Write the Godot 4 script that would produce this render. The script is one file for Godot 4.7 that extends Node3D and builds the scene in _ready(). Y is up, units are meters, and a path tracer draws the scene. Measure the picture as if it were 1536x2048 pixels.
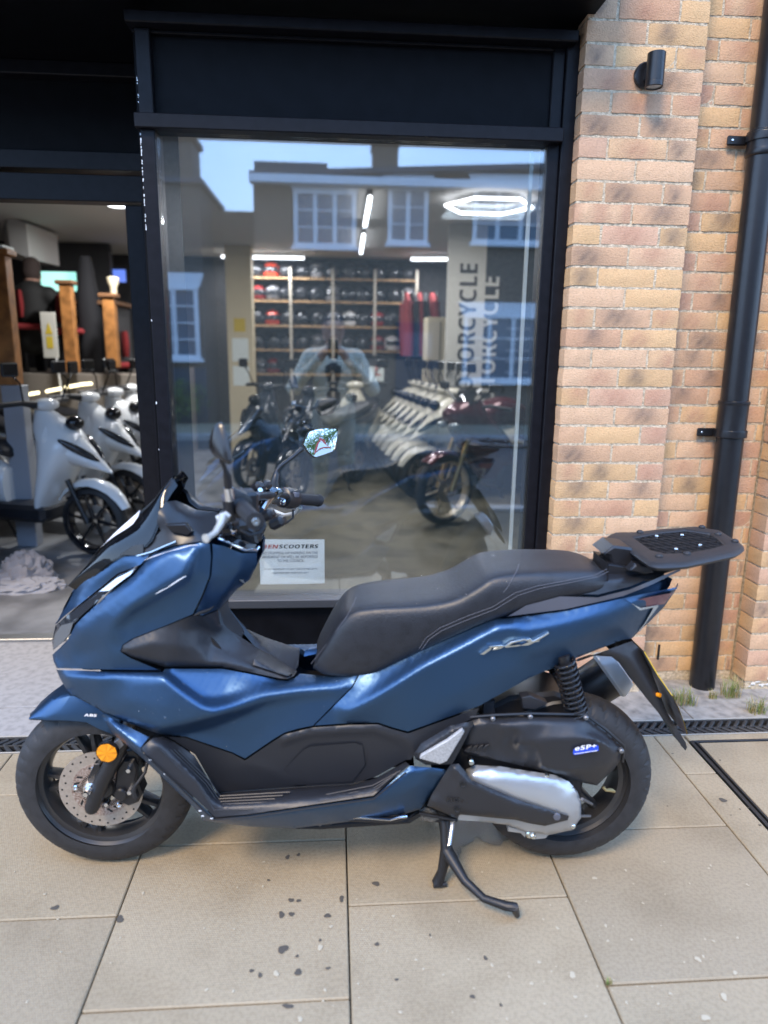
extends Node3D

const FOCAL := 1406.0                    # photograph pixels (1536 x 2048)
const CAM := Vector3(-0.8943, 1.4449, 2.734)
var cam_basis: Basis
var bike_xf: Transform3D
var bike_inv: Transform3D
var rng := RandomNumberGenerator.new()
var M := {}
var used_names := {}


# ---------------------------------------------------------------- geometry collector
class G:
	var v := PackedVector3Array()
	var f := PackedInt32Array()
	var c := PackedColorArray()
	var uv := PackedVector2Array()
	var xf := Transform3D.IDENTITY
	var col := Color.WHITE

	func add(p: Vector3) -> int:
		v.append(xf * p)
		c.append(col)
		return v.size() - 1

	func tri(a: int, b: int, d: int) -> void:
		f.append(a); f.append(b); f.append(d)

	func quad(a: int, b: int, d: int, e: int) -> void:
		tri(a, b, d); tri(a, d, e)

	# rows of points joined into a skin; ring: each row closes on itself
	func skin(rows: Array, ring := false, cap := false) -> G:
		var n: int = rows[0].size()
		var ids := []
		for r in rows:
			var row := PackedInt32Array()
			for p in r:
				row.append(add(p))
			ids.append(row)
		for i in rows.size() - 1:
			for j in (n if ring else n - 1):
				var k := (j + 1) % n
				quad(ids[i][j], ids[i + 1][j], ids[i + 1][k], ids[i][k])
		if cap:
			for e in [0, rows.size() - 1]:
				var m := Vector3.ZERO
				for p in rows[e]:
					m += p
				var mid := add(m / n)
				var edge := []
				for p in rows[e]:
					edge.append(add(p))
				for j in (n if ring else n - 1):
					var k := (j + 1) % n
					if e == 0: tri(mid, edge[j], edge[k])
					else: tri(mid, edge[k], edge[j])
		return self

	# box with chamfered edges
	func box(lo: Vector3, hi: Vector3, b := 0.0) -> G:
		if b <= 0.0:
			var p := []
			for z in [lo.z, hi.z]:
				for y in [lo.y, hi.y]:
					for x in [lo.x, hi.x]:
						p.append(Vector3(x, y, z))
			for s in [[0, 1, 3, 2], [5, 4, 6, 7], [4, 0, 2, 6], [1, 5, 7, 3], [2, 3, 7, 6], [4, 5, 1, 0]]:
				quad(add(p[s[0]]), add(p[s[1]]), add(p[s[2]]), add(p[s[3]]))
			return self
		var ids := {}
		for sx in 2:
			for sy in 2:
				for sz in 2:
					var q := Vector3(hi.x if sx else lo.x, hi.y if sy else lo.y, hi.z if sz else lo.z)
					var d := Vector3(-b if sx else b, -b if sy else b, -b if sz else b)
					var k := [sx, sy, sz]
					ids[[k, 0]] = add(q + Vector3(0, d.y, d.z))
					ids[[k, 1]] = add(q + Vector3(d.x, 0, d.z))
					ids[[k, 2]] = add(q + Vector3(d.x, d.y, 0))
					tri(ids[[k, 0]], ids[[k, 1]], ids[[k, 2]])
		for a in 3:
			var u := (a + 1) % 3
			var w := (a + 2) % 3
			for s in 2:
				var r := []
				for t in [[0, 0], [1, 0], [1, 1], [0, 1]]:
					var k := [0, 0, 0]
					k[a] = s; k[u] = t[0]; k[w] = t[1]
					r.append(ids[[k, a]])
				quad(r[0], r[1], r[2], r[3])
			for s in 2:
				for t in 2:
					var k0 := [0, 0, 0]
					var k1 := [0, 0, 0]
					k0[u] = s; k0[w] = t; k1[u] = s; k1[w] = t
					k0[a] = 0; k1[a] = 1
					quad(ids[[k0, u]], ids[[k1, u]], ids[[k1, w]], ids[[k0, w]])
		return self

	# round tube along a path; r is a number or a list
	func tube(path: Array, r, n := 10, cap := true) -> G:
		var rows := []
		var up := Vector3.UP
		for i in path.size():
			var d: Vector3 = (path[mini(i + 1, path.size() - 1)] - path[maxi(i - 1, 0)]).normalized()
			if i == 0 and absf(d.dot(up)) > 0.9:
				up = Vector3.RIGHT
			var s := d.cross(up).normalized()
			up = s.cross(d).normalized()
			var q: float = r[i] if r is Array else r
			var row := []
			for k in n:
				var a := TAU * k / n
				row.append(path[i] + (s * cos(a) + up * sin(a)) * q)
			rows.append(row)
		return skin(rows, true, cap)

	# profile of Vector2(radius, height) turned about an axis
	func lathe(profile: Array, at: Vector3, axis: Vector3, n := 24, closed := false) -> G:
		axis = axis.normalized()
		var s := axis.cross(Vector3.UP if absf(axis.y) < 0.9 else Vector3.RIGHT).normalized()
		var t := axis.cross(s)
		var rows := []
		for p in profile:
			var row := []
			for k in n:
				var a := TAU * k / n
				row.append(at + axis * p.y + (s * cos(a) + t * sin(a)) * p.x)
			rows.append(row)
		if closed:
			rows.append(rows[0])
		return skin(rows, true, false)

	# polygon (list of Vector3 on the front face) pushed back by `back`, with a chamfer b towards the centre
	func plate(front: Array, back: Vector3, b := 0.0) -> G:
		var n := front.size()
		var mid := Vector3.ZERO
		for p in front: mid += p
		mid /= n
		var bn := back.normalized()
		var uu := bn.cross(Vector3.UP if absf(bn.y) < 0.9 else Vector3.RIGHT).normalized()
		var ww := bn.cross(uu)
		var flat := PackedVector2Array()
		for p in front: flat.append(Vector2((p - mid).dot(uu), (p - mid).dot(ww)))
		var tr := Geometry2D.triangulate_polygon(flat)
		var inn := []
		for i in n:
			var p: Vector3 = front[i]
			if b > 0.0:
				var e0: Vector3 = (front[i] - front[(i + n - 1) % n]).normalized()
				var e1: Vector3 = (front[(i + 1) % n] - front[i]).normalized()
				var nn := (bn.cross(e0) + bn.cross(e1)).normalized()
				if nn.dot(Vector3.ZERO) == 0.0: pass
				inn.append([p, nn])
			else:
				inn.append([p, Vector3.ZERO])
		var area := 0.0
		for i in n: area += flat[i].cross(flat[(i + 1) % n])
		var sg := 1.0 if area > 0 else -1.0
		var top := []; var side := []; var low := []; var cap := []
		for i in n:
			var q: Vector3 = inn[i][0] + inn[i][1] * b * sg
			top.append(add(q))
			side.append(add(inn[i][0] + bn * b))
			low.append(add(inn[i][0] + back))
			cap.append(add(inn[i][0] + back))
		for k in range(0, tr.size(), 3):
			tri(top[tr[k]], top[tr[k + 1]], top[tr[k + 2]])
			tri(cap[tr[k]], cap[tr[k + 2]], cap[tr[k + 1]])
		for i in n:
			var j := (i + 1) % n
			if b > 0.0: quad(top[i], top[j], side[j], side[i])
			quad(side[i], side[j], low[j], low[i])
		return self

	func ball(at: Vector3, r: Vector3, nu := 12, nv := 8) -> G:
		var rows := []
		for i in nv + 1:
			var t := PI * i / nv
			var row := []
			for k in nu:
				var a := TAU * k / nu
				row.append(at + Vector3(r.x * sin(t) * cos(a), r.y * cos(t), r.z * sin(t) * sin(a)))
			rows.append(row)
		return skin(rows, true, false)

	func mirror_z() -> G:
		var n := v.size()
		var m := f.size()
		for i in n:
			v.append(Vector3(v[i].x, v[i].y, -v[i].z))
			c.append(c[i])
			if uv.size() == n: uv.append(uv[i])
		for k in range(0, m, 3):
			f.append(f[k] + n); f.append(f[k + 2] + n); f.append(f[k + 1] + n)
		return self

	# normals are shared between faces that meet at less than `crease` degrees; places are welded first
	func mesh(crease := 38.0, colors := false) -> ArrayMesh:
		var key := {}
		var weld := PackedInt32Array()
		weld.resize(v.size())
		for i in v.size():
			var k := Vector3i((v[i] * 20000.0).round())
			if not key.has(k): key[k] = key.size()
			weld[i] = key[k]
		var nf := f.size() / 3
		var fn := PackedVector3Array()
		fn.resize(nf)
		var at := []
		at.resize(key.size())
		for t in nf:
			var a := v[f[t * 3]]
			fn[t] = (v[f[t * 3 + 2]] - a).cross(v[f[t * 3 + 1]] - a)
			for k in 3:
				var w := weld[f[t * 3 + k]]
				if at[w] == null: at[w] = PackedInt32Array([t])
				else: at[w].append(t)
		var unit := PackedVector3Array()
		unit.resize(nf)
		for t in nf: unit[t] = fn[t].normalized()
		var lim := cos(deg_to_rad(crease))
		var P := PackedVector3Array(); P.resize(nf * 3)
		var N := PackedVector3Array(); N.resize(nf * 3)
		var C := PackedColorArray()
		var U := PackedVector2Array()
		var has_uv := uv.size() == v.size()
		if colors: C.resize(nf * 3)
		if has_uv: U.resize(nf * 3)
		for t in nf:
			var u := unit[t]
			for k in 3:
				var i := f[t * 3 + k]
				var s := Vector3.ZERO
				for o in at[weld[i]]:
					if unit[o].dot(u) >= lim: s += fn[o]
				P[t * 3 + k] = v[i]
				N[t * 3 + k] = s.normalized() if s.length_squared() > 0.0 else u
				if colors: C[t * 3 + k] = c[i]
				if has_uv: U[t * 3 + k] = uv[i]
		var arr := []
		arr.resize(Mesh.ARRAY_MAX)
		arr[Mesh.ARRAY_VERTEX] = P
		arr[Mesh.ARRAY_NORMAL] = N
		if colors: arr[Mesh.ARRAY_COLOR] = C
		if has_uv: arr[Mesh.ARRAY_TEX_UV] = U
		var m := ArrayMesh.new()
		m.add_surface_from_arrays(Mesh.PRIMITIVE_TRIANGLES, arr)
		return m


# ---------------------------------------------------------------- scene helpers
func numbered(called: String) -> String:
	var n: int = used_names.get(called, 0)
	used_names[called] = n + 1
	return called if n == 0 else "%s_%03d" % [called, n]

func thing(called: String, label: String, category: String, at := Vector3.ZERO, turn := 0.0, group := "") -> Node3D:
	var o := Node3D.new()
	o.name = numbered(called)
	add_child(o)
	o.position = at
	o.rotation.y = turn
	tag(o, label, category, group)
	return o

func tag(o: Node, label: String, category: String, group := "") -> Node:
	o.set_meta("label", label)
	o.set_meta("category", category)
	if group: o.set_meta("group", group)
	return o

func part(called: String, mesh: Mesh, mat: Material, parent: Node) -> MeshInstance3D:
	var o := MeshInstance3D.new()
	o.name = called if parent != self else numbered(called)
	o.mesh = mesh
	o.material_override = mat
	parent.add_child(o, true)
	return o

# a panel and its mirror image on the scooter's other side
func pair(called: String, g: G, mat: Material, parent: Node, crease := 50.0) -> MeshInstance3D:
	var m := g.mesh(crease)
	var o := part(called, m, mat, parent)
	var q := part(called, m, mat, parent)
	q.transform = Transform3D(Basis.from_scale(Vector3(1, 1, -1)), Vector3.ZERO)
	return o

func structure(called: String, mesh: Mesh, mat: Material) -> MeshInstance3D:
	var o := part(called, mesh, mat, self)
	o.set_meta("kind", "structure")
	return o

func copy_of(root: Node3D, at: Vector3, turn: float, label := "") -> Node3D:
	var r: Node3D = root.duplicate()
	r.name = numbered(String(root.name).rstrip("_0123456789"))
	add_child(r)
	r.position = at
	r.rotation.y = turn
	if label: r.set_meta("label", label)
	return r

# a pixel of the photograph gives a direction; the plane that the thing lies on gives its distance
func ray(u: float, v: float) -> Vector3:
	return cam_basis * Vector3((u - 768.0) / FOCAL, (1024.0 - v) / FOCAL, -1.0)

func on_ground(u: float, v: float, y := 0.0) -> Vector3:
	var d := ray(u, v)
	return CAM + d * ((y - CAM.y) / d.y)

func on_wall(u: float, v: float, z: float) -> Vector3:
	var d := ray(u, v)
	return CAM + d * ((z - CAM.z) / d.z)

# a point of the scooter, in its own frame: x to the rear, y up, z to its nearer side; w = distance from its middle plane
func B(u: float, v: float, w: float) -> Vector3:
	var o := bike_inv * CAM
	var d := bike_inv.basis * ray(u, v)
	return o + d * ((w - o.z) / d.z)

# the same on a level plane of the scooter
func BY(u: float, v: float, y: float) -> Vector3:
	var o := bike_inv * CAM
	var d := bike_inv.basis * ray(u, v)
	return o + d * ((y - o.y) / d.y)

func bl(list: Array) -> Array:
	var r := []
	for p in list: r.append(B(p[0], p[1], p[2]))
	return r

func bw(list: Array, w: float) -> Array:
	var r := []
	for p in list: r.append(B(p[0], p[1], w))
	return r

func dense(list: Array, step: float, closed: bool) -> PackedVector3Array:
	var r := PackedVector3Array()
	var n := list.size()
	for i in (n if closed else n - 1):
		var a := Vector3(list[i][0], list[i][1], list[i][2])
		var q: Array = list[(i + 1) % n]
		var b := Vector3(q[0], q[1], q[2])
		var k := maxi(1, roundi(Vector2(a.x - b.x, a.y - b.y).length() / step))
		for s in k: r.append(a.lerp(b, float(s) / k))
	if not closed:
		var e: Array = list[n - 1]
		r.append(Vector3(e[0], e[1], e[2]))
	return r

# a moulded body panel: outline and crease lines as [u, v, w]; the skin runs through them, softened, with a lip turned inwards
func panel(outline: Array, creases: Array, step := 7.0, soft := 2, lip := 0.014, both := false) -> G:
	var edge := dense(outline, step, true)
	var ctl := PackedVector3Array()
	for p in dense(outline, step * 2.0, true): ctl.append(p)
	for line in creases:
		if line.size() == 1: ctl.append(Vector3(line[0][0], line[0][1], line[0][2]))
		else:
			for p in dense(line, step * 1.5, false): ctl.append(p)
	var flat := PackedVector2Array()
	for i in ctl.size(): flat.append(Vector2(ctl[i].x + 0.013 * (i % 7), ctl[i].y + 0.011 * (i % 5)))
	var ct := Geometry2D.triangulate_delaunay(flat)
	var poly := PackedVector2Array()
	var lo := Vector2(1e9, 1e9)
	var hi := -lo
	# a fine gap is left along every edge
	var raw := PackedVector2Array()
	for p in edge: raw.append(Vector2(p.x, p.y))
	for i in edge.size():
		var tg := (raw[(i + 1) % raw.size()] - raw[(i + raw.size() - 1) % raw.size()]).orthogonal().normalized() * 0.9
		if not Geometry2D.is_point_in_polygon(raw[i] + tg, raw): tg = -tg
		edge[i] += Vector3(tg.x, tg.y, 0)
	for p in edge:
		poly.append(Vector2(p.x, p.y))
		lo = lo.min(Vector2(p.x, p.y)); hi = hi.max(Vector2(p.x, p.y))
	# inner points on a staggered grid
	var pts := PackedVector2Array(poly)
	var wv := PackedFloat32Array()
	for p in edge: wv.append(p.z)
	var rowh := step * 0.87
	var ny := int((hi.y - lo.y) / rowh) + 2
	var nx := int((hi.x - lo.x) / step) + 2
	var grid := {}
	for iy in ny:
		for ix in nx:
			var q := lo + Vector2((ix + 0.5 * (iy % 2)) * step, iy * rowh) + Vector2(0.21 * ((ix * 7 + iy * 3) % 5), 0.17 * ((ix * 3 + iy * 5) % 7))
			if not Geometry2D.is_point_in_polygon(q, poly): continue
			var near := false
			for e in poly:
				if absf(e.x - q.x) < step * 0.6 and absf(e.y - q.y) < step * 0.6 and e.distance_squared_to(q) < step * step * 0.34:
					near = true
					break
			if near: continue
			grid[Vector2i(ix, iy)] = pts.size()
			pts.append(q)
			wv.append(NAN)
	for t in range(0, ct.size(), 3):
		var a := flat[ct[t]]; var b := flat[ct[t + 1]]; var d := flat[ct[t + 2]]
		var den := (b - a).cross(d - a)
		if absf(den) < 1e-6: continue
		var l := a.min(b).min(d) - lo
		var h := a.max(b).max(d) - lo
		for iy in range(maxi(0, int(l.y / rowh) - 1), mini(ny, int(h.y / rowh) + 2)):
			for ix in range(maxi(0, int(l.x / step) - 2), mini(nx, int(h.x / step) + 2)):
				var id: int = grid.get(Vector2i(ix, iy), -1)
				if id < 0 or not is_nan(wv[id]): continue
				var q := pts[id]
				var s1 := (q - a).cross(d - a) / den
				var s2 := (b - a).cross(q - a) / den
				if s1 >= -1e-4 and s2 >= -1e-4 and s1 + s2 <= 1.0002:
					wv[id] = ctl[ct[t]].z * (1.0 - s1 - s2) + ctl[ct[t + 1]].z * s1 + ctl[ct[t + 2]].z * s2
	for i in wv.size():
		if is_nan(wv[i]): wv[i] = ctl[0].z
	var mt := Geometry2D.triangulate_delaunay(pts)
	var ne := edge.size()
	var keep := PackedInt32Array()
	var nb := []
	nb.resize(pts.size())
	for i in pts.size(): nb[i] = PackedInt32Array()
	for t in range(0, mt.size(), 3):
		var i0 := mt[t]; var i1 := mt[t + 1]; var i2 := mt[t + 2]
		var mid := (pts[i0] + pts[i1] + pts[i2]) / 3.0
		if i0 < ne and i1 < ne and i2 < ne and not Geometry2D.is_point_in_polygon(mid, poly): continue
		if (pts[i1] - pts[i0]).cross(pts[i2] - pts[i0]) > 0.0: keep.append_array([i0, i1, i2])
		else: keep.append_array([i0, i2, i1])
		nb[i0].append_array([i1, i2]); nb[i1].append_array([i0, i2]); nb[i2].append_array([i0, i1])
	for pass_ in soft:
		var nw := wv.duplicate()
		for i in range(ne, pts.size()):
			if nb[i].size() == 0: continue
			var s := 0.0
			for j in nb[i]: s += wv[j]
			nw[i] = lerpf(wv[i], s / nb[i].size(), 0.6)
		wv = nw
	var g := G.new()
	for i in pts.size(): g.add(B(pts[i].x, pts[i].y, wv[i]))
	for k in keep: g.f.append(k)
	if lip > 0.0:
		var mid2 := (lo + hi) * 0.5
		var low := []
		for i in ne:
			var p0 := poly[(i + ne - 1) % ne]
			var p1 := poly[(i + 1) % ne]
			var tn := (p1 - p0).orthogonal().normalized()
			var inw := poly[i] + tn * 2.0
			if not Geometry2D.is_point_in_polygon(inw, poly): inw = poly[i] - tn * 2.0
			low.append(g.add(B(inw.x, inw.y, wv[i] - lip)))
		var turn := 0.0
		for i in ne: turn += poly[i].cross(poly[(i + 1) % ne])
		for i in ne:
			var j := (i + 1) % ne
			if turn > 0.0: g.quad(i, low[i], low[j], j)
			else: g.quad(j, low[j], low[i], i)
	if both: g.mirror_z()
	return g

func srgb(r: float, g: float, b: float) -> Color:
	return Color(r, g, b)

func lin(r: float, g: float, b: float, a := 1.0) -> Color:
	var c := Color(r, g, b).linear_to_srgb()
	c.a = a
	return c

func mat(called: String, color: Color, rough: float, metal := 0.0) -> StandardMaterial3D:
	var m := StandardMaterial3D.new()
	m.resource_name = called
	m.albedo_color = color
	m.roughness = rough
	m.metallic = metal
	M[called] = m
	return m

func noise_tex(freq: float, seed_: int, ramp: Array, size := 512, oct := 4, as_normal := false, strength := 4.0, kind := FastNoiseLite.TYPE_SIMPLEX_SMOOTH) -> NoiseTexture2D:
	var n := FastNoiseLite.new()
	n.noise_type = kind
	n.seed = seed_
	n.frequency = freq
	n.fractal_octaves = oct
	var t := NoiseTexture2D.new()
	t.width = size
	t.height = size
	t.seamless = true
	t.noise = n
	if as_normal:
		t.as_normal_map = true
		t.bump_strength = strength
	elif ramp.size():
		var g := Gradient.new()
		var offs := PackedFloat32Array()
		var cols := PackedColorArray()
		for r in ramp:
			offs.append(r[0]); cols.append(r[1])
		g.offsets = offs
		g.colors = cols
		t.color_ramp = g
	return t

func triplanar(m: StandardMaterial3D, scale: float, world := true) -> void:
	m.uv1_triplanar = true
	m.uv1_world_triplanar = world
	m.uv1_scale = Vector3.ONE * scale

func grey(x: float) -> Color:
	return Color(x, x, x)


func _ready() -> void:
	rng.seed = 7
	cam_basis = Basis(Vector3.UP, -0.0732) * Basis(Vector3.RIGHT, -0.2269) * Basis(Vector3.BACK, 0.0133)
	bike_xf = Transform3D(Basis(Vector3.UP, -0.0433), Vector3(-0.8806, 0.0, 0.942))
	bike_inv = bike_xf.affine_inverse()
	# camera
	var cam := Camera3D.new()
	cam.name = "camera"
	cam.fov = rad_to_deg(2.0 * atan(1024.0 / FOCAL))
	cam.near = 0.05
	cam.far = 400.0
	cam.transform = Transform3D(cam_basis, CAM)
	var att := CameraAttributesPhysical.new()
	att.frustum_focal_length = 12.0 * FOCAL / 1024.0   # the same angle of view
	att.frustum_near = 0.05
	att.frustum_far = 400.0
	att.frustum_focus_distance = 2.35
	att.exposure_aperture = 1.0
	cam.attributes = att
	add_child(cam)
	cam.current = true
	# sky and exposure
	var env := Environment.new()
	env.background_mode = Environment.BG_SKY
	var sm := ProceduralSkyMaterial.new()
	sm.sky_top_color = Color(0.55, 0.73, 0.98)
	sm.sky_horizon_color = Color(0.76, 0.87, 1.0)
	sm.sky_curve = 0.25
	sm.ground_bottom_color = Color(0.30, 0.29, 0.28)
	sm.ground_horizon_color = Color(0.55, 0.55, 0.55)
	sm.sky_energy_multiplier = 1.3
	sm.sky_cover = noise_tex(0.004, 5, [[0.0, Color(0, 0, 0, 0)], [0.45, Color(0, 0, 0, 0)], [0.75, Color(0.35, 0.36, 0.38, 0.8)], [1.0, Color(0.5, 0.5, 0.5, 1)]], 1024, 5)
	var sky := Sky.new()
	sky.sky_material = sm
	env.sky = sky
	env.tonemap_mode = Environment.TONE_MAPPER_LINEAR
	env.tonemap_exposure = 2.25
	env.sdfgi_enabled = true
	env.ssao_enabled = true
	env.ssil_enabled = true
	var we := WorldEnvironment.new()
	we.name = "world_environment"
	we.environment = env
	add_child(we)
	# sun behind thin cloud
	var sun := DirectionalLight3D.new()
	sun.name = "sun"
	sun.light_energy = 0.6
	sun.light_angular_distance = 16.0
	sun.light_color = Color(1.0, 0.91, 0.80)
	sun.shadow_enabled = true
	add_child(sun)
	sun.look_at_from_position(Vector3(-3, 7, 5), Vector3.ZERO)
	materials()
	build_setting()
	build_front()
	build_interior()
	build_opposite()
	build_scooter()
	build_small()


func materials() -> void:
	var m: StandardMaterial3D
	m = mat("blue", lin(0.040, 0.088, 0.170), 0.39, 0.86)
	m.clearcoat_enabled = true
	m.clearcoat = 0.2
	m.clearcoat_roughness = 0.28
	m.normal_enabled = true
	m.normal_texture = noise_tex(0.25, 3, [], 256, 2, true, 1.0)
	m.normal_scale = 0.035
	triplanar(m, 9.0, false)
	var grain := noise_tex(0.35, 11, [], 256, 3, true, 3.0)
	m = mat("black_matte", lin(0.017, 0.018, 0.022), 0.42)
	m.normal_enabled = true
	m.normal_texture = grain
	m.normal_scale = 0.25
	triplanar(m, 14.0, false)
	m = mat("black_plastic", lin(0.014, 0.014, 0.016), 0.5)
	m.normal_enabled = true
	m.normal_texture = grain
	m.normal_scale = 0.3
	triplanar(m, 12.0, false)
	mat("black_satin", lin(0.011, 0.011, 0.013), 0.36)
	mat("black_gloss", lin(0.012, 0.012, 0.014), 0.12)
	mat("black_gloss_soft", lin(0.016, 0.015, 0.015), 0.22)
	mat("black_rubber", lin(0.013, 0.013, 0.015), 0.6)
	mat("hole", lin(0.008, 0.008, 0.008), 0.8)
	m = mat("tyre", lin(0.020, 0.020, 0.022), 0.62)
	m.albedo_texture = noise_tex(0.02, 21, [[0, grey(0.75)], [0.6, grey(1.0)], [1, Color(1.35, 1.3, 1.25)]], 256, 4)
	m.normal_enabled = true
	m.normal_texture = grain
	m.normal_scale = 0.3
	triplanar(m, 5.0, false)
	mat("alloy", lin(0.062, 0.060, 0.060), 0.34, 0.6)
	m = mat("disc_steel", lin(0.46, 0.40, 0.34), 0.4, 0.55)
	m.albedo_texture = noise_tex(0.05, 23, [[0, grey(0.9)], [1, grey(1.0)]], 256, 3)
	triplanar(m, 6.0, false)
	m = mat("disc_pale", lin(0.50, 0.45, 0.41), 0.42, 0.5)
	m.albedo_texture = noise_tex(0.06, 24, [[0, Color(0.6, 0.5, 0.45)], [1, grey(1.1)]], 256, 4)
	triplanar(m, 8.0, false)
	mat("chrome", lin(0.75, 0.75, 0.77), 0.10, 1.0)
	mat("chrome_satin", lin(0.62, 0.64, 0.62), 0.22, 1.0)
	mat("chrome_dark", lin(0.35, 0.37, 0.4), 0.08, 1.0)
	mat("grey_metal", lin(0.22, 0.22, 0.23), 0.4, 0.8)
	m = mat("dull_metal", lin(0.25, 0.24, 0.22), 0.6, 0.6)
	m.albedo_texture = noise_tex(0.06, 25, [[0, grey(0.4)], [1, grey(1.1)]], 256, 4)
	triplanar(m, 12.0, false)
	m = mat("lever_alloy", lin(0.55, 0.54, 0.50), 0.45, 0.55)
	mat("amber", lin(0.75, 0.27, 0.01), 0.18)
	mat("white_print", lin(0.8, 0.8, 0.82), 0.4)
	mat("scuff", lin(0.7, 0.72, 0.74), 0.6)
	mat("dark_gloss", lin(0.02, 0.022, 0.026), 0.06)
	mat("lamp_white", lin(0.62, 0.66, 0.70), 0.12, 0.6)
	mat("lens_grey", lin(0.12, 0.13, 0.14), 0.08, 0.3)
	mat("lamp_red", lin(0.18, 0.075, 0.085), 0.1, 0.2)
	mat("lens_clear", lin(0.42, 0.46, 0.48), 0.1, 0.5)
	mat("grey_satin", lin(0.11, 0.115, 0.14), 0.42, 0.3)
	m = mat("vinyl", lin(0.014, 0.015, 0.019), 0.44)
	m.rim_enabled = true
	m.rim = 0.1
	m.albedo_texture = noise_tex(0.012, 31, [[0, grey(0.8)], [0.55, grey(1.0)], [1, grey(1.25)]], 512, 5)
	m.normal_enabled = true
	m.normal_texture = noise_tex(0.12, 32, [], 512, 3, true, 3.0, FastNoiseLite.TYPE_CELLULAR)
	m.normal_scale = 0.35
	triplanar(m, 4.0, false)
	mat("thread", lin(0.10, 0.10, 0.115), 0.7)
	m = mat("brushed", lin(0.50, 0.50, 0.50), 0.5, 0.2)
	m.albedo_texture = noise_tex(0.07, 33, [[0, grey(0.75)], [1, grey(1.1)]], 256, 4)
	triplanar(m, 8.0, false)
	mat("sticker_blue", lin(0.02, 0.07, 0.55), 0.25)
	m = mat("silver_paint", lin(0.46, 0.475, 0.49), 0.32, 0.7)
	mat("brass", lin(0.45, 0.36, 0.18), 0.35, 0.9)
	m = mat("plate_back", lin(0.45, 0.43, 0.42), 0.4)
	m.albedo_texture = noise_tex(0.01, 35, [[0, Color(0.35, 0.2, 0.2)], [0.5, grey(0.6)], [1, grey(1.0)]], 256, 3)
	triplanar(m, 3.0, false)
	mat("plate_yellow", lin(0.75, 0.50, 0.03), 0.35)
	m = mat("stand_black", lin(0.020, 0.021, 0.024), 0.45, 0.3)
	m.albedo_texture = noise_tex(0.05, 36, [[0, Color(1.2, 0.75, 0.55)], [0.35, grey(0.8)], [0.7, grey(1.0)], [1, grey(1.8)]], 256, 4)
	triplanar(m, 10.0, false)
	m = mat("smoke_screen", lin(0.004, 0.0045, 0.006, 0.93), 0.03)
	m.transparency = BaseMaterial3D.TRANSPARENCY_ALPHA
	m = mat("water", lin(0.5, 0.5, 0.5, 0.03), 0.0)
	m.transparency = BaseMaterial3D.TRANSPARENCY_ALPHA
	mat("cap_silver", lin(0.62, 0.63, 0.64), 0.4, 0.2)
	mat("mirror", lin(0.86, 0.88, 0.88), 0.01, 1.0)
	# ---- setting
	m = mat("paving", lin(0.326, 0.266, 0.178), 0.74)
	m.albedo_texture = noise_tex(0.03, 41, [[0, Color(0.90, 0.89, 0.87)], [0.4, Color(0.95, 0.94, 0.93)], [0.6, Color(0.985, 0.98, 0.97)], [1, Color(1.0, 0.99, 0.97)]], 1024, 8)
	m.heightmap_enabled = true
	m.heightmap_texture = dimple_texture()
	m.heightmap_scale = 0.10
	m.detail_enabled = true
	m.detail_blend_mode = BaseMaterial3D.BLEND_MODE_MUL
	m.detail_uv_layer = BaseMaterial3D.DETAIL_UV_2
	m.detail_albedo = noise_tex(0.006, 66, [[0, Color(0.89, 0.88, 0.86)], [0.3, Color(0.95, 0.945, 0.935)], [0.5, Color(0.985, 0.985, 0.98)], [1, Color.WHITE]], 1024, 7)
	m.uv2_triplanar = true
	m.uv2_world_triplanar = true
	m.uv2_scale = Vector3.ONE * 0.42
	triplanar(m, 2.5)
	m = m.duplicate()
	m.albedo_color = lin(0.345, 0.282, 0.190)
	M.paving_b = m
	m = m.duplicate()
	m.albedo_color = lin(0.305, 0.250, 0.170)
	M.paving_c = m
	m = mat("bedding", lin(0.11, 0.10, 0.08), 0.95)
	m.albedo_texture = noise_tex(0.05, 42, [[0, grey(0.5)], [1, grey(1.2)]], 256, 4)
	triplanar(m, 4.0)
	m = mat("concrete", lin(0.33, 0.315, 0.30), 0.85)
	m.albedo_texture = noise_tex(0.02, 43, [[0, grey(0.84)], [0.34, grey(0.92)], [0.55, grey(0.97)], [1, grey(1.0)]], 1024, 8)
	m.heightmap_enabled = true
	m.heightmap_texture = noise_tex(0.03, 44, [], 512, 5)
	m.heightmap_scale = 0.10
	triplanar(m, 1.1)
	m = mat("concrete_warm", lin(0.30, 0.275, 0.24), 0.85)
	m.albedo_texture = noise_tex(0.02, 45, [[0, grey(0.7)], [0.5, grey(0.92)], [0.8, grey(1.0)], [1, grey(1.2)]], 512, 7)
	m.heightmap_enabled = true
	m.heightmap_texture = M.concrete.heightmap_texture
	m.heightmap_scale = 0.25
	triplanar(m, 1.4)
	m = mat("mortar", lin(0.64, 0.53, 0.38), 0.95)
	m.albedo_texture = noise_tex(0.03, 46, [[0, grey(0.7)], [1, grey(1.1)]], 512, 5)
	m.heightmap_enabled = true
	m.heightmap_texture = noise_tex(0.08, 47, [], 512, 4)
	m.heightmap_scale = 0.3
	triplanar(m, 3.0)
	m = mat("brick", Color.WHITE, 0.92)
	m.vertex_color_use_as_albedo = true
	m.albedo_texture = noise_tex(0.035, 48, [[0, grey(0.86)], [0.4, grey(0.96)], [1, grey(1.0)]], 1024, 6)
	m.heightmap_enabled = true
	m.heightmap_texture = noise_tex(0.06, 49, [], 1024, 5)
	m.heightmap_scale = 0.18
	triplanar(m, 2.2)
	m = mat("black_frame", lin(0.007, 0.007, 0.010), 0.42)
	m.metallic_specular = 0.3
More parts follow.
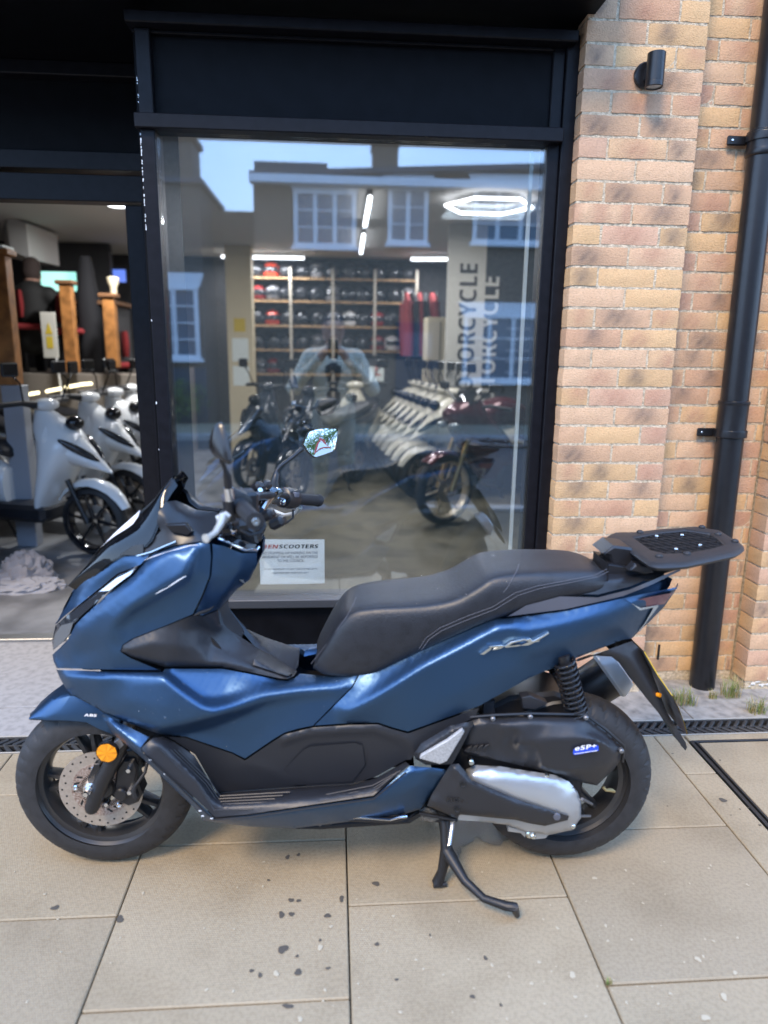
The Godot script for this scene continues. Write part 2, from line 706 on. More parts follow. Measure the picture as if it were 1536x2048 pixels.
	m.albedo_texture = noise_tex(0.02, 50, [[0, grey(0.8)], [0.7, grey(1.0)], [1, grey(1.6)]], 512, 5)
	triplanar(m, 2.0)
	m = mat("black_panel", lin(0.004, 0.0043, 0.006), 0.5)
	m.metallic_specular = 0.22
	m.albedo_texture = M.black_frame.albedo_texture
	triplanar(m, 1.0)
	m = mat("window_glass", lin(0.10, 0.16, 0.17, 0.02), 0.0)
	m.transparency = BaseMaterial3D.TRANSPARENCY_ALPHA
	m = mat("added_reflector_film", lin(0.66, 0.84, 1.0, 0.20), 0.0, 1.0)  # half-clear mirror sheet, added to strengthen the street's reflection in the window
	m.transparency = BaseMaterial3D.TRANSPARENCY_ALPHA
	m.albedo_texture = noise_tex(0.01, 52, [[0, Color.WHITE], [1, Color.WHITE]], 32, 1)
	m = mat("pipe_black", lin(0.009, 0.0095, 0.012), 0.32)
	m.albedo_texture = noise_tex(0.03, 51, [[0, grey(0.8)], [0.78, grey(1.1)], [0.9, grey(3.0)]], 512, 6)
	triplanar(m, 1.5)
	mat("gasket", lin(0.50, 0.55, 0.52), 0.5)
	mat("cast_iron", lin(0.022, 0.022, 0.022), 0.6)
	mat("steel", lin(0.30, 0.30, 0.29), 0.4, 0.8)
	mat("paper", lin(0.74, 0.80, 0.78), 0.8)
	mat("print_black", lin(0.03, 0.03, 0.03), 0.8)
	mat("print_grey", lin(0.12, 0.12, 0.13), 0.8)
	mat("print_red", lin(0.45, 0.09, 0.08), 0.8)

	# ---- street and shop
	m = mat("asphalt", lin(0.055, 0.055, 0.058), 0.9)
	m.albedo_texture = noise_tex(0.03, 60, [[0, grey(0.7)], [1, grey(1.2)]], 512, 5)
	triplanar(m, 1.0)
	m = mat("wet_slab", lin(0.15, 0.125, 0.088), 0.10)
	m.normal_enabled = true
	m.normal_texture = noise_tex(0.06, 65, [], 512, 4, true, 3.0)
	m.normal_scale = 1.2
	triplanar(m, 5.0)
	mat("steel_dark", lin(0.045, 0.048, 0.052), 0.42, 0.6)
	m = mat("steel_pale", lin(0.34, 0.32, 0.28), 0.6, 0.2)
	mat("gum", lin(0.07, 0.06, 0.048), 0.8)
	mat("lichen", lin(0.40, 0.345, 0.25), 0.9)
	mat("lime", lin(0.66, 0.64, 0.60), 0.9)
	m = mat("sill_grey", lin(0.05, 0.053, 0.06), 0.4, 0.3)
	m = mat("grass_green", lin(0.16, 0.20, 0.05), 0.7)
	m.backlight_enabled = true
	m.backlight = Color(0.25, 0.35, 0.1)
	mat("grass_straw", lin(0.36, 0.29, 0.14), 0.8)
	m = mat("shop_floor", lin(0.20, 0.205, 0.215), 0.45)
	m.albedo_texture = noise_tex(0.006, 61, [[0, grey(0.72)], [0.6, grey(1.0)], [1, grey(1.08)]], 512, 6)
	triplanar(m, 0.7)
	m = mat("shop_floor_warm", lin(0.17, 0.15, 0.10), 0.5)  # olive tone partly stands in for paving reflected in the window
	m.albedo_texture = M.shop_floor.albedo_texture
	triplanar(m, 0.7)
	m = mat("white_wall", lin(0.66, 0.65, 0.63), 0.8)
	mat("cream_wall", lin(0.60, 0.52, 0.36), 0.8)
	mat("dark_wall", lin(0.055, 0.056, 0.062), 0.7)
	mat("shelf_back", lin(0.10, 0.09, 0.08), 0.8)
	m = mat("pine", lin(0.42, 0.26, 0.12), 0.6)
	m.albedo_texture = noise_tex(0.02, 62, [[0, grey(0.7)], [1, grey(1.1)]], 256, 4)
	triplanar(m, 2.0)
	mat("shelf_pole", lin(0.42, 0.38, 0.31), 0.5)
	mat("helmet_black", lin(0.015, 0.015, 0.017), 0.4)
	mat("helmet_red", lin(0.20, 0.02, 0.02), 0.2)
	mat("helmet_orange", lin(0.5, 0.05, 0.02), 0.3)
	mat("helmet_white", lin(0.65, 0.65, 0.64), 0.2)
	mat("helmet_grey", lin(0.16, 0.16, 0.17), 0.3)
	mat("jacket_red", lin(0.22, 0.016, 0.018), 0.85)
	mat("jacket_black", lin(0.012, 0.012, 0.015), 0.85)
	mat("sign_yellow", lin(0.62, 0.45, 0.04), 0.6)
	mat("pale_board", lin(0.56, 0.54, 0.48), 0.7)
	mat("dark_board", lin(0.022, 0.025, 0.03), 0.7)
	mat("print_dim", lin(0.10, 0.105, 0.11), 0.7)
	m = mat("maroon", lin(0.085, 0.010, 0.018), 0.18, 0.2)
	mat("pale_rim", lin(0.55, 0.47, 0.34), 0.35, 0.4)
	mat("gold", lin(0.50, 0.33, 0.12), 0.3, 0.8)
	mat("cream_paint", lin(0.60, 0.56, 0.45), 0.25)
	mat("pearl_white", lin(0.70, 0.71, 0.71), 0.18)
	mat("maxi_black", lin(0.02, 0.025, 0.035), 0.2)
	mat("bronze", lin(0.36, 0.24, 0.16), 0.28, 0.4)
	mat("grey_paint", lin(0.30, 0.32, 0.36), 0.5)
	m = mat("oak", lin(0.40, 0.17, 0.05), 0.45)
	m.albedo_texture = noise_tex(0.015, 63, [[0, grey(0.7)], [1, grey(1.1)]], 256, 4)
	triplanar(m, 2.0)
	mat("oak_dark", lin(0.17, 0.08, 0.035), 0.5)
	mat("grey_plank", lin(0.22, 0.19, 0.16), 0.6)
	mat("rag", lin(0.27, 0.25, 0.25), 0.95)
	mat("rag_pale", lin(0.34, 0.33, 0.34), 0.95)
	for q in [["tube_glow", Color(0.95, 0.97, 1.0), 3.0], ["strip_glow", Color(1.0, 0.93, 0.72), 1.6], ["screen_glow", Color(0.55, 0.85, 0.80), 0.75], ["screen_blue", Color(0.25, 0.42, 0.85), 0.6]]:
		m = mat(q[0], lin(0.6, 0.6, 0.6), 0.5)
		m.emission_enabled = true
		m.emission = q[1]
		m.emission_energy_multiplier = q[2]
	m = mat("skin_cloth", Color.WHITE, 0.8)
	m.vertex_color_use_as_albedo = true
	mat("far_glass", lin(0.10, 0.13, 0.17), 0.06)
	mat("white_paint", lin(0.72, 0.73, 0.74), 0.5)
	m = mat("far_brick", lin(0.20, 0.135, 0.09), 0.9)
	m.albedo_texture = noise_tex(0.03, 64, [[0, grey(0.6)], [1, grey(1.2)]], 512, 5)
	triplanar(m, 0.8)
	m = mat("far_brick_dark", lin(0.12, 0.095, 0.075), 0.9)
	m.albedo_texture = M.far_brick.albedo_texture
	triplanar(m, 0.8)
	mat("slate", lin(0.06, 0.06, 0.07), 0.6)
	mat("door_blue", lin(0.015, 0.035, 0.06), 0.4)
	mat("terracotta", lin(0.30, 0.13, 0.07), 0.8)
	m = mat("leaf", lin(0.065, 0.12, 0.03), 0.6)
	m.backlight_enabled = true
	m.backlight = Color(0.2, 0.35, 0.08)
	mat("bark", lin(0.09, 0.07, 0.05), 0.9)


func dimple_texture() -> ImageTexture:
	# moulded face of the slabs: rows of tiny pimples
	var n := 512
	var im := Image.create(n, n, false, Image.FORMAT_R8)
	var r := RandomNumberGenerator.new()
	r.seed = 3
	for y in n:
		for x in n:
			var fx := fposmod((x + y * 0.5) / 8.0, 1.0) - 0.5
			var fy := fposmod(y / 8.0, 1.0) - 0.5
			var h := clampf(1.0 - (fx * fx + fy * fy) * 5.0, 0.0, 1.0) * 0.7 + r.randf() * 0.3
			im.set_pixel(x, y, Color(h, h, h))
	return ImageTexture.create_from_image(im)

# ---------------------------------------------------------------- the blue scooter
func tyre_skin(g: G, at: Vector3, ro: float, hw: float, th: float, rr: float, n: int, tread: int) -> void:
	var rows := []
	var angs := []
	for k in 21: angs.append(-100.0 + 10.0 * k)
	for k in n:
		var a := TAU * k / n
		var row := []
		row.append(Vector3(cos(a) * rr, sin(a) * rr, -hw * 0.72) + at)
		for d in angs:
			var s := deg_to_rad(d)
			var r := ro - th + th * cos(s)
			var z := hw * signf(s) * pow(absf(sin(s)), 0.85)
			# cut grooves: slanted strokes either side of the middle
			var ph := fposmod(float(k) / n * tread + absf(d) / 95.0 * (0.9 if d > 0 else -0.9), 1.0)
			if absf(d) > 14 and absf(d) < 68 and ph < 0.2: r -= 0.0045
			row.append(Vector3(cos(a) * r, sin(a) * r, z) + at)
		row.append(Vector3(cos(a) * rr, sin(a) * rr, hw * 0.72) + at)
		rows.append(row)
	rows.append(rows[0])
	g.skin(rows, false, false)

func make_wheel(bike: Node3D, at: Vector3, ro: float, hw: float, rr: float, front: bool) -> Node3D:
	var w := Node3D.new()
	w.name = "front_wheel" if front else "rear_wheel"
	bike.add_child(w)
	w.position = at
	var g := G.new()
	tyre_skin(g, Vector3.ZERO, ro, hw, 0.062 if front else 0.066, rr, 216, 36)
	part("tyre", g.mesh(32), M.tyre, w)
	g = G.new()
	var h := hw * 0.78
	g.lathe([Vector2(rr + 0.006, h), Vector2(rr + 0.007, h - 0.006), Vector2(rr - 0.004, h - 0.003), Vector2(rr - 0.010, h - 0.012), Vector2(rr - 0.022, h - 0.016), Vector2(rr - 0.028, 0.012), Vector2(rr - 0.028, -0.012), Vector2(rr - 0.022, -h + 0.016), Vector2(rr - 0.010, -h + 0.012), Vector2(rr - 0.004, -h + 0.003), Vector2(rr + 0.007, -h + 0.006), Vector2(rr + 0.006, -h)], Vector3.ZERO, Vector3.BACK, 72)
	part("rim", g.mesh(30), M.alloy, w)
	g = G.new()
	g.lathe([Vector2(0.0, 0.042), Vector2(0.03, 0.042), Vector2(0.036, 0.036), Vector2(0.04, -0.036), Vector2(0.03, -0.042), Vector2(0, -0.042)], Vector3.ZERO, Vector3.BACK, 28)
	part("hub", g.mesh(30), M.alloy, w)
	for k in 5:
		g = G.new()
		var a := TAU * k / 5 + (0.62 if front else 0.3)
		for s in [-1, 1]:
			var rows := []
			for i in 5:
				var t := i / 4.0
				var r := lerpf(0.03, rr - 0.024, t)
				var off: float = s * lerpf(0.02, 0.06, t * t) / maxf(r, 0.05) * 0.4
				var dir := Vector3(cos(a + off), sin(a + off), 0)
				var sd := Vector3(-dir.y, dir.x, 0)
				var wd := lerpf(0.014, 0.0085, t)
				var dp := lerpf(0.026, 0.014, t)
				var c := dir * r + Vector3(0, 0, lerpf(0.004, 0.0, t))
				rows.append([c - sd * wd + Vector3(0, 0, dp * 0.55), c - sd * wd * 0.5 + Vector3(0, 0, dp), c + sd * wd * 0.5 + Vector3(0, 0, dp), c + sd * wd + Vector3(0, 0, dp * 0.55), c + sd * wd - Vector3(0, 0, dp), c - sd * wd - Vector3(0, 0, dp)])
			g.skin(rows, true, true)
		part("spoke", g.mesh(35), M.alloy, w)
	return w

func build_scooter() -> void:
	var bike := thing("motor_scooter", "metallic blue scooter with black seat and rear rack parked before the shop window", "scooter")
	bike.transform = bike_xf
	var g: G
	# ---- wheels
	var fa := B(213, 1550, 0.0)
	var ra := B(1125, 1543, 0.0)
	fa.y = 0.2475
	var fw := make_wheel(bike, fa, 0.2475, 0.056, 0.187, true)
	ra.y = 0.2615
	var rw := make_wheel(bike, ra, 0.2515, 0.068, 0.172, false)
	# brake disc
	g = G.new()
	var dz := 0.046
	g.lathe([Vector2(0.078, dz), Vector2(0.115, dz), Vector2(0.115, dz - 0.004), Vector2(0.078, dz - 0.004)], Vector3.ZERO, Vector3.BACK, 72, true)
	part("brake_disc", g.mesh(30), M.disc_steel, fw)
	g = G.new()
	g.lathe([Vector2(0.046, dz + 0.002), Vector2(0.08, dz + 0.002), Vector2(0.08, dz - 0.006), Vector2(0.046, dz - 0.006)], Vector3.ZERO, Vector3.BACK, 60, true)
	part("disc_carrier", g.mesh(30), M.disc_pale, fw)
	g = G.new()
	for k in 30:
		var a := TAU * k / 30
		var r := 0.106 if k % 2 else 0.097
		g.lathe([Vector2(0.0, 0.0006), Vector2(0.0030, 0.0006), Vector2(0.0030, -0.001)], Vector3(cos(a) * r, sin(a) * r, dz), Vector3.BACK, 8)
	part("disc_holes", g.mesh(30), M.hole, fw).set_meta("kind", "stuff")
	g = G.new()
	for k in 20:
		var a := TAU * k / 20
		if k % 4 == 3: continue
		var d := Vector3(cos(a), sin(a), 0); var s := Vector3(-d.y, d.x, 0) ; var sk := s * 0.004
		var p := [d * 0.060 - s * 0.0035 - sk, d * 0.060 + s * 0.0035 - sk, d * 0.074 + s * 0.0035 + sk, d * 0.074 - s * 0.0035 + sk]
		for i in 4: p[i] += Vector3(0, 0, dz + 0.0024)
		g.plate(p, Vector3(0, 0, -0.001))
	for k in 64:
		var a := TAU * k / 64
		var d := Vector3(cos(a), sin(a), 0); var s := Vector3(-d.y, d.x, 0)
		var p := [d * 0.0475 - s * 0.0011, d * 0.0475 + s * 0.0011, d * 0.056 + s * 0.0011, d * 0.056 - s * 0.0011]
		for i in 4: p[i] += Vector3(0, 0, dz + 0.0026)
		g.plate(p, Vector3(0, 0, -0.001))
	part("disc_slots", g.mesh(30), M.hole, fw).set_meta("kind", "stuff")
	for k in 5:
		var a := TAU * k / 5 + 0.5
		g = G.new()
		g.lathe([Vector2(0, 0.006), Vector2(0.003, 0.006), Vector2(0.0032, 0.009), Vector2(0.007, 0.009), Vector2(0.009, 0.006), Vector2(0.009, 0)], Vector3(cos(a) * 0.067, sin(a) * 0.067, dz), Vector3.BACK, 12)
		part("disc_bolt", g.mesh(30), M.chrome, fw)
	# ---- fork
	for s in [1.0, -1.0]:
		g = G.new()
		var p0 := B(181, 1622, 0.098); var p1 := B(206, 1560, 0.098); var p2 := B(238, 1497, 0.098); var p3 := B(268, 1430, 0.095)
		for p in [p0]: pass
		var pth := [p0, p0.lerp(p1, 0.12), p0.lerp(p1, 0.5), p1, p2, p3]
		var rs := [0.014, 0.0195, 0.0205, 0.0215, 0.0205, 0.017]
		for i in pth.size(): pth[i] = Vector3(pth[i].x, pth[i].y, pth[i].z * s)
		g.tube(pth, rs, 20)
		var lug := Vector3(fa.x, fa.y, 0.082 * s)
		g.lathe([Vector2(0, 0.024), Vector2(0.017, 0.024), Vector2(0.019, 0.02), Vector2(0.019, -0.02), Vector2(0, -0.02)], lug, Vector3(0, 0, s), 18)
		var lp := bw([[170, 1592], [176, 1555], [188, 1528], [200, 1528], [206, 1560], [192, 1600], [184, 1618]], 0.09)
		for i in lp.size(): lp[i].z *= s
		g.plate(lp, Vector3(0, 0, -0.02 * s), 0.003)
		part("fork_leg", g.mesh(40), M.black_satin, bike)
	g = G.new()
	var ax := B(175, 1583, 0.112)
	g.lathe([Vector2(0, 0.03), Vector2(0.007, 0.03), Vector2(0.008, 0.026), Vector2(0.008, 0.012), Vector2(0.013, 0.012), Vector2(0.014, 0.010), Vector2(0.014, 0.001), Vector2(0.018, 0.001), Vector2(0.018, -0.02)], ax - Vector3(0, 0, 0.014), Vector3.BACK, 6)
	part("axle_nut", g.mesh(20), M.chrome, bike)
	# caliper
	g = G.new()
	g.plate(bw([[232, 1540], [246, 1520], [268, 1520], [276, 1540], [272, 1560], [284, 1590], [276, 1606], [256, 1614], [238, 1606], [226, 1590]], 0.088), Vector3(0, 0, -0.05), 0.006)
	g.lathe([Vector2(0, 0.012), Vector2(0.015, 0.012), Vector2(0.018, 0.008), Vector2(0.018, 0)], B(243, 1586, 0.088), Vector3.BACK, 18)
	g.plate(bw([[252, 1502], [266, 1498], [280, 1512], [276, 1548], [262, 1545]], 0.075), Vector3(0, 0, -0.03), 0.005)
	var cal := part("brake_caliper", g.mesh(35), M.black_satin, bike)
	for q in [[258, 1539], [214, 1607], [260, 1583]]:
		g = G.new()
		g.lathe([Vector2(0, 0.008), Vector2(0.006, 0.008), Vector2(0.0075, 0.006), Vector2(0.0075, -0.012)], B(q[0], q[1], 0.094), Vector3.BACK, 6)
		part("bolt", g.mesh(20), M.chrome, cal)
	g = G.new()
	g.tube(bl([[272, 1593, 0.098], [268, 1582, 0.1], [270, 1572, 0.1], [278, 1562, 0.098], [290, 1545, 0.085], [296, 1520, 0.07], [292, 1490, 0.06]]), [0.009, 0.008, 0.005, 0.0045, 0.0045, 0.0045, 0.0045], 8)
	part("brake_hose", g.mesh(40), M.black_rubber, bike)
	# reflector
	g = G.new()
	var rf := B(214, 1505, 0.128)
	g.lathe([Vector2(0, -0.002), Vector2(0.027, -0.002), Vector2(0.0285, 0.002), Vector2(0.0285, -0.012), Vector2(0.0, -0.014)], rf, Vector3.BACK, 32)
	var rfl := part("reflector", g.mesh(30), M.black_satin, bike)
	rfl.set_meta("label", "round amber reflector")
	g = G.new()
	for k in 8:
		var a0 := TAU * k / 8 + 0.2; var a1 := TAU * (k + 1) / 8 + 0.2; var am := (a0 + a1) / 2
		var c0 := rf + Vector3(0, 0, 0.0035)
		var e0 := rf + Vector3(cos(a0), sin(a0), 0) * 0.0262 + Vector3(0, 0, 0.0035)
		var e1 := rf + Vector3(cos(a1), sin(a1), 0) * 0.0262 + Vector3(0, 0, 0.0035)
		var em := rf + Vector3(cos(am), sin(am), 0) * 0.0265 + Vector3(0, 0, 0.0012)
		g.tri(g.add(c0), g.add(em), g.add(e0)); g.tri(g.add(c0), g.add(e1), g.add(em))
	part("lens", g.mesh(5), M.amber, rfl)
	g = G.new()
	g.plate(bw([[226, 1486], [240, 1476], [248, 1490], [234, 1503]], 0.118), Vector3(0, 0, -0.004), 0.001)
	part("bracket", g.mesh(30), M.grey_metal, rfl)
	# ---- front mudguard
	var rows := []
	for s in [[58, 1438, 60, 1433, 60, 1430], [96, 1440, 82, 1417, 80, 1409], [137, 1441, 108, 1401, 103, 1389], [172, 1444, 140, 1392, 128, 1377], [196, 1457, 172, 1394, 160, 1370], [224, 1468, 205, 1400, 195, 1372], [246, 1476, 236, 1410, 230, 1385]]:
		var bo := B(s[0], s[1], 0.078); var ri := B(s[2], s[3], 0.062); var tp := B(s[4], s[5], 0.0)
		var m1 := bo.lerp(ri, 0.5) + Vector3(0, 0, 0.007)
		var m2 := ri.lerp(tp, 0.45) + Vector3(0, 0.006, 0)
		var row := [bo, m1, ri, m2, tp]
		for k in [3, 2, 1, 0]: row.append(Vector3(row[k].x, row[k].y, -row[k].z))
		rows.append(row)
	g = G.new()
	g.skin(rows)
	var inn := []
	for r in rows:
		var row := []
		for p in r: row.append(p + Vector3(0.002, -0.005, -signf(p.z) * 0.004))
		inn.append(row)
	g.skin(inn)
	for i in rows.size() - 1:
		for e in [0, 8]: g.quad(g.add(rows[i][e]), g.add(rows[i + 1][e]), g.add(inn[i + 1][e]), g.add(inn[i][e]))
	var mg := part("front_mudguard", g.mesh(50), M.blue, bike)
	letters("ABS", B(168, 1434, 0.086), 0.0075, 1.9, 0.28, Basis(Vector3.UP, -0.1), M.white_print, mg, "lettering")

	# ---- body panels
	g = panel([[104, 1309, .03], [134, 1281, .075], [150, 1250, .09], [162, 1237, .098], [214, 1189, .12], [267, 1149, .135], [282, 1132, .135], [303, 1108, .135], [350, 1092, .14], [399, 1085, .145], [420, 1086, .148], [423, 1112, .15], [420, 1152, .152], [405, 1190, .15], [386, 1229, .148], [334, 1251, .150], [267, 1277, .150], [246, 1290, .150], [241, 1303, .150], [262, 1316, .152], [323, 1341, .155], [220, 1340, .135], [150, 1338, .09], [113, 1337, .055], [106, 1322, .04]],
		[[[396, 1091, .166], [373, 1152, .186], [309, 1190, .184], [262, 1216, .178], [236, 1240, .168], [216, 1268, .150], [208, 1290, .138], [165, 1308, .095]],
		[[395, 1098, .150], [382, 1152, .160], [372, 1166, .162], [309, 1204, .160], [262, 1232, .152], [246, 1250, .147]], [[345, 1098, .158], [300, 1130, .166], [250, 1180, .158], [200, 1226, .138], [165, 1262, .115], [140, 1296, .082]], [[400, 1165, .150], [350, 1215, .152], [290, 1245, .148]], [[228, 1310, .148], [180, 1322, .112], [140, 1328, .08]]], 5.0, 6)
	var cowl := pair("front_cowl", g, M.blue, bike, 50)
	# scuffed edges
	g = G.new()
	for q in [[[311, 1188], [322, 1182], [334, 1176], [346, 1168], [358, 1160], [372, 1152]], [[290, 1120], [310, 1112], [336, 1103], [360, 1097], [380, 1091], [396, 1090]]]:
		var pa := []
		for i in q.size(): pa.append(B(q[i][0], q[i][1], (0.188 if q[0][1] > 1150 else 0.158)))
		g.tube(pa, [0.0004, 0.0012, 0.0006, 0.0016, 0.0014, 0.0008], 5)
	part("scuff", g.mesh(40), M.scuff, cowl)
	g = panel([[106, 1302, .03], [103, 1283, .012], [110, 1251, .02], [119, 1243, .035], [134, 1230, .05], [165, 1206, .065], [196, 1181, .082], [235, 1149, .1], [280, 1130, .13], [267, 1147, .132], [214, 1187, .117], [160, 1235, .094], [149, 1248, .086], [134, 1279, .071]], [[[120, 1275, .055], [150, 1238, .083], [200, 1190, .108], [250, 1150, .126]]], 6.0, 2, 0.01)
	var hl := pair("headlight", g, M.dark_gloss, bike, 50)
	g = panel([[196, 1184, .116], [232, 1156, .127], [272, 1136, .14], [262, 1149, .141], [218, 1182, .127]], [], 6.0, 0, 0.004)
	pair("daytime_lamp", g, M.lamp_white, hl, 50)
	g = panel([[106, 1299, .046], [108, 1270, .046], [122, 1250, .06], [148, 1243, .09], [140, 1268, .083], [124, 1288, .066]], [], 6.0, 0, 0.004)
	pair("indicator", g, M.lens_grey, hl, 50)
	g = panel([[147, 1178, .0], [162, 1168, .04], [194, 1140, .07], [225, 1119, .09], [246, 1113, .105], [303, 1107, .135], [281, 1130, .134], [235, 1148, .1], [196, 1180, .082], [165, 1205, .065], [134, 1229, .05], [119, 1242, .035], [110, 1250, .015], [131, 1208, .0]], [[[150, 1195, .045], [200, 1155, .085], [260, 1122, .118]]], 6.0, 2, 0.01)
	pair("upper_cowl", g, M.blue, bike, 50)
	# leg shield, inner side
	g = panel([[424, 1087, .147], [450, 1092, .135], [484, 1106, .11], [515, 1104, .075], [515, 1130, .07], [500, 1160, .065], [472, 1182, .07], [440, 1218, .075], [405, 1232, .14], [388, 1229, .146], [407, 1190, .149], [422, 1150, .151], [425, 1112, .149]], [[[484, 1110, .112], [478, 1140, .112], [455, 1185, .105], [430, 1215, .1]]], 6.0, 1)
	pair("leg_shield", g, M.blue, bike, 50)
	g = panel([[241, 1303, .15], [246, 1290, .15], [267, 1277, .15], [334, 1251, .15], [384, 1230, .147], [405, 1232, .135], [437, 1220, .075], [440, 1246, .06], [470, 1266, .04], [520, 1297, .01], [560, 1318, -.01], [590, 1337, -.01], [595, 1343, .02], [588, 1353, .09], [574, 1359, .1], [551, 1356, .1], [499, 1345, .105], [445, 1335, .112], [330, 1335, .145], [262, 1314, .152]],
		[[[255, 1299, .164], [300, 1288, .166], [355, 1293, .16], [400, 1300, .13]], [[250, 1302, .16], [330, 1327, .158], [445, 1327, .12], [500, 1338, .11]], [[437, 1248, .085], [418, 1267, .09], [417, 1292, .098], [440, 1305, .1], [499, 1330, .098], [560, 1347, .095], [585, 1346, .08]], [[427, 1264, .082], [427, 1292, .088], [499, 1324, .088], [560, 1340, .08]], [[360, 1262, .15], [400, 1255, .11]]], 5.0, 2)
	var tun := pair("centre_tunnel", g, M.black_matte, bike, 50)
	g = panel([[505, 1330, .101], [508, 1318, .092], [522, 1300, .02], [560, 1320, .0], [590, 1340, .004], [586, 1347, .085], [574, 1353, .104]], [[[510, 1322, .097], [556, 1342, .097], [582, 1346, .088]]], 6.0, 0, 0.006, false)
	part("filler_lid", g.mesh(50), M.black_matte, tun)
	g = G.new()
	g.tube(bl([[388, 1231, .15], [400, 1226, .15], [418, 1220, .135], [428, 1212, .12]]), [0.0015, 0.004, 0.004, 0.001], 6)
	part("pocket_slot", g.mesh(40), M.hole, tun)
	# side fairing
	g = panel([[112, 1339, .052], [150, 1340, .088], [220, 1342, .133], [325, 1343, .155], [330, 1337, .148], [445, 1337, .114], [499, 1347, .107], [551, 1358, .102], [574, 1361, .102], [590, 1355, .092], [600, 1346, .07], [640, 1350, .09], [700, 1352, .115], [717, 1350, .12], [703, 1375, .135], [664, 1414, .142], [626, 1452, .148], [597, 1458, .147], [569, 1466, .147], [546, 1480, .147], [490, 1518, .148], [466, 1506, .15], [372, 1474, .16], [326, 1470, .168], [316, 1468, .175], [260, 1448, .16], [205, 1426, .135], [195, 1418, .128], [142, 1390, .085], [131, 1378, .07], [119, 1357, .055]],
		[[[118, 1343, .075], [220, 1346, .152], [322, 1347, .172]], [[128, 1352, .088], [200, 1355, .152], [330, 1352, .178]], [[135, 1376, .088], [200, 1372, .146], [262, 1367, .170], [331, 1358, .186]], [[333, 1357, .186], [365, 1384, .196], [400, 1411, .205], [424, 1420, .205], [452, 1414, .192], [480, 1405, .176], [508, 1394, .162], [600, 1381, .146], [663, 1377, .142], [700, 1371, .137]],
		[[342, 1352, .152], [370, 1372, .158], [410, 1396, .162], [450, 1392, .15], [500, 1376, .136], [600, 1366, .122], [680, 1362, .122]], [[350, 1342, .142], [450, 1345, .114], [560, 1366, .108]],
		[[205, 1420, .142], [260, 1440, .172], [316, 1461, .196], [372, 1450, .203], [429, 1436, .205], [480, 1420, .18], [530, 1399, .160], [600, 1387, .148], [660, 1382, .143]], [[330, 1469, .164], [372, 1461, .162], [429, 1447, .160], [480, 1431, .150], [530, 1412, .141], [600, 1398, .136], [655, 1394, .136]], [[350, 1468, .162], [430, 1470, .150], [490, 1490, .146], [540, 1450, .142], [600, 1425, .141]], [[200, 1395, .140], [260, 1405, .178], [330, 1415, .197], [380, 1428, .203]]], 5.0, 5)
	var sf := pair("side_fairing", g, M.blue, bike, 50)
	drops(g, 90, sf, func(p, n): return p.x > -0.5 and p.y > 0.42)
	# tail
	g = panel([[627, 1452, .148], [665, 1414, .142], [704, 1375, .135], [718, 1350, .12], [756, 1341, .118], [834, 1301, .118], [886, 1279, .118], [986, 1237, .118], [1014, 1236, .122], [1132, 1221, .124], [1195, 1207, .118], [1246, 1196, .108], [1300, 1184, .085], [1352, 1174, .045], [1357, 1167, .03], [1352, 1181, .03], [1330, 1213, .032], [1300, 1244, .04], [1276, 1266, .045], [1264, 1278, .05], [1244, 1281, .07], [1218, 1291, .082], [1143, 1321, .105], [1060, 1356, .125], [960, 1412, .145], [880, 1441, .155], [816, 1464, .156], [786, 1456, .155], [756, 1446, .152], [700, 1447, .15]],
		[[[704, 1421, .170], [743, 1399, .176], [800, 1360, .178], [850, 1327, .174], [938, 1281, .164], [988, 1250, .154], [1030, 1243, .15]], [[700, 1405, .150], [750, 1375, .146], [830, 1325, .140], [900, 1290, .136], [980, 1252, .132]], [[1000, 1262, .160], [1100, 1252, .154], [1180, 1236, .140], [1240, 1222, .12], [1290, 1205, .095]], [[1060, 1300, .158], [1150, 1276, .142], [1220, 1255, .118], [1280, 1228, .082]], [[1040, 1330, .144], [1143, 1298, .122], [1235, 1268, .085]], [[816, 1440, .162], [900, 1395, .168], [1000, 1345, .155]], [[740, 1430, .160], [800, 1400, .170], [900, 1330, .168]]], 5.0, 7)
	var tail := pair("tail_fairing", g, M.blue, bike, 50)
	# tail lamp
	g = panel([[1256, 1203, .106], [1300, 1193, .09], [1348, 1184, .048], [1330, 1209, .042], [1316, 1211, .062], [1281, 1217, .09]], [], 6.0, 0, 0.006)
	var tl := pair("tail_lamp", g, M.lamp_red, bike, 50)
	g = panel([[1262, 1206, .108], [1282, 1215, .093], [1316, 1209, .066], [1318, 1213, .062], [1300, 1237, .05], [1276, 1264, .048], [1290, 1244, .058], [1306, 1216, .07], [1280, 1222, .092]], [], 5.0, 0, 0.004)
	pair("lamp_edge", g, M.lens_clear, tl, 50)
	g = panel([[1249, 1199, .112], [1354, 1173, .045], [1355, 1178, .045], [1300, 1192, .09], [1262, 1206, .108]], [], 6.0, 0, 0.006)
	pair("lamp_hood", g, M.blue, tl, 50)
	# grey strip and black tail top
	g = panel([[1012, 1234, .125], [1052, 1210, .13], [1120, 1192, .13], [1196, 1194, .125], [1260, 1178, .11], [1360, 1136, .05], [1362, 1142, .048], [1300, 1172, .09], [1246, 1193, .112], [1195, 1205, .122], [1132, 1219, .128]], [], 6.0, 0, 0.012)
	pair("grab_strip", g, M.grey_satin, bike, 50)
	g = panel([[986, 1235, .112], [1012, 1230, .12], [1052, 1206, .122], [1120, 1188, .12], [1196, 1190, .117], [1260, 1174, .1], [1360, 1133, .045], [1345, 1124, .0], [1280, 1128, .0], [1215, 1130, .01], [1215, 1162, .1], [1120, 1178, .115], [1030, 1204, .115]], [[[1240, 1160, .1], [1330, 1132, .045]]], 7.0, 1, 0.01)
	pair("tail_top", g, M.black_satin, bike, 50)
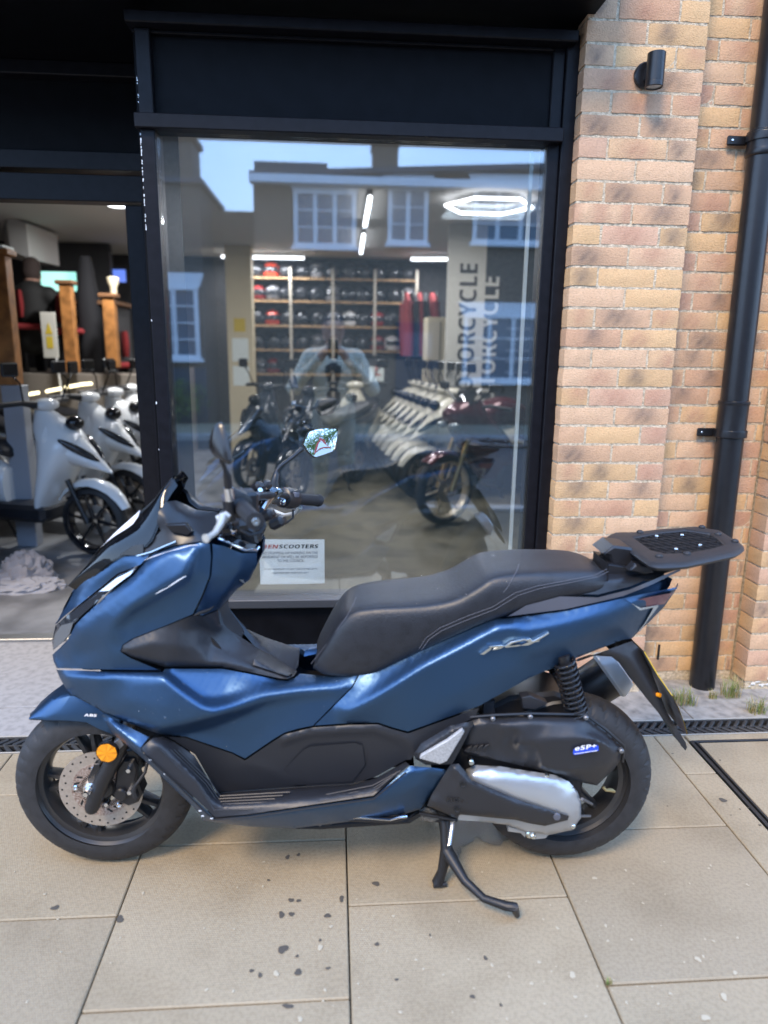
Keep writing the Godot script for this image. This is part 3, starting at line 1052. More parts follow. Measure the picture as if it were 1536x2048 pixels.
	# ---- seat: sections from nose to tail: near lower edge, near shoulder, top
	var seat := [[626, 1336, .085, 636, 1300, .085, .0, .03], [650, 1348, .105, 668, 1250, .1, .012, .03], [690, 1350, .118, 700, 1222, .108, .016, .03], [740, 1347, .122, 750, 1212, .115, .012, .03], [800, 1320, .124, 810, 1208, .12, .010, .03], [860, 1292, .124, 868, 1202, .122, .010, .03], [910, 1270, .124, 915, 1190, .124, .010, .03], [960, 1248, .124, 955, 1168, .122, .010, .03], [1000, 1234, .124, 990, 1148, .118, .008, .03], [1060, 1212, .124, 1050, 1140, .116, .006, .03], [1130, 1196, .12, 1120, 1138, .114, .006, .03], [1190, 1184, .11, 1180, 1137, .104, .006, .03], [1216, 1172, .085, 1210, 1140, .08, .004, .03], [1224, 1160, .05, 1220, 1143, .05, .0, .03]]
	rows = []
	for s in seat:
		var lo := B(s[0], s[1], s[2]); var sh := B(s[3], s[4], s[5]) - Vector3(0, 0.016, 0)
		var c := Vector3(sh.x - 0.004, sh.y + s[6], 0)
		var row := [Vector3(lo.x, lo.y - 0.012, lo.z - 0.03), lo, lo.lerp(sh, 0.35) + Vector3(0, 0, 0.010), lo.lerp(sh, 0.75) + Vector3(0, 0, 0.009), sh + Vector3(0, 0, 0.0), Vector3(sh.x, sh.y + s[6] * 0.3 + 0.005, sh.z * 0.82), Vector3(lerpf(sh.x, c.x, 0.6), sh.y + s[6] * 0.4 + 0.006, sh.z * 0.5), c + Vector3(0, 0.006 - s[6] * 0.6, 0)]
		for k in range(6, -1, -1): row.append(Vector3(row[k].x, row[k].y, -row[k].z))
		rows.append(row)
	g = G.new()
	g.skin(smooth_rows(rows, 4), false, true)
	var st := part("seat", g.mesh(60), M.vinyl, bike)
	drops(g, 150, st, func(p, n): return n.y > 0.45 and p.x > -0.2 and p.x < 0.55)
	g = G.new()
	for q in [[[838, 1298, .130], [852, 1276, .134], [880, 1256, .136], [930, 1234, .135], [985, 1214, .133], [1030, 1186, .131], [1075, 1172, .130], [1140, 1160, .127], [1190, 1150, .115], [1214, 1138, .092]], [[843, 1300, .130], [858, 1279, .135], [884, 1261, .137], [934, 1240, .136], [990, 1219, .134], [1036, 1191, .132], [1080, 1177, .131], [1142, 1165, .128], [1194, 1154, .116], [1217, 1143, .092]], [[622, 1328, .085], [640, 1305, .092], [668, 1268, .104], [694, 1232, .112], [708, 1206, .1], [712, 1194, .085]], [[960, 1240, .126], [990, 1205, .128], [1015, 1175, .13], [1034, 1140, .11], [1038, 1128, .09]]]:
		g = G.new()
		g.tube(bl(q), 0.0007, 5)
		part("stitching", g.mesh(40), M.thread, st)
	# ---- foot well
	g = panel([[326, 1471, .162], [372, 1475, .157], [466, 1507, .147], [490, 1520, .145], [546, 1482, .144], [569, 1468, .144], [626, 1454, .144], [700, 1449, .146], [756, 1448, .149], [786, 1458, .152], [816, 1466, .153], [880, 1443, .152], [960, 1414, .142], [950, 1436, .14], [895, 1460, .15], [846, 1490, .152], [822, 1520, .15], [811, 1521, .143], [752, 1554, .132], [705, 1568, .126], [607, 1573, .121], [433, 1585, .124], [415, 1553, .132], [390, 1510, .145], [350, 1483, .155]],
		[[[466, 1509, .147], [490, 1523, .146], [607, 1568, .124]], [[420, 1500, .148], [440, 1560, .130]], [[570, 1478, .152], [620, 1464, .152], [746, 1456, .155], [812, 1478, .157]], [[560, 1494, .14], [620, 1474, .142], [746, 1470, .145], [800, 1492, .148]], [[520, 1510, .142], [600, 1550, .127]]], 6.5, 1)
	var wl := pair("foot_well", g, M.black_matte, bike, 50)
	g = panel([[560, 1546, .131], [607, 1499, .143], [621, 1492, .145], [710, 1485, .147], [726, 1491, .147], [731, 1530, .14], [705, 1564, .13], [620, 1568, .126]], [], 7.0, 0, 0.008, false)
	part("hatch", g.mesh(50), M.black_matte, wl)
	g = panel([[305, 1476, .188], [326, 1472, .164], [350, 1484, .158], [390, 1511, .148], [415, 1554, .134], [433, 1586, .126], [607, 1574, .123], [705, 1569, .128], [752, 1555, .134], [811, 1522, .145], [820, 1530, .17], [747, 1592, .208], [626, 1610, .212], [499, 1629, .212], [429, 1636, .212], [415, 1620, .212], [283, 1501, .212], [283, 1494, .208]], [[[315, 1484, .2], [400, 1560, .205], [432, 1612, .205], [500, 1610, .203], [626, 1596, .2], [747, 1576, .197]], [[345, 1490, .17], [420, 1575, .16], [445, 1596, .162], [607, 1583, .16], [705, 1578, .165]]], 6.5, 1)
	var fb := pair("footboard", g, M.black_matte, bike, 50)
	g = G.new()
	for k in 6:
		var t := k / 5.0
		g.tube(bl([[lerpf(318, 356, t), lerpf(1497, 1500, t), lerpf(.204, .178, t)], [lerpf(400, 418, t), lerpf(1578, 1560, t), lerpf(.206, .168, t)], [lerpf(428, 440, t), lerpf(1620, 1592, t), lerpf(.208, .17, t)], [lerpf(505, 580, t), lerpf(1618, 1584, t), lerpf(.209, .172, t)]]), 0.0016, 5)
	for k in 3:
		g.tube(bl([[640 + 6 * k, 1603 - 7 * k, .208 - .01 * k], [745, 1585 - 7 * k, .203 - .01 * k], [785 + 8 * k, 1553 - 6 * k, .19 - .01 * k]]), 0.0016, 5)
	part("tread_ribs", g.mesh(40), M.black_matte, fb)
	# blue lower strip
	g = panel([[203, 1431, .135], [206, 1427, .138], [299, 1474, .186], [283, 1494, .21], [283, 1501, .214], [415, 1620, .214], [429, 1637, .214], [499, 1630, .214], [626, 1611, .214], [747, 1594, .21], [820, 1531, .172], [860, 1534, .168], [902, 1540, .155], [899, 1546, .153], [841, 1619, .14], [800, 1632, .15], [700, 1644, .165], [588, 1658, .165], [500, 1654, .17], [405, 1642, .18], [400, 1628, .19], [283, 1516, .19], [221, 1464, .155]], [[[225, 1450, .175], [283, 1505, .214], [412, 1626, .217], [426, 1641, .216], [500, 1636, .217], [626, 1617, .217], [747, 1601, .214], [822, 1541, .184], [890, 1546, .165]], [[640, 1632, .198], [760, 1612, .195], [830, 1572, .18]]], 5.0, 2)
	pair("lower_fairing", g, M.blue, bike, 50)
	g = G.new()
	g.tube(bl([[288, 1508, .217], [350, 1565, .219], [413, 1627, .219], [429, 1640, .218], [500, 1634, .219], [626, 1615, .219], [747, 1598, .216], [812, 1545, .186]]), 0.0022, 6)
	part("edge_trim", g.mesh(40), M.black_satin, fb)
	g = G.new()
	for q in [[400, 1622, .219], [405, 1632, .219], [423, 1637, .22], [300, 1520, .218], [330, 1548, .219]]:
		g.ball(B(q[0], q[1], q[2]), Vector3(.004, .0016, .0016), 6, 4)
	part("chips", g.mesh(40), M.scuff, fb)
	# belly, closing the underside
	g = panel([[405, 1640, .16], [588, 1656, .15], [700, 1642, .15], [800, 1630, .14], [841, 1617, .13], [835, 1560, .12], [700, 1560, .10], [440, 1570, .10]], [], 10.0, 0, 0.03)
	pair("belly_pan", g, M.black_satin, bike, 50)
	g = G.new()
	g.plate(bw([[300, 1180], [380, 1180], [400, 1250], [480, 1340], [600, 1400], [700, 1410], [900, 1330], [1000, 1290], [1180, 1270], [1140, 1300], [960, 1390], [820, 1440], [700, 1560], [450, 1570], [330, 1440], [250, 1390], [200, 1340], [200, 1290]], 0.09), Vector3(0, 0, -0.18))
	part("inner_frame", g.mesh(30), M.black_satin, bike)
	g = G.new()
	g.plate(bw([[396, 1232], [436, 1214], [446, 1250], [480, 1284], [440, 1310], [400, 1290]], 0.05), Vector3(0, 0, -0.10), 0.006)
	part("steering_shroud", g.mesh(30), M.black_matte, bike)
	# passenger peg bracket
	g = panel([[945, 1441, .172], [949, 1447, .17], [905, 1529, .168], [852, 1531, .168], [830, 1518, .168], [826, 1508, .168], [842, 1486, .168], [901, 1450, .17]], [[[840, 1505, .185], [900, 1462, .188], [930, 1452, .185]]], 6.0, 1, 0.04)
	var pg := pair("peg_bracket", g, M.black_matte, bike, 45)
	g = G.new()
	g.plate(bl([[925, 1459, .194], [895, 1481, .196], [842, 1512, .194], [840, 1518, .192], [880, 1529, .189], [894, 1523, .189], [929, 1465, .192]]), Vector3(0, 0, -0.01), 0.002)
	pair("foot_peg", g, M.brushed, pg, 45)
	build_rear(bike, ra, rw)
	build_bars(bike)
	letters_pcx(tail)

func smooth_rows(rows: Array, k: int) -> Array:
	# Catmull-Rom between sections and along each section
	var a := []
	for r in rows: a.append(crom(r, k))
	var out := []
	var n: int = a[0].size()
	for i in a.size() - 1:
		for s in k:
			var t := float(s) / k
			var row := []
			for j in n: row.append(a[i][j].cubic_interpolate(a[i + 1][j], a[maxi(i - 1, 0)][j], a[mini(i + 2, a.size() - 1)][j], t))
			out.append(row)
	out.append(a[-1])
	return out

func crom(r: Array, k: int) -> Array:
	var o := []
	for i in r.size() - 1:
		for s in k: o.append(r[i].cubic_interpolate(r[i + 1], r[maxi(i - 1, 0)], r[mini(i + 2, r.size() - 1)], float(s) / k))
	o.append(r[-1])
	return o

# raised lettering: text with its lower left corner at `at`, letters h metres high
func letters(text: String, at: Vector3, h: float, wide: float, slant: float, turn: Basis, m: Material, parent: Node, called: String, bold := true, depth := 0.001) -> MeshInstance3D:
	var t := TextMesh.new()
	var fnt := SystemFont.new()
	fnt.font_names = PackedStringArray(["Droid Sans"])
	fnt.font_weight = 700 if bold else 400
	t.font = fnt
	t.text = text
	t.font_size = 32
	t.pixel_size = h / 24.0
	t.depth = depth
	t.curve_step = 2.0
	t.horizontal_alignment = HORIZONTAL_ALIGNMENT_LEFT
	t.vertical_alignment = VERTICAL_ALIGNMENT_BOTTOM
	var o := part(called, t, m, parent)
	var b := Basis(Vector3(wide, 0, 0), Vector3(slant, 1, 0), Vector3(0, 0, 1))
	o.transform = Transform3D(turn * b, at)
	return o

func letters_pcx(tail: Node) -> void:
	# cut letters of the badge, each a slanted plate proud of the fairing
	var sets := {"letter_p": [[[960, 1309], [986, 1291], [982, 1300], [968, 1310]], [[976, 1293], [1003, 1290], [1010, 1292], [1002, 1298], [984, 1301], [988, 1297], [998, 1295], [984, 1296]]],
		"letter_c": [[[1008, 1293], [1022, 1284], [1052, 1277], [1050, 1281], [1026, 1287], [1018, 1292], [1042, 1289], [1038, 1293], [1012, 1296]]],
		"letter_x": [[[1046, 1280], [1060, 1277], [1066, 1282], [1098, 1265], [1098, 1268], [1072, 1284], [1080, 1280], [1078, 1284], [1070, 1285], [1058, 1291], [1038, 1292], [1058, 1284]]]}
	var n := Node3D.new()
	n.name = "badge"
	tail.add_child(n)
	for k in sets:
		var g := G.new()
		for poly in sets[k]: g.plate(bl(poly.map(func(p): return [p[0], p[1], 0.170 - (p[0] - 960) * 0.00006])), Vector3(0, 0, -0.012), 0.0008)
		part(k, g.mesh(30), M.chrome_satin, n)

func build_rear(bike: Node3D, ra: Vector3, rw: Node3D) -> void:
	var g: G
	# air cleaner box
	g = panel([[930, 1443, .13], [957, 1431, .135], [986, 1434, .135], [1061, 1430, .135], [1171, 1432, .132], [1212, 1462, .13], [1246, 1494, .125], [1241, 1523, .125], [1227, 1541, .12], [1194, 1572, .115], [1172, 1568, .12], [1103, 1550, .125], [1061, 1537, .13], [1000, 1522, .135], [927, 1508, .13], [920, 1480, .13]],
		[[[940, 1452, .150], [990, 1446, .158], [1061, 1443, .162], [1160, 1446, .158], [1228, 1496, .150]], [[1032, 1490, .168], [1100, 1480, .182], [1190, 1474, .188], [1205, 1480, .186], [1236, 1506, .152]], [[1075, 1542, .16], [1140, 1545, .172], [1215, 1530, .155]], [[1024, 1484, .140], [1050, 1525, .136], [1000, 1500, .145], [940, 1492, .15]], [[985, 1505, .14], [1040, 1518, .14]], [[1012, 1455, .166], [1080, 1464, .168]]], 6.0, 1, 0.06, false)
	var ab := part("air_box", g.mesh(45), M.black_matte, bike)
	for q in [[986, 1438], [1061, 1434], [1172, 1436], [1243, 1502]]:
		g = G.new()
		g.lathe([Vector2(0, 0.004), Vector2(0.004, 0.004), Vector2(0.0065, 0.002), Vector2(0.0075, -0.006)], B(q[0], q[1], 0.148), Vector3.BACK, 14)
		part("screw", g.mesh(30), M.grey_metal, ab)
	g = G.new()
	g.tube(bl([[940, 1434, .14], [986, 1430, .143], [1061, 1427, .143], [1171, 1429, .14], [1212, 1459, .138], [1248, 1492, .132], [1245, 1524, .13]]), 0.004, 6)
	part("box_seam", g.mesh(40), M.black_satin, ab)
	for k in 4:
		g = G.new()
		g.plate(bw([[928 + k * 11, 1502], [938 + k * 11, 1494 - k], [946 + k * 11, 1492 - k], [938 + k * 11, 1506]], 0.158), Vector3(0, 0, -0.01), 0.001)
		part("vent_slat", g.mesh(30), M.black_satin, ab)
	g = panel([[1146, 1498, .187], [1194, 1489, .187], [1198, 1492, .187], [1198, 1502, .187], [1150, 1511, .187], [1145, 1508, .187]], [], 8.0, 0, 0.004, false)
	var sk := part("sticker", g.mesh(40), M.sticker_blue, ab)
	letters("eSP+", B(1148, 1505, 0.1885), 0.0125, 1.55, 0.2, Basis(Vector3.BACK, 0.16), M.white_print, sk, "lettering", true, 0.0006)
	letters("ENHANCED SMART POWER", B(1149, 1509.5, 0.1885), 0.0028, 1.25, 0.1, Basis(Vector3.BACK, 0.16), M.white_print, sk, "small_print", true, 0.0004)
	# silver case and black cover of the drive
	g = panel([[931, 1538, .13], [950, 1529, .135], [1002, 1532, .14], [1064, 1542, .145], [1110, 1549, .145], [1139, 1563, .142], [1156, 1583, .14], [1163, 1605, .14], [1163, 1636, .14], [1145, 1661, .138], [1097, 1671, .138], [1048, 1664, .138], [1015, 1651, .136], [960, 1644, .135], [915, 1641, .13], [925, 1590, .13]], [[[934, 1541, .150], [1000, 1540, .156], [1064, 1551, .162], [1120, 1566, .162], [1150, 1592, .158], [1158, 1618, .155]], [[940, 1556, .168], [1036, 1592, .178], [1110, 1616, .178], [1140, 1632, .172]], [[1095, 1662, .152], [1140, 1652, .152]], [[1000, 1560, .170], [1080, 1580, .174], [1130, 1604, .172]]], 6.0, 3, 0.07, false)
	var dc := part("drive_case", g.mesh(45), M.silver_paint, bike)
	g = panel([[901, 1527, .165], [918, 1527, .168], [932, 1543, .17], [944, 1559, .172], [1036, 1598, .178], [1110, 1622, .178], [1139, 1632, .175], [1136, 1641, .173], [1090, 1653, .17], [1060, 1648, .17], [1032, 1641, .168], [921, 1630, .16], [911, 1637, .158], [853, 1612, .155], [862, 1590, .156]], [[[905, 1535, .182], [935, 1560, .188], [1030, 1606, .19], [1120, 1630, .184]], [[870, 1605, .168], [920, 1622, .172], [1030, 1633, .178], [1090, 1645, .175]]], 6.0, 1, 0.03, false)
	var cv := part("drive_cover", g.mesh(45), M.black_matte, bike)
	for q in [[926, 1569], [914, 1619]]:
		g = G.new()
		g.lathe([Vector2(0, -0.002), Vector2(0.006, -0.002), Vector2(0.0075, 0.001), Vector2(0.009, 0.001), Vector2(0.009, -0.004)], B(q[0], q[1], 0.187 if q[1] < 1600 else 0.175), Vector3.BACK, 16)
		part("bolt_hole", g.mesh(30), M.hole, cv)
	g = G.new()
	g.lathe([Vector2(0, 0.002), Vector2(0.005, 0.003), Vector2(0.009, 0.002), Vector2(0.010, -0.004)], B(1114, 1634, 0.184), Vector3.BACK, 18)
	part("cap_bolt", g.mesh(30), M.grey_satin, cv)
	letters("HONDA", B(889, 1606, 0.179), 0.014, 1.5, 0.06, Basis(Vector3.UP, 0.05) * Basis(Vector3.BACK, -0.08), M.black_gloss, cv, "lettering", true, 0.003)
	for q in [[942, 1524, 0.15, 0.008], [1094, 1551, 0.15, 0.006], [1060, 1668, 0.12, 0.012], [1066, 1672, 0.125, 0.008], [1145, 1652, 0.142, 0.008]]:
		g = G.new()
		g.lathe([Vector2(0, 0.006), Vector2(q[3] * 0.7, 0.006), Vector2(q[3], 0.003), Vector2(q[3] * 1.1, -0.012)], B(q[0], q[1], q[2]), Vector3.BACK, 12)
		part("case_bolt", g.mesh(30), M.chrome_satin, dc)
	g = G.new()
	g.plate(bw([[1015, 1652], [1055, 1664], [1050, 1676], [1042, 1668], [1016, 1664]], 0.11), Vector3(0, 0, -0.04), 0.003)
	g.plate(bw([[1062, 1662], [1100, 1668], [1092, 1678], [1068, 1680]], 0.115), Vector3(0, 0, -0.04), 0.003)
	part("case_foot", g.mesh(30), M.silver_paint, dc)
	# engine block behind, dark
	g = G.new()
	g.plate(bw([[860, 1530], [930, 1460], [1100, 1450], [1180, 1480], [1160, 1620], [1060, 1650], [900, 1625]], 0.10), Vector3(0, 0, -0.17), 0.01)
	g.plate(bw([[960, 1425], [1020, 1395], [1110, 1385], [1150, 1400], [1160, 1440], [960, 1450]], 0.07), Vector3(0, 0, -0.13), 0.01)
	part("engine_block", g.mesh(35), M.black_satin, bike)
	g = G.new()
	g.plate(bw([[1042, 1395], [1060, 1392], [1096, 1408], [1070, 1420], [1046, 1418]], 0.12), Vector3(0, 0, -0.03), 0.003)
	part("engine_bracket", g.mesh(35), M.black_matte, bike)
	g = G.new()
	g.plate(bw([[966, 1404], [990, 1402], [990, 1430], [966, 1430]], 0.1), Vector3(0, 0, -0.03), 0.003)
	part("engine_bracket", g.mesh(35), M.black_matte, bike)
	# axle studs and stand of the wheel inside
	g = G.new()
	g.tube(bl([[1164, 1598, .13], [1184, 1608, .09]]), 0.004, 8)
	g.tube(bl([[1160, 1632, .13], [1180, 1632, .09]]), 0.004, 8)
	part("rear_stud", g.mesh(35), M.grey_metal, bike)
	g = G.new()
	g.tube(bl([[1205, 1573, .088], [1212, 1580, .088], [1222, 1580, .086], [1229, 1583, .084]]), [0.0045, 0.0045, 0.0055, 0.004], 8)
	part("air_valve", g.mesh(35), M.brass, bike)
	# rear shock: damper and coil
	for s in [1.0, -1.0]:
		var a := B(1126, 1310, 0.115); var b := B(1154, 1432, 0.115)
		a.z *= s; b.z *= s
		g = G.new()
		g.tube([a, a.lerp(b, 0.5), a.lerp(b, 0.51), b], [0.016, 0.016, 0.012, 0.012], 12)
		var sh := part("rear_shock", g.mesh(35), M.black_satin, bike)
		var coil := []
		var ax := (b - a).normalized()
		var p := ax.cross(Vector3.BACK).normalized(); var q := ax.cross(p)
		for i in 12 * 11 + 1:
			var t := i / 132.0
			var an := TAU * i / 12.0
			coil.append(a.lerp(b, 0.06 + 0.9 * t) + (p * cos(an) + q * sin(an)) * lerpf(0.026, 0.029, t))
		g = G.new()
		g.tube(coil, 0.0042, 6)
		part("coil_spring", g.mesh(60), M.black_gloss, sh)
	# inner mudguard over the tyre
	var rows := []
	for k in 9:
		var an := lerpf(0.9, 2.7, k / 8.0)
		var c := ra + Vector3(cos(an), sin(an), 0) * 0.285
		rows.append([c + Vector3(0, -0.02, 0.075), c + Vector3(0, 0, 0.06), c, c + Vector3(0, 0, -0.06), c + Vector3(0, -0.02, -0.075)])
	g = G.new()
	g.skin(rows.slice(3))
	part("inner_mudguard", g.mesh(50), M.black_satin, bike)
	# muffler on the far side
	g = G.new()
	var m0 := B(1000, 1640, -0.15); var m1 := B(1165, 1385, -0.15); var m2 := B(1216, 1352, -0.15)
	g.tube([m0, m0.lerp(m1, 0.4), m1.lerp(m0, 0.2), m1, m2], [0.03, 0.05, 0.062, 0.066, 0.066], 24)
	var mf := part("muffler", g.mesh(35), M.black_satin, bike)
	g = G.new()
	var md := (m2 - m1).normalized()
	g.lathe([Vector2(0.068, -0.004), Vector2(0.074, 0.004), Vector2(0.074, 0.012), Vector2(0.06, 0.045), Vector2(0.035, 0.055), Vector2(0, 0.055)], m2, md, 28)
	part("muffler_cap", g.mesh(35), M.cap_silver, mf)
	# rear mudguard arm
	g = panel([[1150, 1322, .085], [1206, 1302, .085], [1264, 1281, .062], [1281, 1298, .055], [1304, 1343, .05], [1332, 1418, .045], [1345, 1441, .04], [1372, 1484, .03], [1375, 1495, .028], [1371, 1502, .028], [1362, 1493, .03], [1340, 1455, .045], [1290, 1395, .06], [1260, 1352, .066], [1240, 1328, .07], [1222, 1314, .075], [1180, 1312, .08]], [[[1220, 1306, .085], [1260, 1320, .082], [1300, 1380, .07], [1345, 1460, .045]]], 6.0, 1, 0.03)
	var rg := pair("rear_mudguard", g, M.black_matte, bike, 50)
	g = G.new()
	var e0 := B(1270, 1285, .055); var e1 := B(1340, 1440, .045)
	g.skin([[e0, Vector3(e0.x, e0.y, -e0.z)], [e1, Vector3(e1.x, e1.y, -e1.z)]])
	part("mudguard_back", g.mesh(50), M.black_matte, rg)
	# number plate, edge on: a bent board
	var pl := [[1288, 1304], [1316, 1352], [1344, 1392], [1356, 1416], [1368, 1448], [1374, 1470]]
	g = G.new()
	var face := []; var bck := []
	for q in pl:
		var p := B(q[0], q[1], 0.085)
		face.append([p, Vector3(p.x - 0.004, p.y, 0), Vector3(p.x, p.y, -p.z)])
	for r in face: bck.append([r[0] + Vector3(0.002, 0.0005, 0), r[1] + Vector3(0.002, 0.0005, 0), r[2] + Vector3(0.002, 0.0005, 0)])
	g.skin(face)
	var np := part("number_plate", g.mesh(50), M.plate_back, bike)
	g = G.new()
	g.skin(bck)
	for i in 2: g.quad(g.add(face[i][0]), g.add(face[i + 1][0]), g.add(bck[i + 1][0]), g.add(bck[i][0]))
	part("yellow_face", g.mesh(30), M.plate_yellow, np)
	g = G.new()
	g.lathe([Vector2(0, 0.004), Vector2(0.006, 0.004), Vector2(0.006, -0.01), Vector2(0, -0.01)], B(1318, 1390, 0.06), Vector3(0.6, 0.2, 0.8), 12)
	part("rear_reflector", g.mesh(30), M.amber, np)
	# ---- rack
	var yr := B(1350, 1090, 0.0).y
	var outer := []
	var half := [[1212, 1070], [1226, 1064], [1262, 1064], [1320, 1057], [1393, 1053], [1444, 1061], [1488, 1087], [1490, 1096], [1474, 1106], [1372, 1128], [1320, 1131], [1300, 1127], [1264, 1102], [1238, 1083], [1216, 1082]]
	for q in half: outer.append(BY(q[0], q[1], yr))
	var inner := []
	for q in [[1268, 1076], [1320, 1066], [1372, 1061], [1420, 1068], [1434, 1076], [1448, 1090], [1420, 1098], [1372, 1107], [1330, 1108], [1305, 1102]]: inner.append(BY(q[0], q[1], yr))
	g = G.new()
	var po := PackedVector2Array(); var pi := PackedVector2Array()
	for p in outer: po.append(Vector2(p.x, p.z))
	for p in inner: pi.append(Vector2(p.x, p.z))
	# rim: bands between outline and opening
	var no := 60
	var ro := resample(po, no); var ri := resample_to(pi, ro)
	rows = [[], [], [], [], [], []]
	for i in no:
		var a := ro[i]; var b := ri[i]
		var dd := (b - a).normalized()
		rows[0].append(Vector3(b.x, yr - 0.012, b.y)); rows[1].append(Vector3(b.x, yr - 0.002, b.y)); rows[2].append(Vector3((b - dd * 0.006).x, yr + 0.003, (b - dd * 0.006).y))
		rows[3].append(Vector3((a + dd * 0.012).x, yr + 0.002, (a + dd * 0.012).y)); rows[4].append(Vector3(a.x, yr - 0.008, a.y)); rows[5].append(Vector3((a + dd * 0.006).x, yr - 0.016, (a + dd * 0.006).y))
	g.skin(rows, true)
	var rk := part("rear_rack", g.mesh(50), M.black_plastic, bike)
	g = G.new()
	var floor_pts := []
	for i in no: floor_pts.append(Vector3(ri[i].x, yr - 0.016, ri[i].y))
	g.plate(floor_pts, Vector3(0, -0.006, 0))
	part("rack_tray", g.mesh(30), M.black_satin, rk)
	var bb := Rect2(pi[0], Vector2.ZERO)
	for p in pi: bb = bb.expand(p)
	var bars := 0
	for dir in [Vector2(0.55, 1.0).normalized(), Vector2(1.0, -0.12).normalized()]:
		var nr := Vector2(-dir.y, dir.x)
		for k in range(-9, 10):
			var c := bb.get_center() + nr * k * (0.024 if dir.y > 0.5 else 0.042)
			var seg := Geometry2D.intersect_polyline_with_polygon(PackedVector2Array([c - dir * 0.5, c + dir * 0.5]), pi)
			for s in seg:
				if s.size() < 2 or s[0].distance_to(s[-1]) < 0.01: continue
				g = G.new()
				var p0 := Vector3(s[0].x, yr - 0.002, s[0].y); var p1 := Vector3(s[-1].x, yr - 0.002, s[-1].y)
				var sd := Vector3(nr.x, 0, nr.y) * 0.0012
				g.plate([p0 - sd, p0 + sd, p1 + sd, p1 - sd], Vector3(0, -0.013, 0))
				part("lattice_bar", g.mesh(30), M.black_plastic, rk)
				bars += 1
	for q in [[1313, 1072], [1352, 1098], [1400, 1090], [1364, 1070]]:
		g = G.new()
		g.lathe([Vector2(0, 0.003), Vector2(0.004, 0.003), Vector2(0.0055, 0.0), Vector2(0.0055, -0.008)], BY(q[0], q[1], yr), Vector3.UP, 10)
		part("rack_screw", g.mesh(30), M.chrome, rk)
	for q in [[1280, 1064], [1404, 1054], [1470, 1082], [1374, 1107], [1318, 1112], [1436, 1068]]:
		g = G.new()
		g.ball(BY(q[0], q[1], yr + 0.004), Vector3(0.010, 0.006, 0.010), 12, 6)
		part("rubber_pad", g.mesh(50), M.black_rubber, rk)
	g = G.new()
	g.plate(bw([[1206, 1108], [1228, 1092], [1262, 1096], [1300, 1122], [1380, 1128], [1372, 1136], [1326, 1150], [1262, 1146], [1256, 1136], [1226, 1132], [1220, 1112]], 0.045), Vector3(0, 0, -0.09), 0.006)
	g.plate(bw([[1258, 1142], [1272, 1128], [1300, 1132], [1310, 1146], [1290, 1150]], 0.1), Vector3(0, 0, -0.03), 0.006)
	g.plate(bw([[1216, 1128], [1330, 1146], [1330, 1160], [1240, 1166], [1214, 1160]], 0.06), Vector3(0, 0, -0.12), 0.004)
	part("rack_mount", g.mesh(35), M.black_satin, rk)
	# ---- centre stand, side stand
	g = G.new()
	for s in [1.0]:
		var c0 := B(890, 1640, 0.10); var foot := BY(878, 1772, 0.004); var tn := BY(1034, 1830, 0.012)
		var kn := B(893, 1700, 0.13)
		g.tube([c0, c0.lerp(kn, 0.6), kn], [0.014, 0.016, 0.017], 10)
		g.tube([kn, kn.lerp(foot, 0.6), foot + Vector3(-0.005, 0.01, 0)], [0.017, 0.013, 0.016], 10)
		g.tube([foot + Vector3(-0.016, 0.006, 0.004), foot + Vector3(0.02, 0.006, 0.0)], 0.007, 8)
		var t1 := B(930, 1762, 0.19); var t2 := B(968, 1797, 0.235); var t3 := B(1012, 1812, 0.262)
		g.tube([kn, t1, t2, t3, t3 + Vector3(0.02, 0.002, 0.006), tn], [0.018, 0.012, 0.010, 0.012, 0.0125, 0.008], 10)
		# far leg and cross tube
		var fc := Vector3(c0.x, c0.y, -c0.z); var ff := Vector3(foot.x, foot.y, -foot.z)
		g.tube([fc, ff + Vector3(0, 0.01, 0)], [0.014, 0.014], 8)
		g.tube([c0, fc], 0.016, 10)
		g.tube([kn, Vector3(kn.x, kn.y, -kn.z)], 0.010, 8)
	var cs := part("centre_stand", g.mesh(45), M.stand_black, bike)
	g = G.new()
	var s0 := B(905, 1640, 0.135); var s1 := B(897, 1690, 0.145)
	var coil2 := []
	for i in 8 * 12 + 1:
		var an := TAU * i / 8.0
		coil2.append(s0.lerp(s1, i / 96.0) + Vector3(cos(an), 0, sin(an)) * 0.0065)
	g.tube(coil2, 0.0016, 5)
	part("stand_spring", g.mesh(60), M.chrome, cs)
	g = G.new()
	var k0 := B(655, 1641, 0.15)
	g.lathe([Vector2(0, 0.006), Vector2(0.012, 0.006), Vector2(0.016, 0.0), Vector2(0.016, -0.02)], k0, Vector3.BACK, 16)
	g.tube(bl([[652, 1642, .155], [700, 1638, .16], [760, 1640, .16], [790, 1639, .158], [812, 1633, .155]]), [0.009, 0.007, 0.007, 0.007, 0.008], 10)
	var ss := part("side_stand", g.mesh(45), M.black_satin, bike)
	g = G.new()
	g.tube(bl([[668, 1637, .168], [720, 1635, .17], [780, 1640, .168], [800, 1634, .166], [814, 1633, .164]]), [0.003, 0.003, 0.003, 0.004, 0.004], 8)
	part("return_spring", g.mesh(45), M.chrome, ss)
	g = G.new()
	g.plate(bw([[628, 1646], [640, 1636], [652, 1644], [640, 1654]], 0.16), Vector3(0, 0, -0.02), 0.002)
	part("stand_lug", g.mesh(35), M.grey_metal, ss)
	g = G.new()
	g.plate(bw([[588, 1658], [640, 1650], [700, 1644], [812, 1640], [840, 1622], [845, 1634], [820, 1650], [640, 1662]], 0.12), Vector3(0, 0, -0.2), 0.006)
	g.plate(bw([[836, 1614], [862, 1610], [905, 1634], [900, 1650], [860, 1646], [840, 1632]], 0.11), Vector3(0, 0, -0.18), 0.006)
	g.tube(bl([[838, 1626, .125], [915, 1640, .13]]), 0.005, 8)
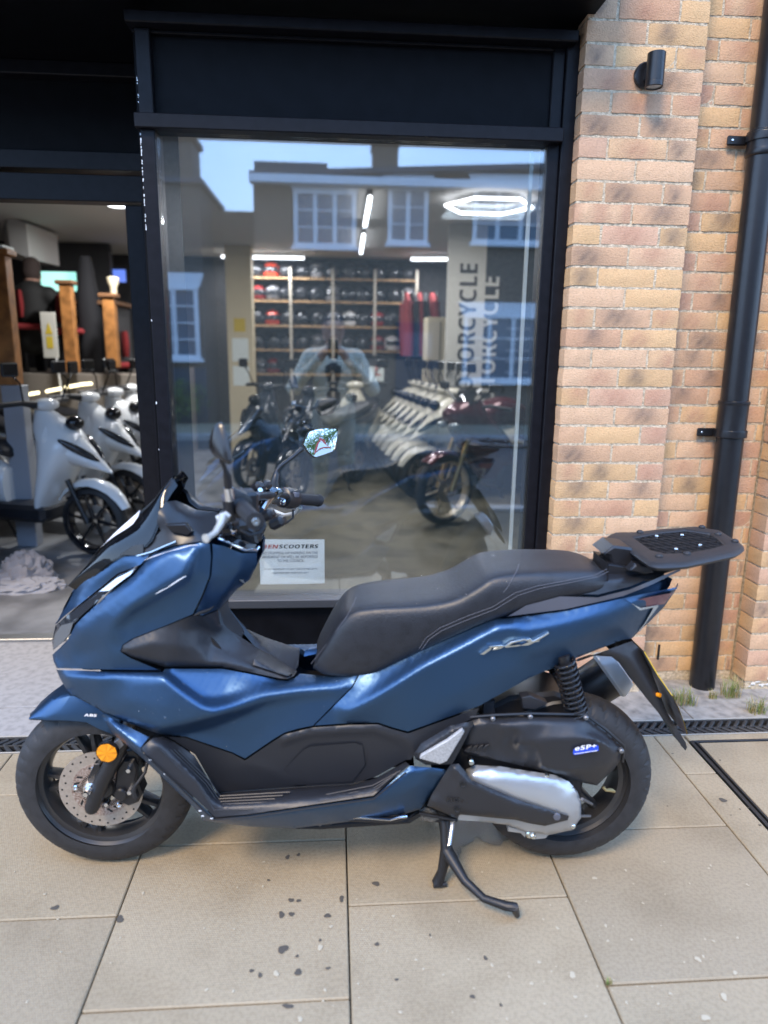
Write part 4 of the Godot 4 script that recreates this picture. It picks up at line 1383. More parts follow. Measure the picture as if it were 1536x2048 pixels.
	part("frame_rail", g.mesh(35), M.stand_black, bike)
	g = G.new()
	g.plate(bw([[838, 1622], [850, 1616], [870, 1622], [880, 1640], [862, 1646], [842, 1640]], 0.12), Vector3(0, 0, -0.03), 0.003)
	part("stand_pivot", g.mesh(35), M.dull_metal, bike)

func resample(p: PackedVector2Array, n: int) -> PackedVector2Array:
	var len_ := [0.0]
	for i in p.size(): len_.append(len_[-1] + p[i].distance_to(p[(i + 1) % p.size()]))
	var o := PackedVector2Array()
	var k := 0
	for i in n:
		var t: float = len_[-1] * i / n
		while len_[k + 1] < t: k += 1
		o.append(p[k].lerp(p[(k + 1) % p.size()], (t - len_[k]) / maxf(1e-6, len_[k + 1] - len_[k])))
	return o

func resample_to(p: PackedVector2Array, from: PackedVector2Array) -> PackedVector2Array:
	var o := PackedVector2Array()
	for q in from:
		var best := p[0]
		var bd := 1e9
		for i in p.size():
			var c := Geometry2D.get_closest_point_to_segment(q, p[i], p[(i + 1) % p.size()])
			if c.distance_to(q) < bd:
				bd = c.distance_to(q); best = c
		o.append(best)
	return o

func build_bars(bike: Node3D) -> void:
	var g: G
	# windscreen: dark smoked sheet, curved across
	var rows := []
	for s in [[147, 1177, 152, 1180, .015], [194, 1117, 190, 1152, .07], [236, 1068, 228, 1119, .10], [277, 1027, 290, 1092, .125], [306, 1001, 312, 1056, .115], [332, 979, 322, 1024, .10], [352, 963, 334, 996, .08], [368, 953, 352, 970, .055]]:
		var c := B(s[0], s[1], 0.0); var e := B(s[2], s[3], s[4])
		var m := c.lerp(e, 0.5) + Vector3(-0.012, 0.014, 0.012)
		rows.append([e, m.lerp(e, 0.5) + Vector3(-0.004, 0.004, 0.004), m, m.lerp(c, 0.5) + Vector3(-0.002, 0.003, 0), c, m.lerp(c, 0.5) + Vector3(-0.002, 0.003, 0), m, m.lerp(e, 0.5) + Vector3(-0.004, 0.004, 0.004), e])
		for k in range(5, 9): rows[-1][k] = Vector3(rows[-1][k].x, rows[-1][k].y, -rows[-1][k].z)
	g = G.new()
	var sm := smooth_rows(rows, 3)
	g.skin(sm)
	var back := []
	for r in sm:
		var row := []
		for p in r: row.append(p + Vector3(0.004, -0.0015, 0))
		back.append(row)
	g.skin(back)
	var ws := part("windscreen", g.mesh(60), M.smoke_screen, bike)
	# strip of white tape along the front edge
	var tape := []
	for i in range(3, 11):
		var wob := 0.0 if i != 10 else 0.006
		tape.append([sm[i][10] + Vector3(-0.004, 0.003, 0.001), sm[i][6] + Vector3(-0.004, 0.003 + wob, 0.002)])
	g = G.new()
	g.skin(tape)
	part("tape", g.mesh(60), M.white_print, ws)
	# dash: black inner fairing behind the screen
	g = panel([[246, 1112, .11], [225, 1117, .095], [262, 1090, .10], [300, 1082, .115], [321, 1062, .12], [313, 1046, .118], [316, 1024, .11], [330, 1003, .09], [352, 1000, .06], [372, 1008, .03], [392, 1018, .02], [436, 1023, .02], [440, 1040, .05], [430, 1062, .1], [420, 1085, .14], [399, 1084, .142], [350, 1091, .137], [303, 1106, .132]], [[[330, 1030, .115], [350, 1020, .09], [380, 1030, .07], [430, 1030, .03]], [[330, 1066, .125], [370, 1062, .12], [410, 1072, .125]]], 7.0, 1, 0.01)
	var dash := pair("dash", g, M.black_satin, bike, 50)
	g = G.new()
	for q in [[[330, 1050], [370, 1048], [384, 1064], [376, 1072], [344, 1066]]]:
		g.plate(bl(q.map(func(p): return [p[0], p[1], .135])), Vector3(0, 0, -0.02), 0.003)
	part("side_vent", g.mesh(30), M.black_gloss_soft, dash)
	g = G.new()
	g.plate(bl([[238, 1110, .115], [268, 1090, .12], [287, 1088, .123], [287, 1112, .13]]), Vector3(0, 0, -0.004), 0.001)
	part("dash_facet", g.mesh(30), M.black_gloss_soft, dash)
	g = G.new()
	g.tube(bl([[274, 1112, .132], [303, 1104, .136], [330, 1092, .138], [352, 1083, .14]]), 0.0022, 6)
	part("dash_trim", g.mesh(30), M.chrome_satin, dash)
	# meter pod and chrome bezel at the bar clamp
	g = panel([[437, 1070, .105], [452, 1062, .1], [480, 1078, .09], [514, 1088, .06], [517, 1096, .06], [512, 1102, .066], [490, 1102, .1], [462, 1088, .115], [436, 1078, .118]], [], 6.0, 0, 0.03)
	var mt := pair("meter_pod", g, M.black_gloss, bike, 50)
	g = G.new()
	g.tube(bl([[436, 1076, .12], [462, 1087, .118], [490, 1100, .103], [512, 1101, .068], [518, 1094, .06]]), 0.0045, 8)
	part("bezel", g.mesh(40), M.chrome, mt)
	g = G.new()
	g.plate(bw([[440, 1050], [470, 1040], [510, 1060], [516, 1088], [490, 1096], [440, 1072]], 0.07), Vector3(0, 0, -0.14), 0.008)
	g.tube(bl([[470, 1075, .05], [500, 1010, .02]]), 0.028, 14)
	part("bar_clamp", g.mesh(35), M.black_satin, bike)
	# handlebar
	g = G.new()
	var le := B(511, 1043, 0.36); var li := B(481, 1012, 0.24)
	var re := B(637, 1001, -0.36); var rin := B(588, 997, -0.24)
	g.tube([li.lerp(le, 0.1), li, B(486, 1000, .12), B(520, 992, .0), B(556, 990, -.12), rin, rin.lerp(re, 0.1)], 0.011, 12)
	var hb := part("handlebar", g.mesh(40), M.black_satin, bike)
	for s in [0, 1]:
		var a := li if s == 0 else rin
		var b := le if s == 0 else re
		g = G.new()
		var pth := []
		var rs := []
		for i in 29:
			var t := i / 28.0
			pth.append(a.lerp(b, t))
			rs.append((0.0165 if i % 2 else 0.0178) if i > 1 and i < 26 else 0.0195)
		g.tube(pth, rs, 20)
		part("grip", g.mesh(50), M.black_rubber, hb)
		var d := (b - a).normalized()
		g = G.new()
		g.lathe([Vector2(0.0, 0.0), Vector2(0.003, 0.0), Vector2(0.0035, 0.003), Vector2(0.008, 0.003), Vector2(0.0095, 0.0), Vector2(0.0095, -0.003)], b + d * 0.0022, d, 18)
		part("bar_end", g.mesh(30), M.chrome_satin, hb)
		# switch pod
		g = G.new()
		g.tube([a - d * 0.065, a - d * 0.06, a - d * 0.03, a - d * 0.004, a], [0.02, 0.029, 0.032, 0.030, 0.02], 16)
		var up := Vector3.UP - d * d.y
		g.xf = Transform3D(Basis(d.cross(up).normalized(), up.normalized(), -d).orthonormalized(), a - d * 0.035)
		g.box(Vector3(-0.045, -0.022, -0.028), Vector3(0.012, 0.026, 0.028), 0.006)
		g.xf = Transform3D.IDENTITY
		var sp := part("switch_pod", g.mesh(40), M.black_satin, hb)
		g = G.new()
		g.xf = Transform3D(Basis(d.cross(up).normalized(), up.normalized(), -d).orthonormalized(), a - d * 0.035)
		g.box(Vector3(-0.05, 0.004, -0.012), Vector3(-0.044, 0.02, 0.010), 0.002)
		g.box(Vector3(-0.05, -0.017, -0.012), Vector3(-0.044, -0.009, 0.0), 0.002)
		g.box(Vector3(0.0, 0.004, -0.012), Vector3(0.034, 0.020, 0.010), 0.003)
		part("switch_button", g.mesh(40), M.grey_satin, sp)
	# chrome bar cover and boxes beside it
	g = G.new()
	g.tube(bl([[520, 1020, -.02], [530, 1000, -.06], [545, 988, -.1], [560, 984, -.14]]), [0.012, 0.02, 0.02, 0.012], 12)
	part("bar_cover", g.mesh(40), M.chrome_dark, hb)
	g = G.new()
	for q in [[476, 986, .16, .016], [515, 975, -.02, .018], [530, 972, -.08, .018], [555, 1045, .08, .02], [536, 1030, .12, .018], [455, 1030, .18, .022], [444, 1046, .15, .018], [452, 1058, .12, .02], [480, 1052, .1, .026]]:
		g = G.new()
		g.xf = Transform3D(Basis(Vector3(0, 1, 0), 0.4 + q[0] * 0.01) * Basis(Vector3(0, 0, 1), 0.5), B(q[0], q[1], q[2]))
		g.box(Vector3(-1.1, -0.7, -0.8) * q[3], Vector3(1.1, 0.7, 0.8) * q[3], 0.42 * q[3])
		part("control_block", g.mesh(40), M.black_satin, hb)
	g = G.new()
	g.tube(bl([[480, 1060, .2], [500, 1070, .2], [520, 1066, .19], [530, 1052, .18], [526, 1040, .17]]), 0.004, 8)
	g.tube(bl([[560, 1030, -.1], [572, 1046, -.14], [586, 1036, -.2], [586, 1020, -.22]]), 0.003, 8)
	part("cable", g.mesh(40), M.black_rubber, hb)
	g = G.new()
	for q in [[467, 1060, .14], [520, 982, .0], [492, 990, .2], [566, 1003, -.15]]:
		g = G.new()
		g.lathe([Vector2(0, 0.006), Vector2(0.006, 0.006), Vector2(0.008, 0.003), Vector2(0.009, -0.006)], B(q[0], q[1], q[2]), Vector3(0.3, 0.7, 0.7), 12)
		part("clamp_bolt", g.mesh(30), M.chrome, hb)
	# brake lever
	g = G.new()
	g.tube(bl([[446, 1034, .30], [440, 1050, .33], [430, 1066, .36], [418, 1074, .385], [411, 1077, .395]]), [0.011, 0.008, 0.0065, 0.006, 0.0095], 10)
	g.plate(bl([[430, 1032, .29], [452, 1022, .28], [462, 1030, .28], [450, 1044, .3], [434, 1042, .3]]), Vector3(0, -0.006, -0.02), 0.002)
	part("brake_lever", g.mesh(40), M.lever_alloy, hb)
	g = G.new()
	g.tube(bl([[600, 1014, -.28], [592, 1026, -.3], [570, 1030, -.34], [548, 1022, -.37]]), [0.008, 0.006, 0.005, 0.006], 8)
	part("brake_lever", g.mesh(40), M.lever_alloy, hb)
	# mirrors
	for s in [0, 1]:
		g = G.new()
		if s == 0:
			g.tube(bl([[462, 1040, .26], [459, 1004, .27], [457, 980, .275], [455, 952, .285], [450, 936, .29], [444, 922, .30], [440, 908, .31]]), [0.011, 0.0105, 0.0095, 0.009, 0.005, 0.005, 0.005], 10)
		else:
			g.tube(bl([[551, 985, -.2], [550, 962, -.205], [553, 950, -.21], [553, 942, -.215], [560, 932, -.22], [585, 914, -.25], [604, 898, -.27]]), [0.013, 0.012, 0.011, 0.0055, 0.0055, 0.0055, 0.0075], 10)
		var ms := part("mirror_stem", g.mesh(40), M.black_satin, hb)
		if s == 0:
			g = G.new()
			g.tube(bl([[459, 1000, .27], [457, 975, .276]]), 0.0112, 12)
			part("collar", g.mesh(40), M.chrome, ms)
	g = G.new()
	# near mirror: shell seen from its back
	var shell := [[437, 844], [445, 852], [457, 890], [463, 918], [459, 925], [430, 915], [418, 902], [418, 880], [428, 855]]
	var fr := bw(shell, 0.34)
	for i in fr.size(): fr[i] += Vector3((fr[i].y - fr[0].y) * -0.0, 0, (fr[i].x - fr[0].x) * 1.2)
	rows = []
	var mid := Vector3.ZERO
	for p in fr: mid += p
	mid /= fr.size()
	for t in [[1.0, 0.006], [0.98, 0.0], [0.85, -0.007], [0.55, -0.012], [0.05, -0.014]]:
		var row := []
		for p in fr: row.append(mid.lerp(p, t[0]) + Vector3(t[1], 0, -t[1] * 0.3))
		rows.append(row)
	g.skin(rows, true)
	var mn := part("mirror", g.mesh(40), M.black_gloss_soft, hb)
	g = G.new()
	g.plate(fr.map(func(p): return mid.lerp(p, 0.95) + Vector3(0.005, 0, -0.003)), Vector3(-0.002, 0, 0))
	part("mirror_glass", g.mesh(30), M.mirror, mn)
	# far mirror: its glass faces the street
	var mo := B(641, 886, -0.36)
	var toward := (bike_inv.basis * Vector3(0.69, 0.31, 0.65)).normalized()
	var view := (mo - bike_inv * CAM).normalized()
	var nrm := (toward - view).normalized()
	var out := [[607, 888], [612, 876], [619, 864], [630, 860], [649, 857], [672, 858], [675, 863], [673, 880], [669, 897], [664, 903], [648, 909], [632, 914], [626, 912], [616, 902]]
	var gl := []
	for q in out:
		var o := bike_inv * CAM
		var d := bike_inv.basis * ray(q[0], q[1])
		gl.append(o + d * ((mo - o).dot(nrm) / d.dot(nrm)))
	mid = Vector3.ZERO
	for p in gl: mid += p
	mid /= gl.size()
	g = G.new()
	rows = []
	for t in [[1.0, 0.0005], [1.03, 0.0015], [1.06, -0.002], [1.04, -0.012], [0.8, -0.028], [0.4, -0.036], [0.05, -0.038]]:
		var row := []
		for p in gl: row.append(mid + (p - mid) * t[0] + nrm * t[1])
		rows.append(row)
	g.skin(rows, true)
	mn = part("mirror", g.mesh(40), M.black_gloss_soft, hb)
	g = G.new()
	rows = []
	for t in [1.0, 0.8, 0.6, 0.4, 0.2, 0.02]:   # slightly convex
		rows.append(gl.map(func(p): return mid + (p - mid) * t + nrm * (0.0008 + 0.0014 * (1.0 - t * t))))
	g.skin(rows, true)
	part("mirror_glass", g.mesh(60), M.mirror, mn)
	# stainless name letters on the leg shield
	letters("PCX", B(491, 1172, 0.075), 0.022, 1.0, 0.2, Basis(Vector3.UP, 0.9) * Basis(Vector3.BACK, 1.05), M.chrome_satin, bike, "shield_badge", true, 0.003)

# beads of rain resting on a skin
func drops(skin: G, count: int, parent: Node, where: Callable) -> void:
	var r := RandomNumberGenerator.new()
	r.seed = count
	var g := G.new()
	var tries := 0
	var made := 0
	while made < count and tries < count * 40:
		tries += 1
		var t := (r.randi() % (skin.f.size() / 3)) * 3
		var a := skin.v[skin.f[t]]; var b := skin.v[skin.f[t + 1]]; var c := skin.v[skin.f[t + 2]]
		var n := (c - a).cross(b - a).normalized()
		if n.z < 0.0 and absf(n.z) > 0.5: n = -n
		if n.y < 0.0 and absf(n.y) > 0.6: n = -n
		var p := (a + b + c) / 3.0
		if not where.call(p, n): continue
		var s := r.randf_range(0.0008, 0.0024) * (1.6 if r.randf() < 0.12 else 1.0)
		var u := n.cross(Vector3.RIGHT if absf(n.x) < 0.8 else Vector3.UP).normalized()
		var w := n.cross(u)
		var top := g.add(p + n * s * 0.6)
		var r1 := []; var r0 := []
		for k in 7:
			var an := TAU * k / 7
			var d := u * cos(an) + w * sin(an)
			r1.append(g.add(p + n * s * 0.4 + d * s * 0.7)); r0.append(g.add(p - n * 0.0003 + d * s))
		for k in 7:
			var j := (k + 1) % 7
			g.tri(top, r1[k], r1[j]); g.quad(r1[k], r0[k], r0[j], r1[j])
		made += 1
	part("water_drops", g.mesh(80), M.water, parent).set_meta("kind", "stuff")

# ---------------------------------------------------------------- pavement, shop front, brickwork
func slab_mesh(w: float, d: float) -> ArrayMesh:
	var g := G.new()
	g.box(Vector3(-w / 2, -0.05, -d / 2), Vector3(w / 2, 0, d / 2), 0.003)
	return g.mesh(20)

func build_setting() -> void:
	var g := G.new()
	# the ground sheet and the street before the shop
	g.box(Vector3(-150, -0.6, -60), Vector3(150, -0.16, 120))
	structure("ground", g.mesh(30), M.bedding)
	g = G.new()
	g.box(Vector3(-60, -0.15, 3.61), Vector3(60, -0.11, 9.21))
	structure("road", g.mesh(30), M.asphalt)
	for z in [[3.45, 3.61], [9.21, 9.36]]:
		g = G.new()
		g.box(Vector3(-60, -0.3, z[0]), Vector3(60, -0.004, z[1]), 0.012)
		structure("kerb", g.mesh(20), M.concrete)
	g = G.new()
	g.box(Vector3(-60, -0.3, 9.37), Vector3(60, -0.01, 11.1))
	structure("far_pavement", g.mesh(20), M.paving_c)
	# flagstones: columns of slabs running away from the shop, joints staggered
	var pave := Node3D.new()
	pave.name = "pavement"
	add_child(pave)
	pave.set_meta("kind", "structure")
	g = G.new()
	g.box(Vector3(-20, -0.14, 0.24), Vector3(20, -0.046, 3.449))
	part("bedding", g.mesh(30), M.bedding, pave)
	var full := slab_mesh(0.596, 0.5325)
	var mats := [M.paving, M.paving_b, M.paving, M.paving_c]
	for c in range(-6, 8):
		var x0 := -1.46 + 0.6 * c
		var zs := [0.353]
		var first := 0.881 if posmod(c, 2) == 0 else 0.606
		var k := 0
		while first + 0.5365 * k < 3.44:
			zs.append(first + 0.5365 * k)
			k += 1
		zs.append(3.44)
		for i in zs.size() - 1:
			var x1 := x0
			var w := 0.596
			if c == 3:   # a narrow strip beside the inspection cover
				w = 0.113
				x1 = x0
			if c > 3 and zs[i + 1] < 1.75: continue
			if c > 3 and zs[i] < 1.75: pass
			var d: float = zs[i + 1] - zs[i] - 0.004
			var m: Mesh = full if absf(d - 0.5325) < 0.002 and w == 0.596 else slab_mesh(w, d)
			var o := part("slab", m, mats[posmod(c * 3 + i * 5, 4)], pave)
			o.position = Vector3(x1 + 0.002 + w / 2, rng.randf_range(-0.0015, 0.0), (zs[i] + zs[i + 1]) / 2)
			o.rotation = Vector3(rng.randf_range(-0.0016, 0.0016), 0, rng.randf_range(-0.0016, 0.0016))
	# slabs behind the strip, up to the drain
	for q in [[0.466, 2.9, 0.353, 0.392], [1.1, 2.9, 0.40, 1.72]]:
		var o := part("slab", slab_mesh(q[1] - q[0], q[3] - q[2]), M.paving_b, pave)
		o.position = Vector3((q[0] + q[1]) / 2, -0.001, (q[2] + q[3]) / 2)
	# inspection cover let into the paving
	var ic := thing("inspection_cover", "recessed tray cover filled with paving inside a dark steel frame", "manhole cover", Vector3(0.78, 0, 1.05))
	g = G.new()
	for q in [[-0.318, -0.305, -0.655, 0.66], [-0.296, -0.288, -0.645, 0.66], [0.300, 0.312, -0.655, 0.66]]:
		g.box(Vector3(q[0], -0.04, q[2]), Vector3(q[1], 0.0005, q[3]), 0.001)
	g.box(Vector3(-0.305, -0.04, -0.657), Vector3(0.300, 0.0, -0.646), 0.001)
	g.box(Vector3(-0.305, -0.04, 0.65), Vector3(0.300, 0.0, 0.66), 0.001)
	part("frame", g.mesh(20), M.steel_dark, ic)
	g = G.new()
	g.box(Vector3(-0.286, -0.04, -0.640), Vector3(0.298, -0.001, 0.645), 0.002)
	part("tray_infill", g.mesh(20), M.paving, ic)
	g = G.new()
	g.box(Vector3(0.01, -0.01, -0.634), Vector3(0.16, 0.003, -0.612), 0.004)
	part("lifting_bar", g.mesh(20), M.steel_dark, ic)
	# concrete before the door and along the wall
	g = G.new()
	for i in 2:
		var za: float = [-0.70, 0.012][i]; var zb: float = [0.006, 0.232][i]
		g.box(Vector3(-5.2, -0.06, za), Vector3(-1.60, -0.002, zb), 0.002)
	structure("doorstep", g.mesh(20), M.concrete)
	g = G.new()
	g.box(Vector3(-1.597, -0.06, -0.11), Vector3(0.56, -0.001, 0.232), 0.003)
	g.box(Vector3(0.563, -0.06, -0.11), Vector3(3.0, -0.0005, 0.232), 0.003)
	structure("wall_apron", g.mesh(20), M.concrete_warm)
	# channel drain
	var dr := thing("channel_drain", "black slotted channel drain running along the front of the shop", "drain", Vector3(-0.9, 0, 0.293))
	g = G.new()
	g.box(Vector3(-4.3, -0.044, -0.056), Vector3(3.9, -0.026, 0.056))
	part("channel", g.mesh(20), M.hole, dr)
	g = G.new()
	for z in [-0.058, 0.053]: g.box(Vector3(-4.3, -0.04, z), Vector3(3.9, 0.0, z + 0.005), 0.001)
	part("edge_rail", g.mesh(20), M.steel_pale, dr)
	g = G.new()
	for z in [-0.053, 0.046]: g.box(Vector3(-4.3, -0.024, z), Vector3(3.9, -0.003, z + 0.007), 0.001)
	g.box(Vector3(-4.3, -0.024, -0.004), Vector3(3.9, -0.006, 0.004), 0.001)
	part("grate_frame", g.mesh(20), M.cast_iron, dr)
	g = G.new()
	g.box(Vector3(-0.029, -0.014, -0.0075), Vector3(0.029, 0.0, 0.0075), 0.004)
	var bar := g.mesh(40)
	for r in 2:
		for i in 105:
			var o := part("grate_bar", bar, M.cast_iron, dr)
			o.position = Vector3(-1.55 + i * 0.0345 + 0.012 * r, -0.003, -0.025 + r * 0.05)
			o.rotation.y = 0.85 if r == 0 else -0.85
	# small marks on the slabs, where the photograph has them
	var dark := G.new()
	for q in [[566, 1898, 9, 6], [582, 1800, 5, 4], [563, 1829, 6, 5], [583, 1828, 5, 4], [655, 1831, 6, 4], [683, 1797, 5, 5], [597, 1801, 4, 3], [240, 1838, 7, 6], [110, 1815, 7, 4], [752, 1767, 8, 4], [575, 1714, 5, 4], [597, 1709, 4, 3], [537, 1760, 3, 2], [971, 1916, 4, 3], [945, 1993, 4, 3], [793, 1959, 3, 2], [754, 1888, 4, 3], [594, 1912, 3, 2], [596, 1944, 7, 4], [503, 1941, 5, 2], [576, 2012, 9, 3], [1446, 1600, 10, 5], [1345, 1507, 3, 1.5], [1440, 1520, 3, 1.5], [1335, 1612, 2, 1], [1497, 1615, 2, 1.5], [1480, 1618, 2, 1.5], [1462, 1630, 2, 1], [1520, 1650, 3, 2], [640, 1880, 3, 2], [656, 1936, 4, 2], [520, 1950, 3, 4], [1002, 2010, 3, 2], [860, 1870, 2, 2]]:
		blob(dark, on_ground(q[0], q[1], 0.0012), q[2] / 640.0, q[3] / 420.0)
	var dm := part("chewing_gum_marks", dark.mesh(40), M.gum, self)
	dm.set_meta("kind", "stuff")
	tag(dm, "scattered small black gum and oil spots on the paving slabs", "stains")
	var pale := G.new()
	var r2 := RandomNumberGenerator.new()
	r2.seed = 21
	for i in 90:
		var u := r2.randf_range(700, 1500) if i < 70 else r2.randf_range(20, 700)
		var v := r2.randf_range(1720, 2040)
		var s := r2.randf_range(1.0, 3.2)
		blob(pale, on_ground(u, v, 0.0014), s / 640.0, s * 0.8 / 420.0)
	for q in [[640, 1895, 5, 4], [1145, 1950, 6, 4], [1411, 2035, 7, 4], [1448, 1993, 5, 5], [1396, 1918, 5, 4], [1470, 1945, 4, 3], [600, 2038, 4, 3], [552, 1947, 5, 4], [1189, 1756, 5, 3]]:
		blob(pale, on_ground(q[0], q[1], 0.0014), q[2] / 640.0, q[3] / 420.0)
	dm = part("pale_specks", pale.mesh(40), M.lichen, self)
	dm.set_meta("kind", "stuff")
	tag(dm, "tiny pale specks of dried gum and lichen on the slabs", "specks")
	# wet patch under the engine
	g = G.new()
	var wr := RandomNumberGenerator.new()
	wr.seed = 77
	for q in [[945, 1640, 40, 34], [985, 1660, 36, 26], [925, 1668, 30, 22], [905, 1690, 16, 26]]:
		var c := on_ground(q[0], q[1], 0.0016 + wr.randf() * 0.0003)
		var mid := g.add(c)
		var ring := []
		for k in 22:
			var a := TAU * k / 22
			var rr := wr.randf_range(0.8, 1.15)
			ring.append(g.add(c + Vector3(cos(a) * q[2] / 640.0 * rr, -0.0002, sin(a) * q[3] / 420.0 * rr)))
		for k in 22: g.tri(mid, ring[k], ring[(k + 1) % 22])
	var wet := part("puddle", g.mesh(60), M.wet_slab, self)
	wet.set_meta("kind", "stuff")
	tag(wet, "shallow wet patch on the slabs under the scooter engine", "puddle")
	build_bricks()

func blob(g: G, at: Vector3, rx: float, rz: float) -> void:
	var mid := g.add(at + Vector3(0, 0.0006, 0))
	var ring := []
	var p1 := rng.randf() * TAU
	var p2 := rng.randf() * TAU
	for k in 14:
		var a := TAU * k / 14
		var q := 0.85 + 0.16 * sin(a * 2.0 + p1) + 0.11 * sin(a * 3.0 + p2) + rng.randf_range(-0.05, 0.05)
		ring.append(g.add(at + Vector3(cos(a) * rx * q, 0, sin(a) * rz * q)))
	for k in 14: g.tri(mid, ring[k], ring[(k + 1) % 14])

# a brick whose face is at z = 0, corner at the origin; kiln marks are pigment in the clay
func brick_mesh(w: float, seed_: int) -> ArrayMesh:
	var r := RandomNumberGenerator.new()
	r.seed = seed_
	var tones := [Color(0.63, 0.41, 0.235), Color(0.60, 0.375, 0.225), Color(0.56, 0.335, 0.205), Color(0.63, 0.405, 0.21), Color(0.59, 0.37, 0.245), Color(0.64, 0.42, 0.26)]
	var base: Color = tones[r.randi() % tones.size()] * r.randf_range(0.92, 1.06)
	var mark := r.randf()
	var blush := Color(0.42, 0.215, 0.14)
	var smut := Color(0.13, 0.10, 0.085)
	var cx := r.randf_range(0.25, 0.75) * w
	var cy := r.randf_range(0.3, 0.8) * 0.065
	var rx := r.randf_range(0.025, 0.075)
	var n := maxi(4, roundi(w / 0.021))
	var g := G.new()
	var rows := []
	for j in 4:
		var row := PackedInt32Array()
		for i in n + 1:
			var x := w * i / n
			var y := 0.065 * j / 3.0
			var rim := i == 0 or i == n or j == 0 or j == 3
			var p := Vector3(x, y, r.randf_range(-0.0012, 0.0008))
			if rim:
				p += Vector3(r.randf_range(-0.0012, 0.0012), r.randf_range(-0.0014, 0.0014), -0.0026)
			var cc := base * r.randf_range(0.94, 1.05)
			var d := exp(-pow((x - cx) / rx, 2) - pow((y - cy) / 0.045, 2)) * (0.8 + 0.2 * sin(x * 140.0 + y * 90.0))
			if mark < 0.20: cc = cc.lerp(smut, 0.85 * d)
			elif mark < 0.48: cc = cc.lerp(blush, 0.75 * d)
			elif mark < 0.58: cc = cc.lerp(blush, 0.55 * (0.5 + 0.5 * sin(x * 60.0 + seed_)))
			cc.a = 1.0
			g.col = cc
			row.append(g.add(p))
		rows.append(row)
	for j in 3:
		for i in n: g.quad(rows[j][i], rows[j + 1][i], rows[j + 1][i + 1], rows[j][i + 1])
	g.col = base
	var edge := []
	for i in n + 1: edge.append(rows[0][i])
	for j in range(1, 4): edge.append(rows[j][n])
	for i in range(n - 1, -1, -1): edge.append(rows[3][i])
	for j in range(2, 0, -1): edge.append(rows[j][0])
	var low := []
	for e in edge: low.append(g.add(Vector3(g.v[e].x, g.v[e].y, -0.1)))
	for i in edge.size():
		var j := (i + 1) % edge.size()
		g.quad(edge[i], edge[j], low[j], low[i])
	return g.mesh(50, true)

func build_bricks() -> void:
	var long := []; var short := []
	for i in 22: long.append(brick_mesh(0.215, 100 + i))
	for i in 16: short.append(brick_mesh(0.1025, 200 + i))
	var y0 := 2.5862
	var mk := func(wall: Node, x: float, y: float, z: float, w: float, turn := 0.0) -> void:
		var o := part("brick", long[rng.randi() % long.size()] if w > 0.15 else short[rng.randi() % short.size()], M.brick, wall)
		o.position = Vector3(x, y + rng.randf_range(-0.001, 0.001), z + rng.randf_range(-0.0012, 0.0012))
		o.rotation.y = turn
		o.rotation.z = rng.randf_range(-0.004, 0.004)
		if absf(w - 0.215) > 0.002 and absf(w - 0.1025) > 0.002: o.scale.x = w / (0.215 if w > 0.15 else 0.1025)
	var wall := thing("brick_pier", "buff brick pier two bricks wide beside the black shop window", "wall", Vector3(0, 0, 0))
	var g := G.new()
	g.box(Vector3(0.004, -0.02, -0.3), Vector3(0.436, 3.36, -0.0045))
	part("mortar", g.mesh(20), M.mortar, wall)
	for k in range(-10, 34):
		var y := y0 - 0.075 * (k + 1) + 0.005
		if posmod(k, 2) == 0:
			for x in [0.0, 0.225]: mk.call(wall, x, y, 0.0, 0.215)
		else:
			mk.call(wall, 0.0, y, 0.0, 0.1025); mk.call(wall, 0.1125, y, 0.0, 0.215); mk.call(wall, 0.3375, y, 0.0, 0.1025)
	wall = thing("brick_wall", "set back buff brick wall behind the black downpipe", "wall", Vector3(0.44, 0, -0.1125))
	g = G.new()
	g.box(Vector3(0.002, -0.02, -0.3), Vector3(0.472, 3.36, -0.0045))
	part("mortar", g.mesh(20), M.mortar, wall)
	for k in range(-10, 34):
		var y := y0 - 0.075 * (k + 1) + 0.005
		if posmod(k, 2) == 0:
			mk.call(wall, 0.002, y, 0.0, 0.098); mk.call(wall, 0.11, y, 0.0, 0.215); mk.call(wall, 0.335, y, 0.0, 0.135)
		else:
			mk.call(wall, 0.002, y, 0.0, 0.21); mk.call(wall, 0.222, y, 0.0, 0.215); mk.call(wall, 0.447, y, 0.0, 0.024)
	for q in [[1317, 1304], [1418, 1304]]:
		g = G.new()
		var p := on_wall(q[0], q[1], -0.112) - wall.position
		g.box(p + Vector3(-0.005, -0.036, -0.002), p + Vector3(0.005, 0.036, 0.003), 0.001)
		part("weep_vent", g.mesh(20), M.hole, wall)
	wall = thing("brick_return", "buff brick pier with a whitened foot on the other side of the downpipe", "wall", Vector3(0.913, 0, 0.0))
	g = G.new()
	g.box(Vector3(0.0055, -0.02, -0.3), Vector3(1.6, 3.36, -0.0055))
	part("mortar", g.mesh(20), M.mortar, wall)
	for k in range(-10, 34):
		var y := y0 - 0.075 * (k + 1) + 0.005
		if posmod(k, 2) == 0:
			mk.call(wall, 0.0, y, 0.0, 0.215); mk.call(wall, 0.225, y, 0.0, 0.215); mk.call(wall, 0.45, y, 0.0, 0.215)
		else:
			mk.call(wall, 0.0, y, 0.0, 0.1025); mk.call(wall, 0.1125, y, 0.0, 0.215); mk.call(wall, 0.3375, y, 0.0, 0.215)
	g = G.new()
	var r := RandomNumberGenerator.new()
	r.seed = 5
	for i in 60:
		blob_wall(g, Vector3(r.randf_range(0.02, 0.5), r.randf_range(0.0, 0.075) * r.randf_range(0.3, 1.0) + 0.01, 0.0012), r.randf_range(0.006, 0.022), r.randf_range(0.004, 0.010))
	part("limewash_stain", g.mesh(40), M.lime, wall).set_meta("kind", "stuff")

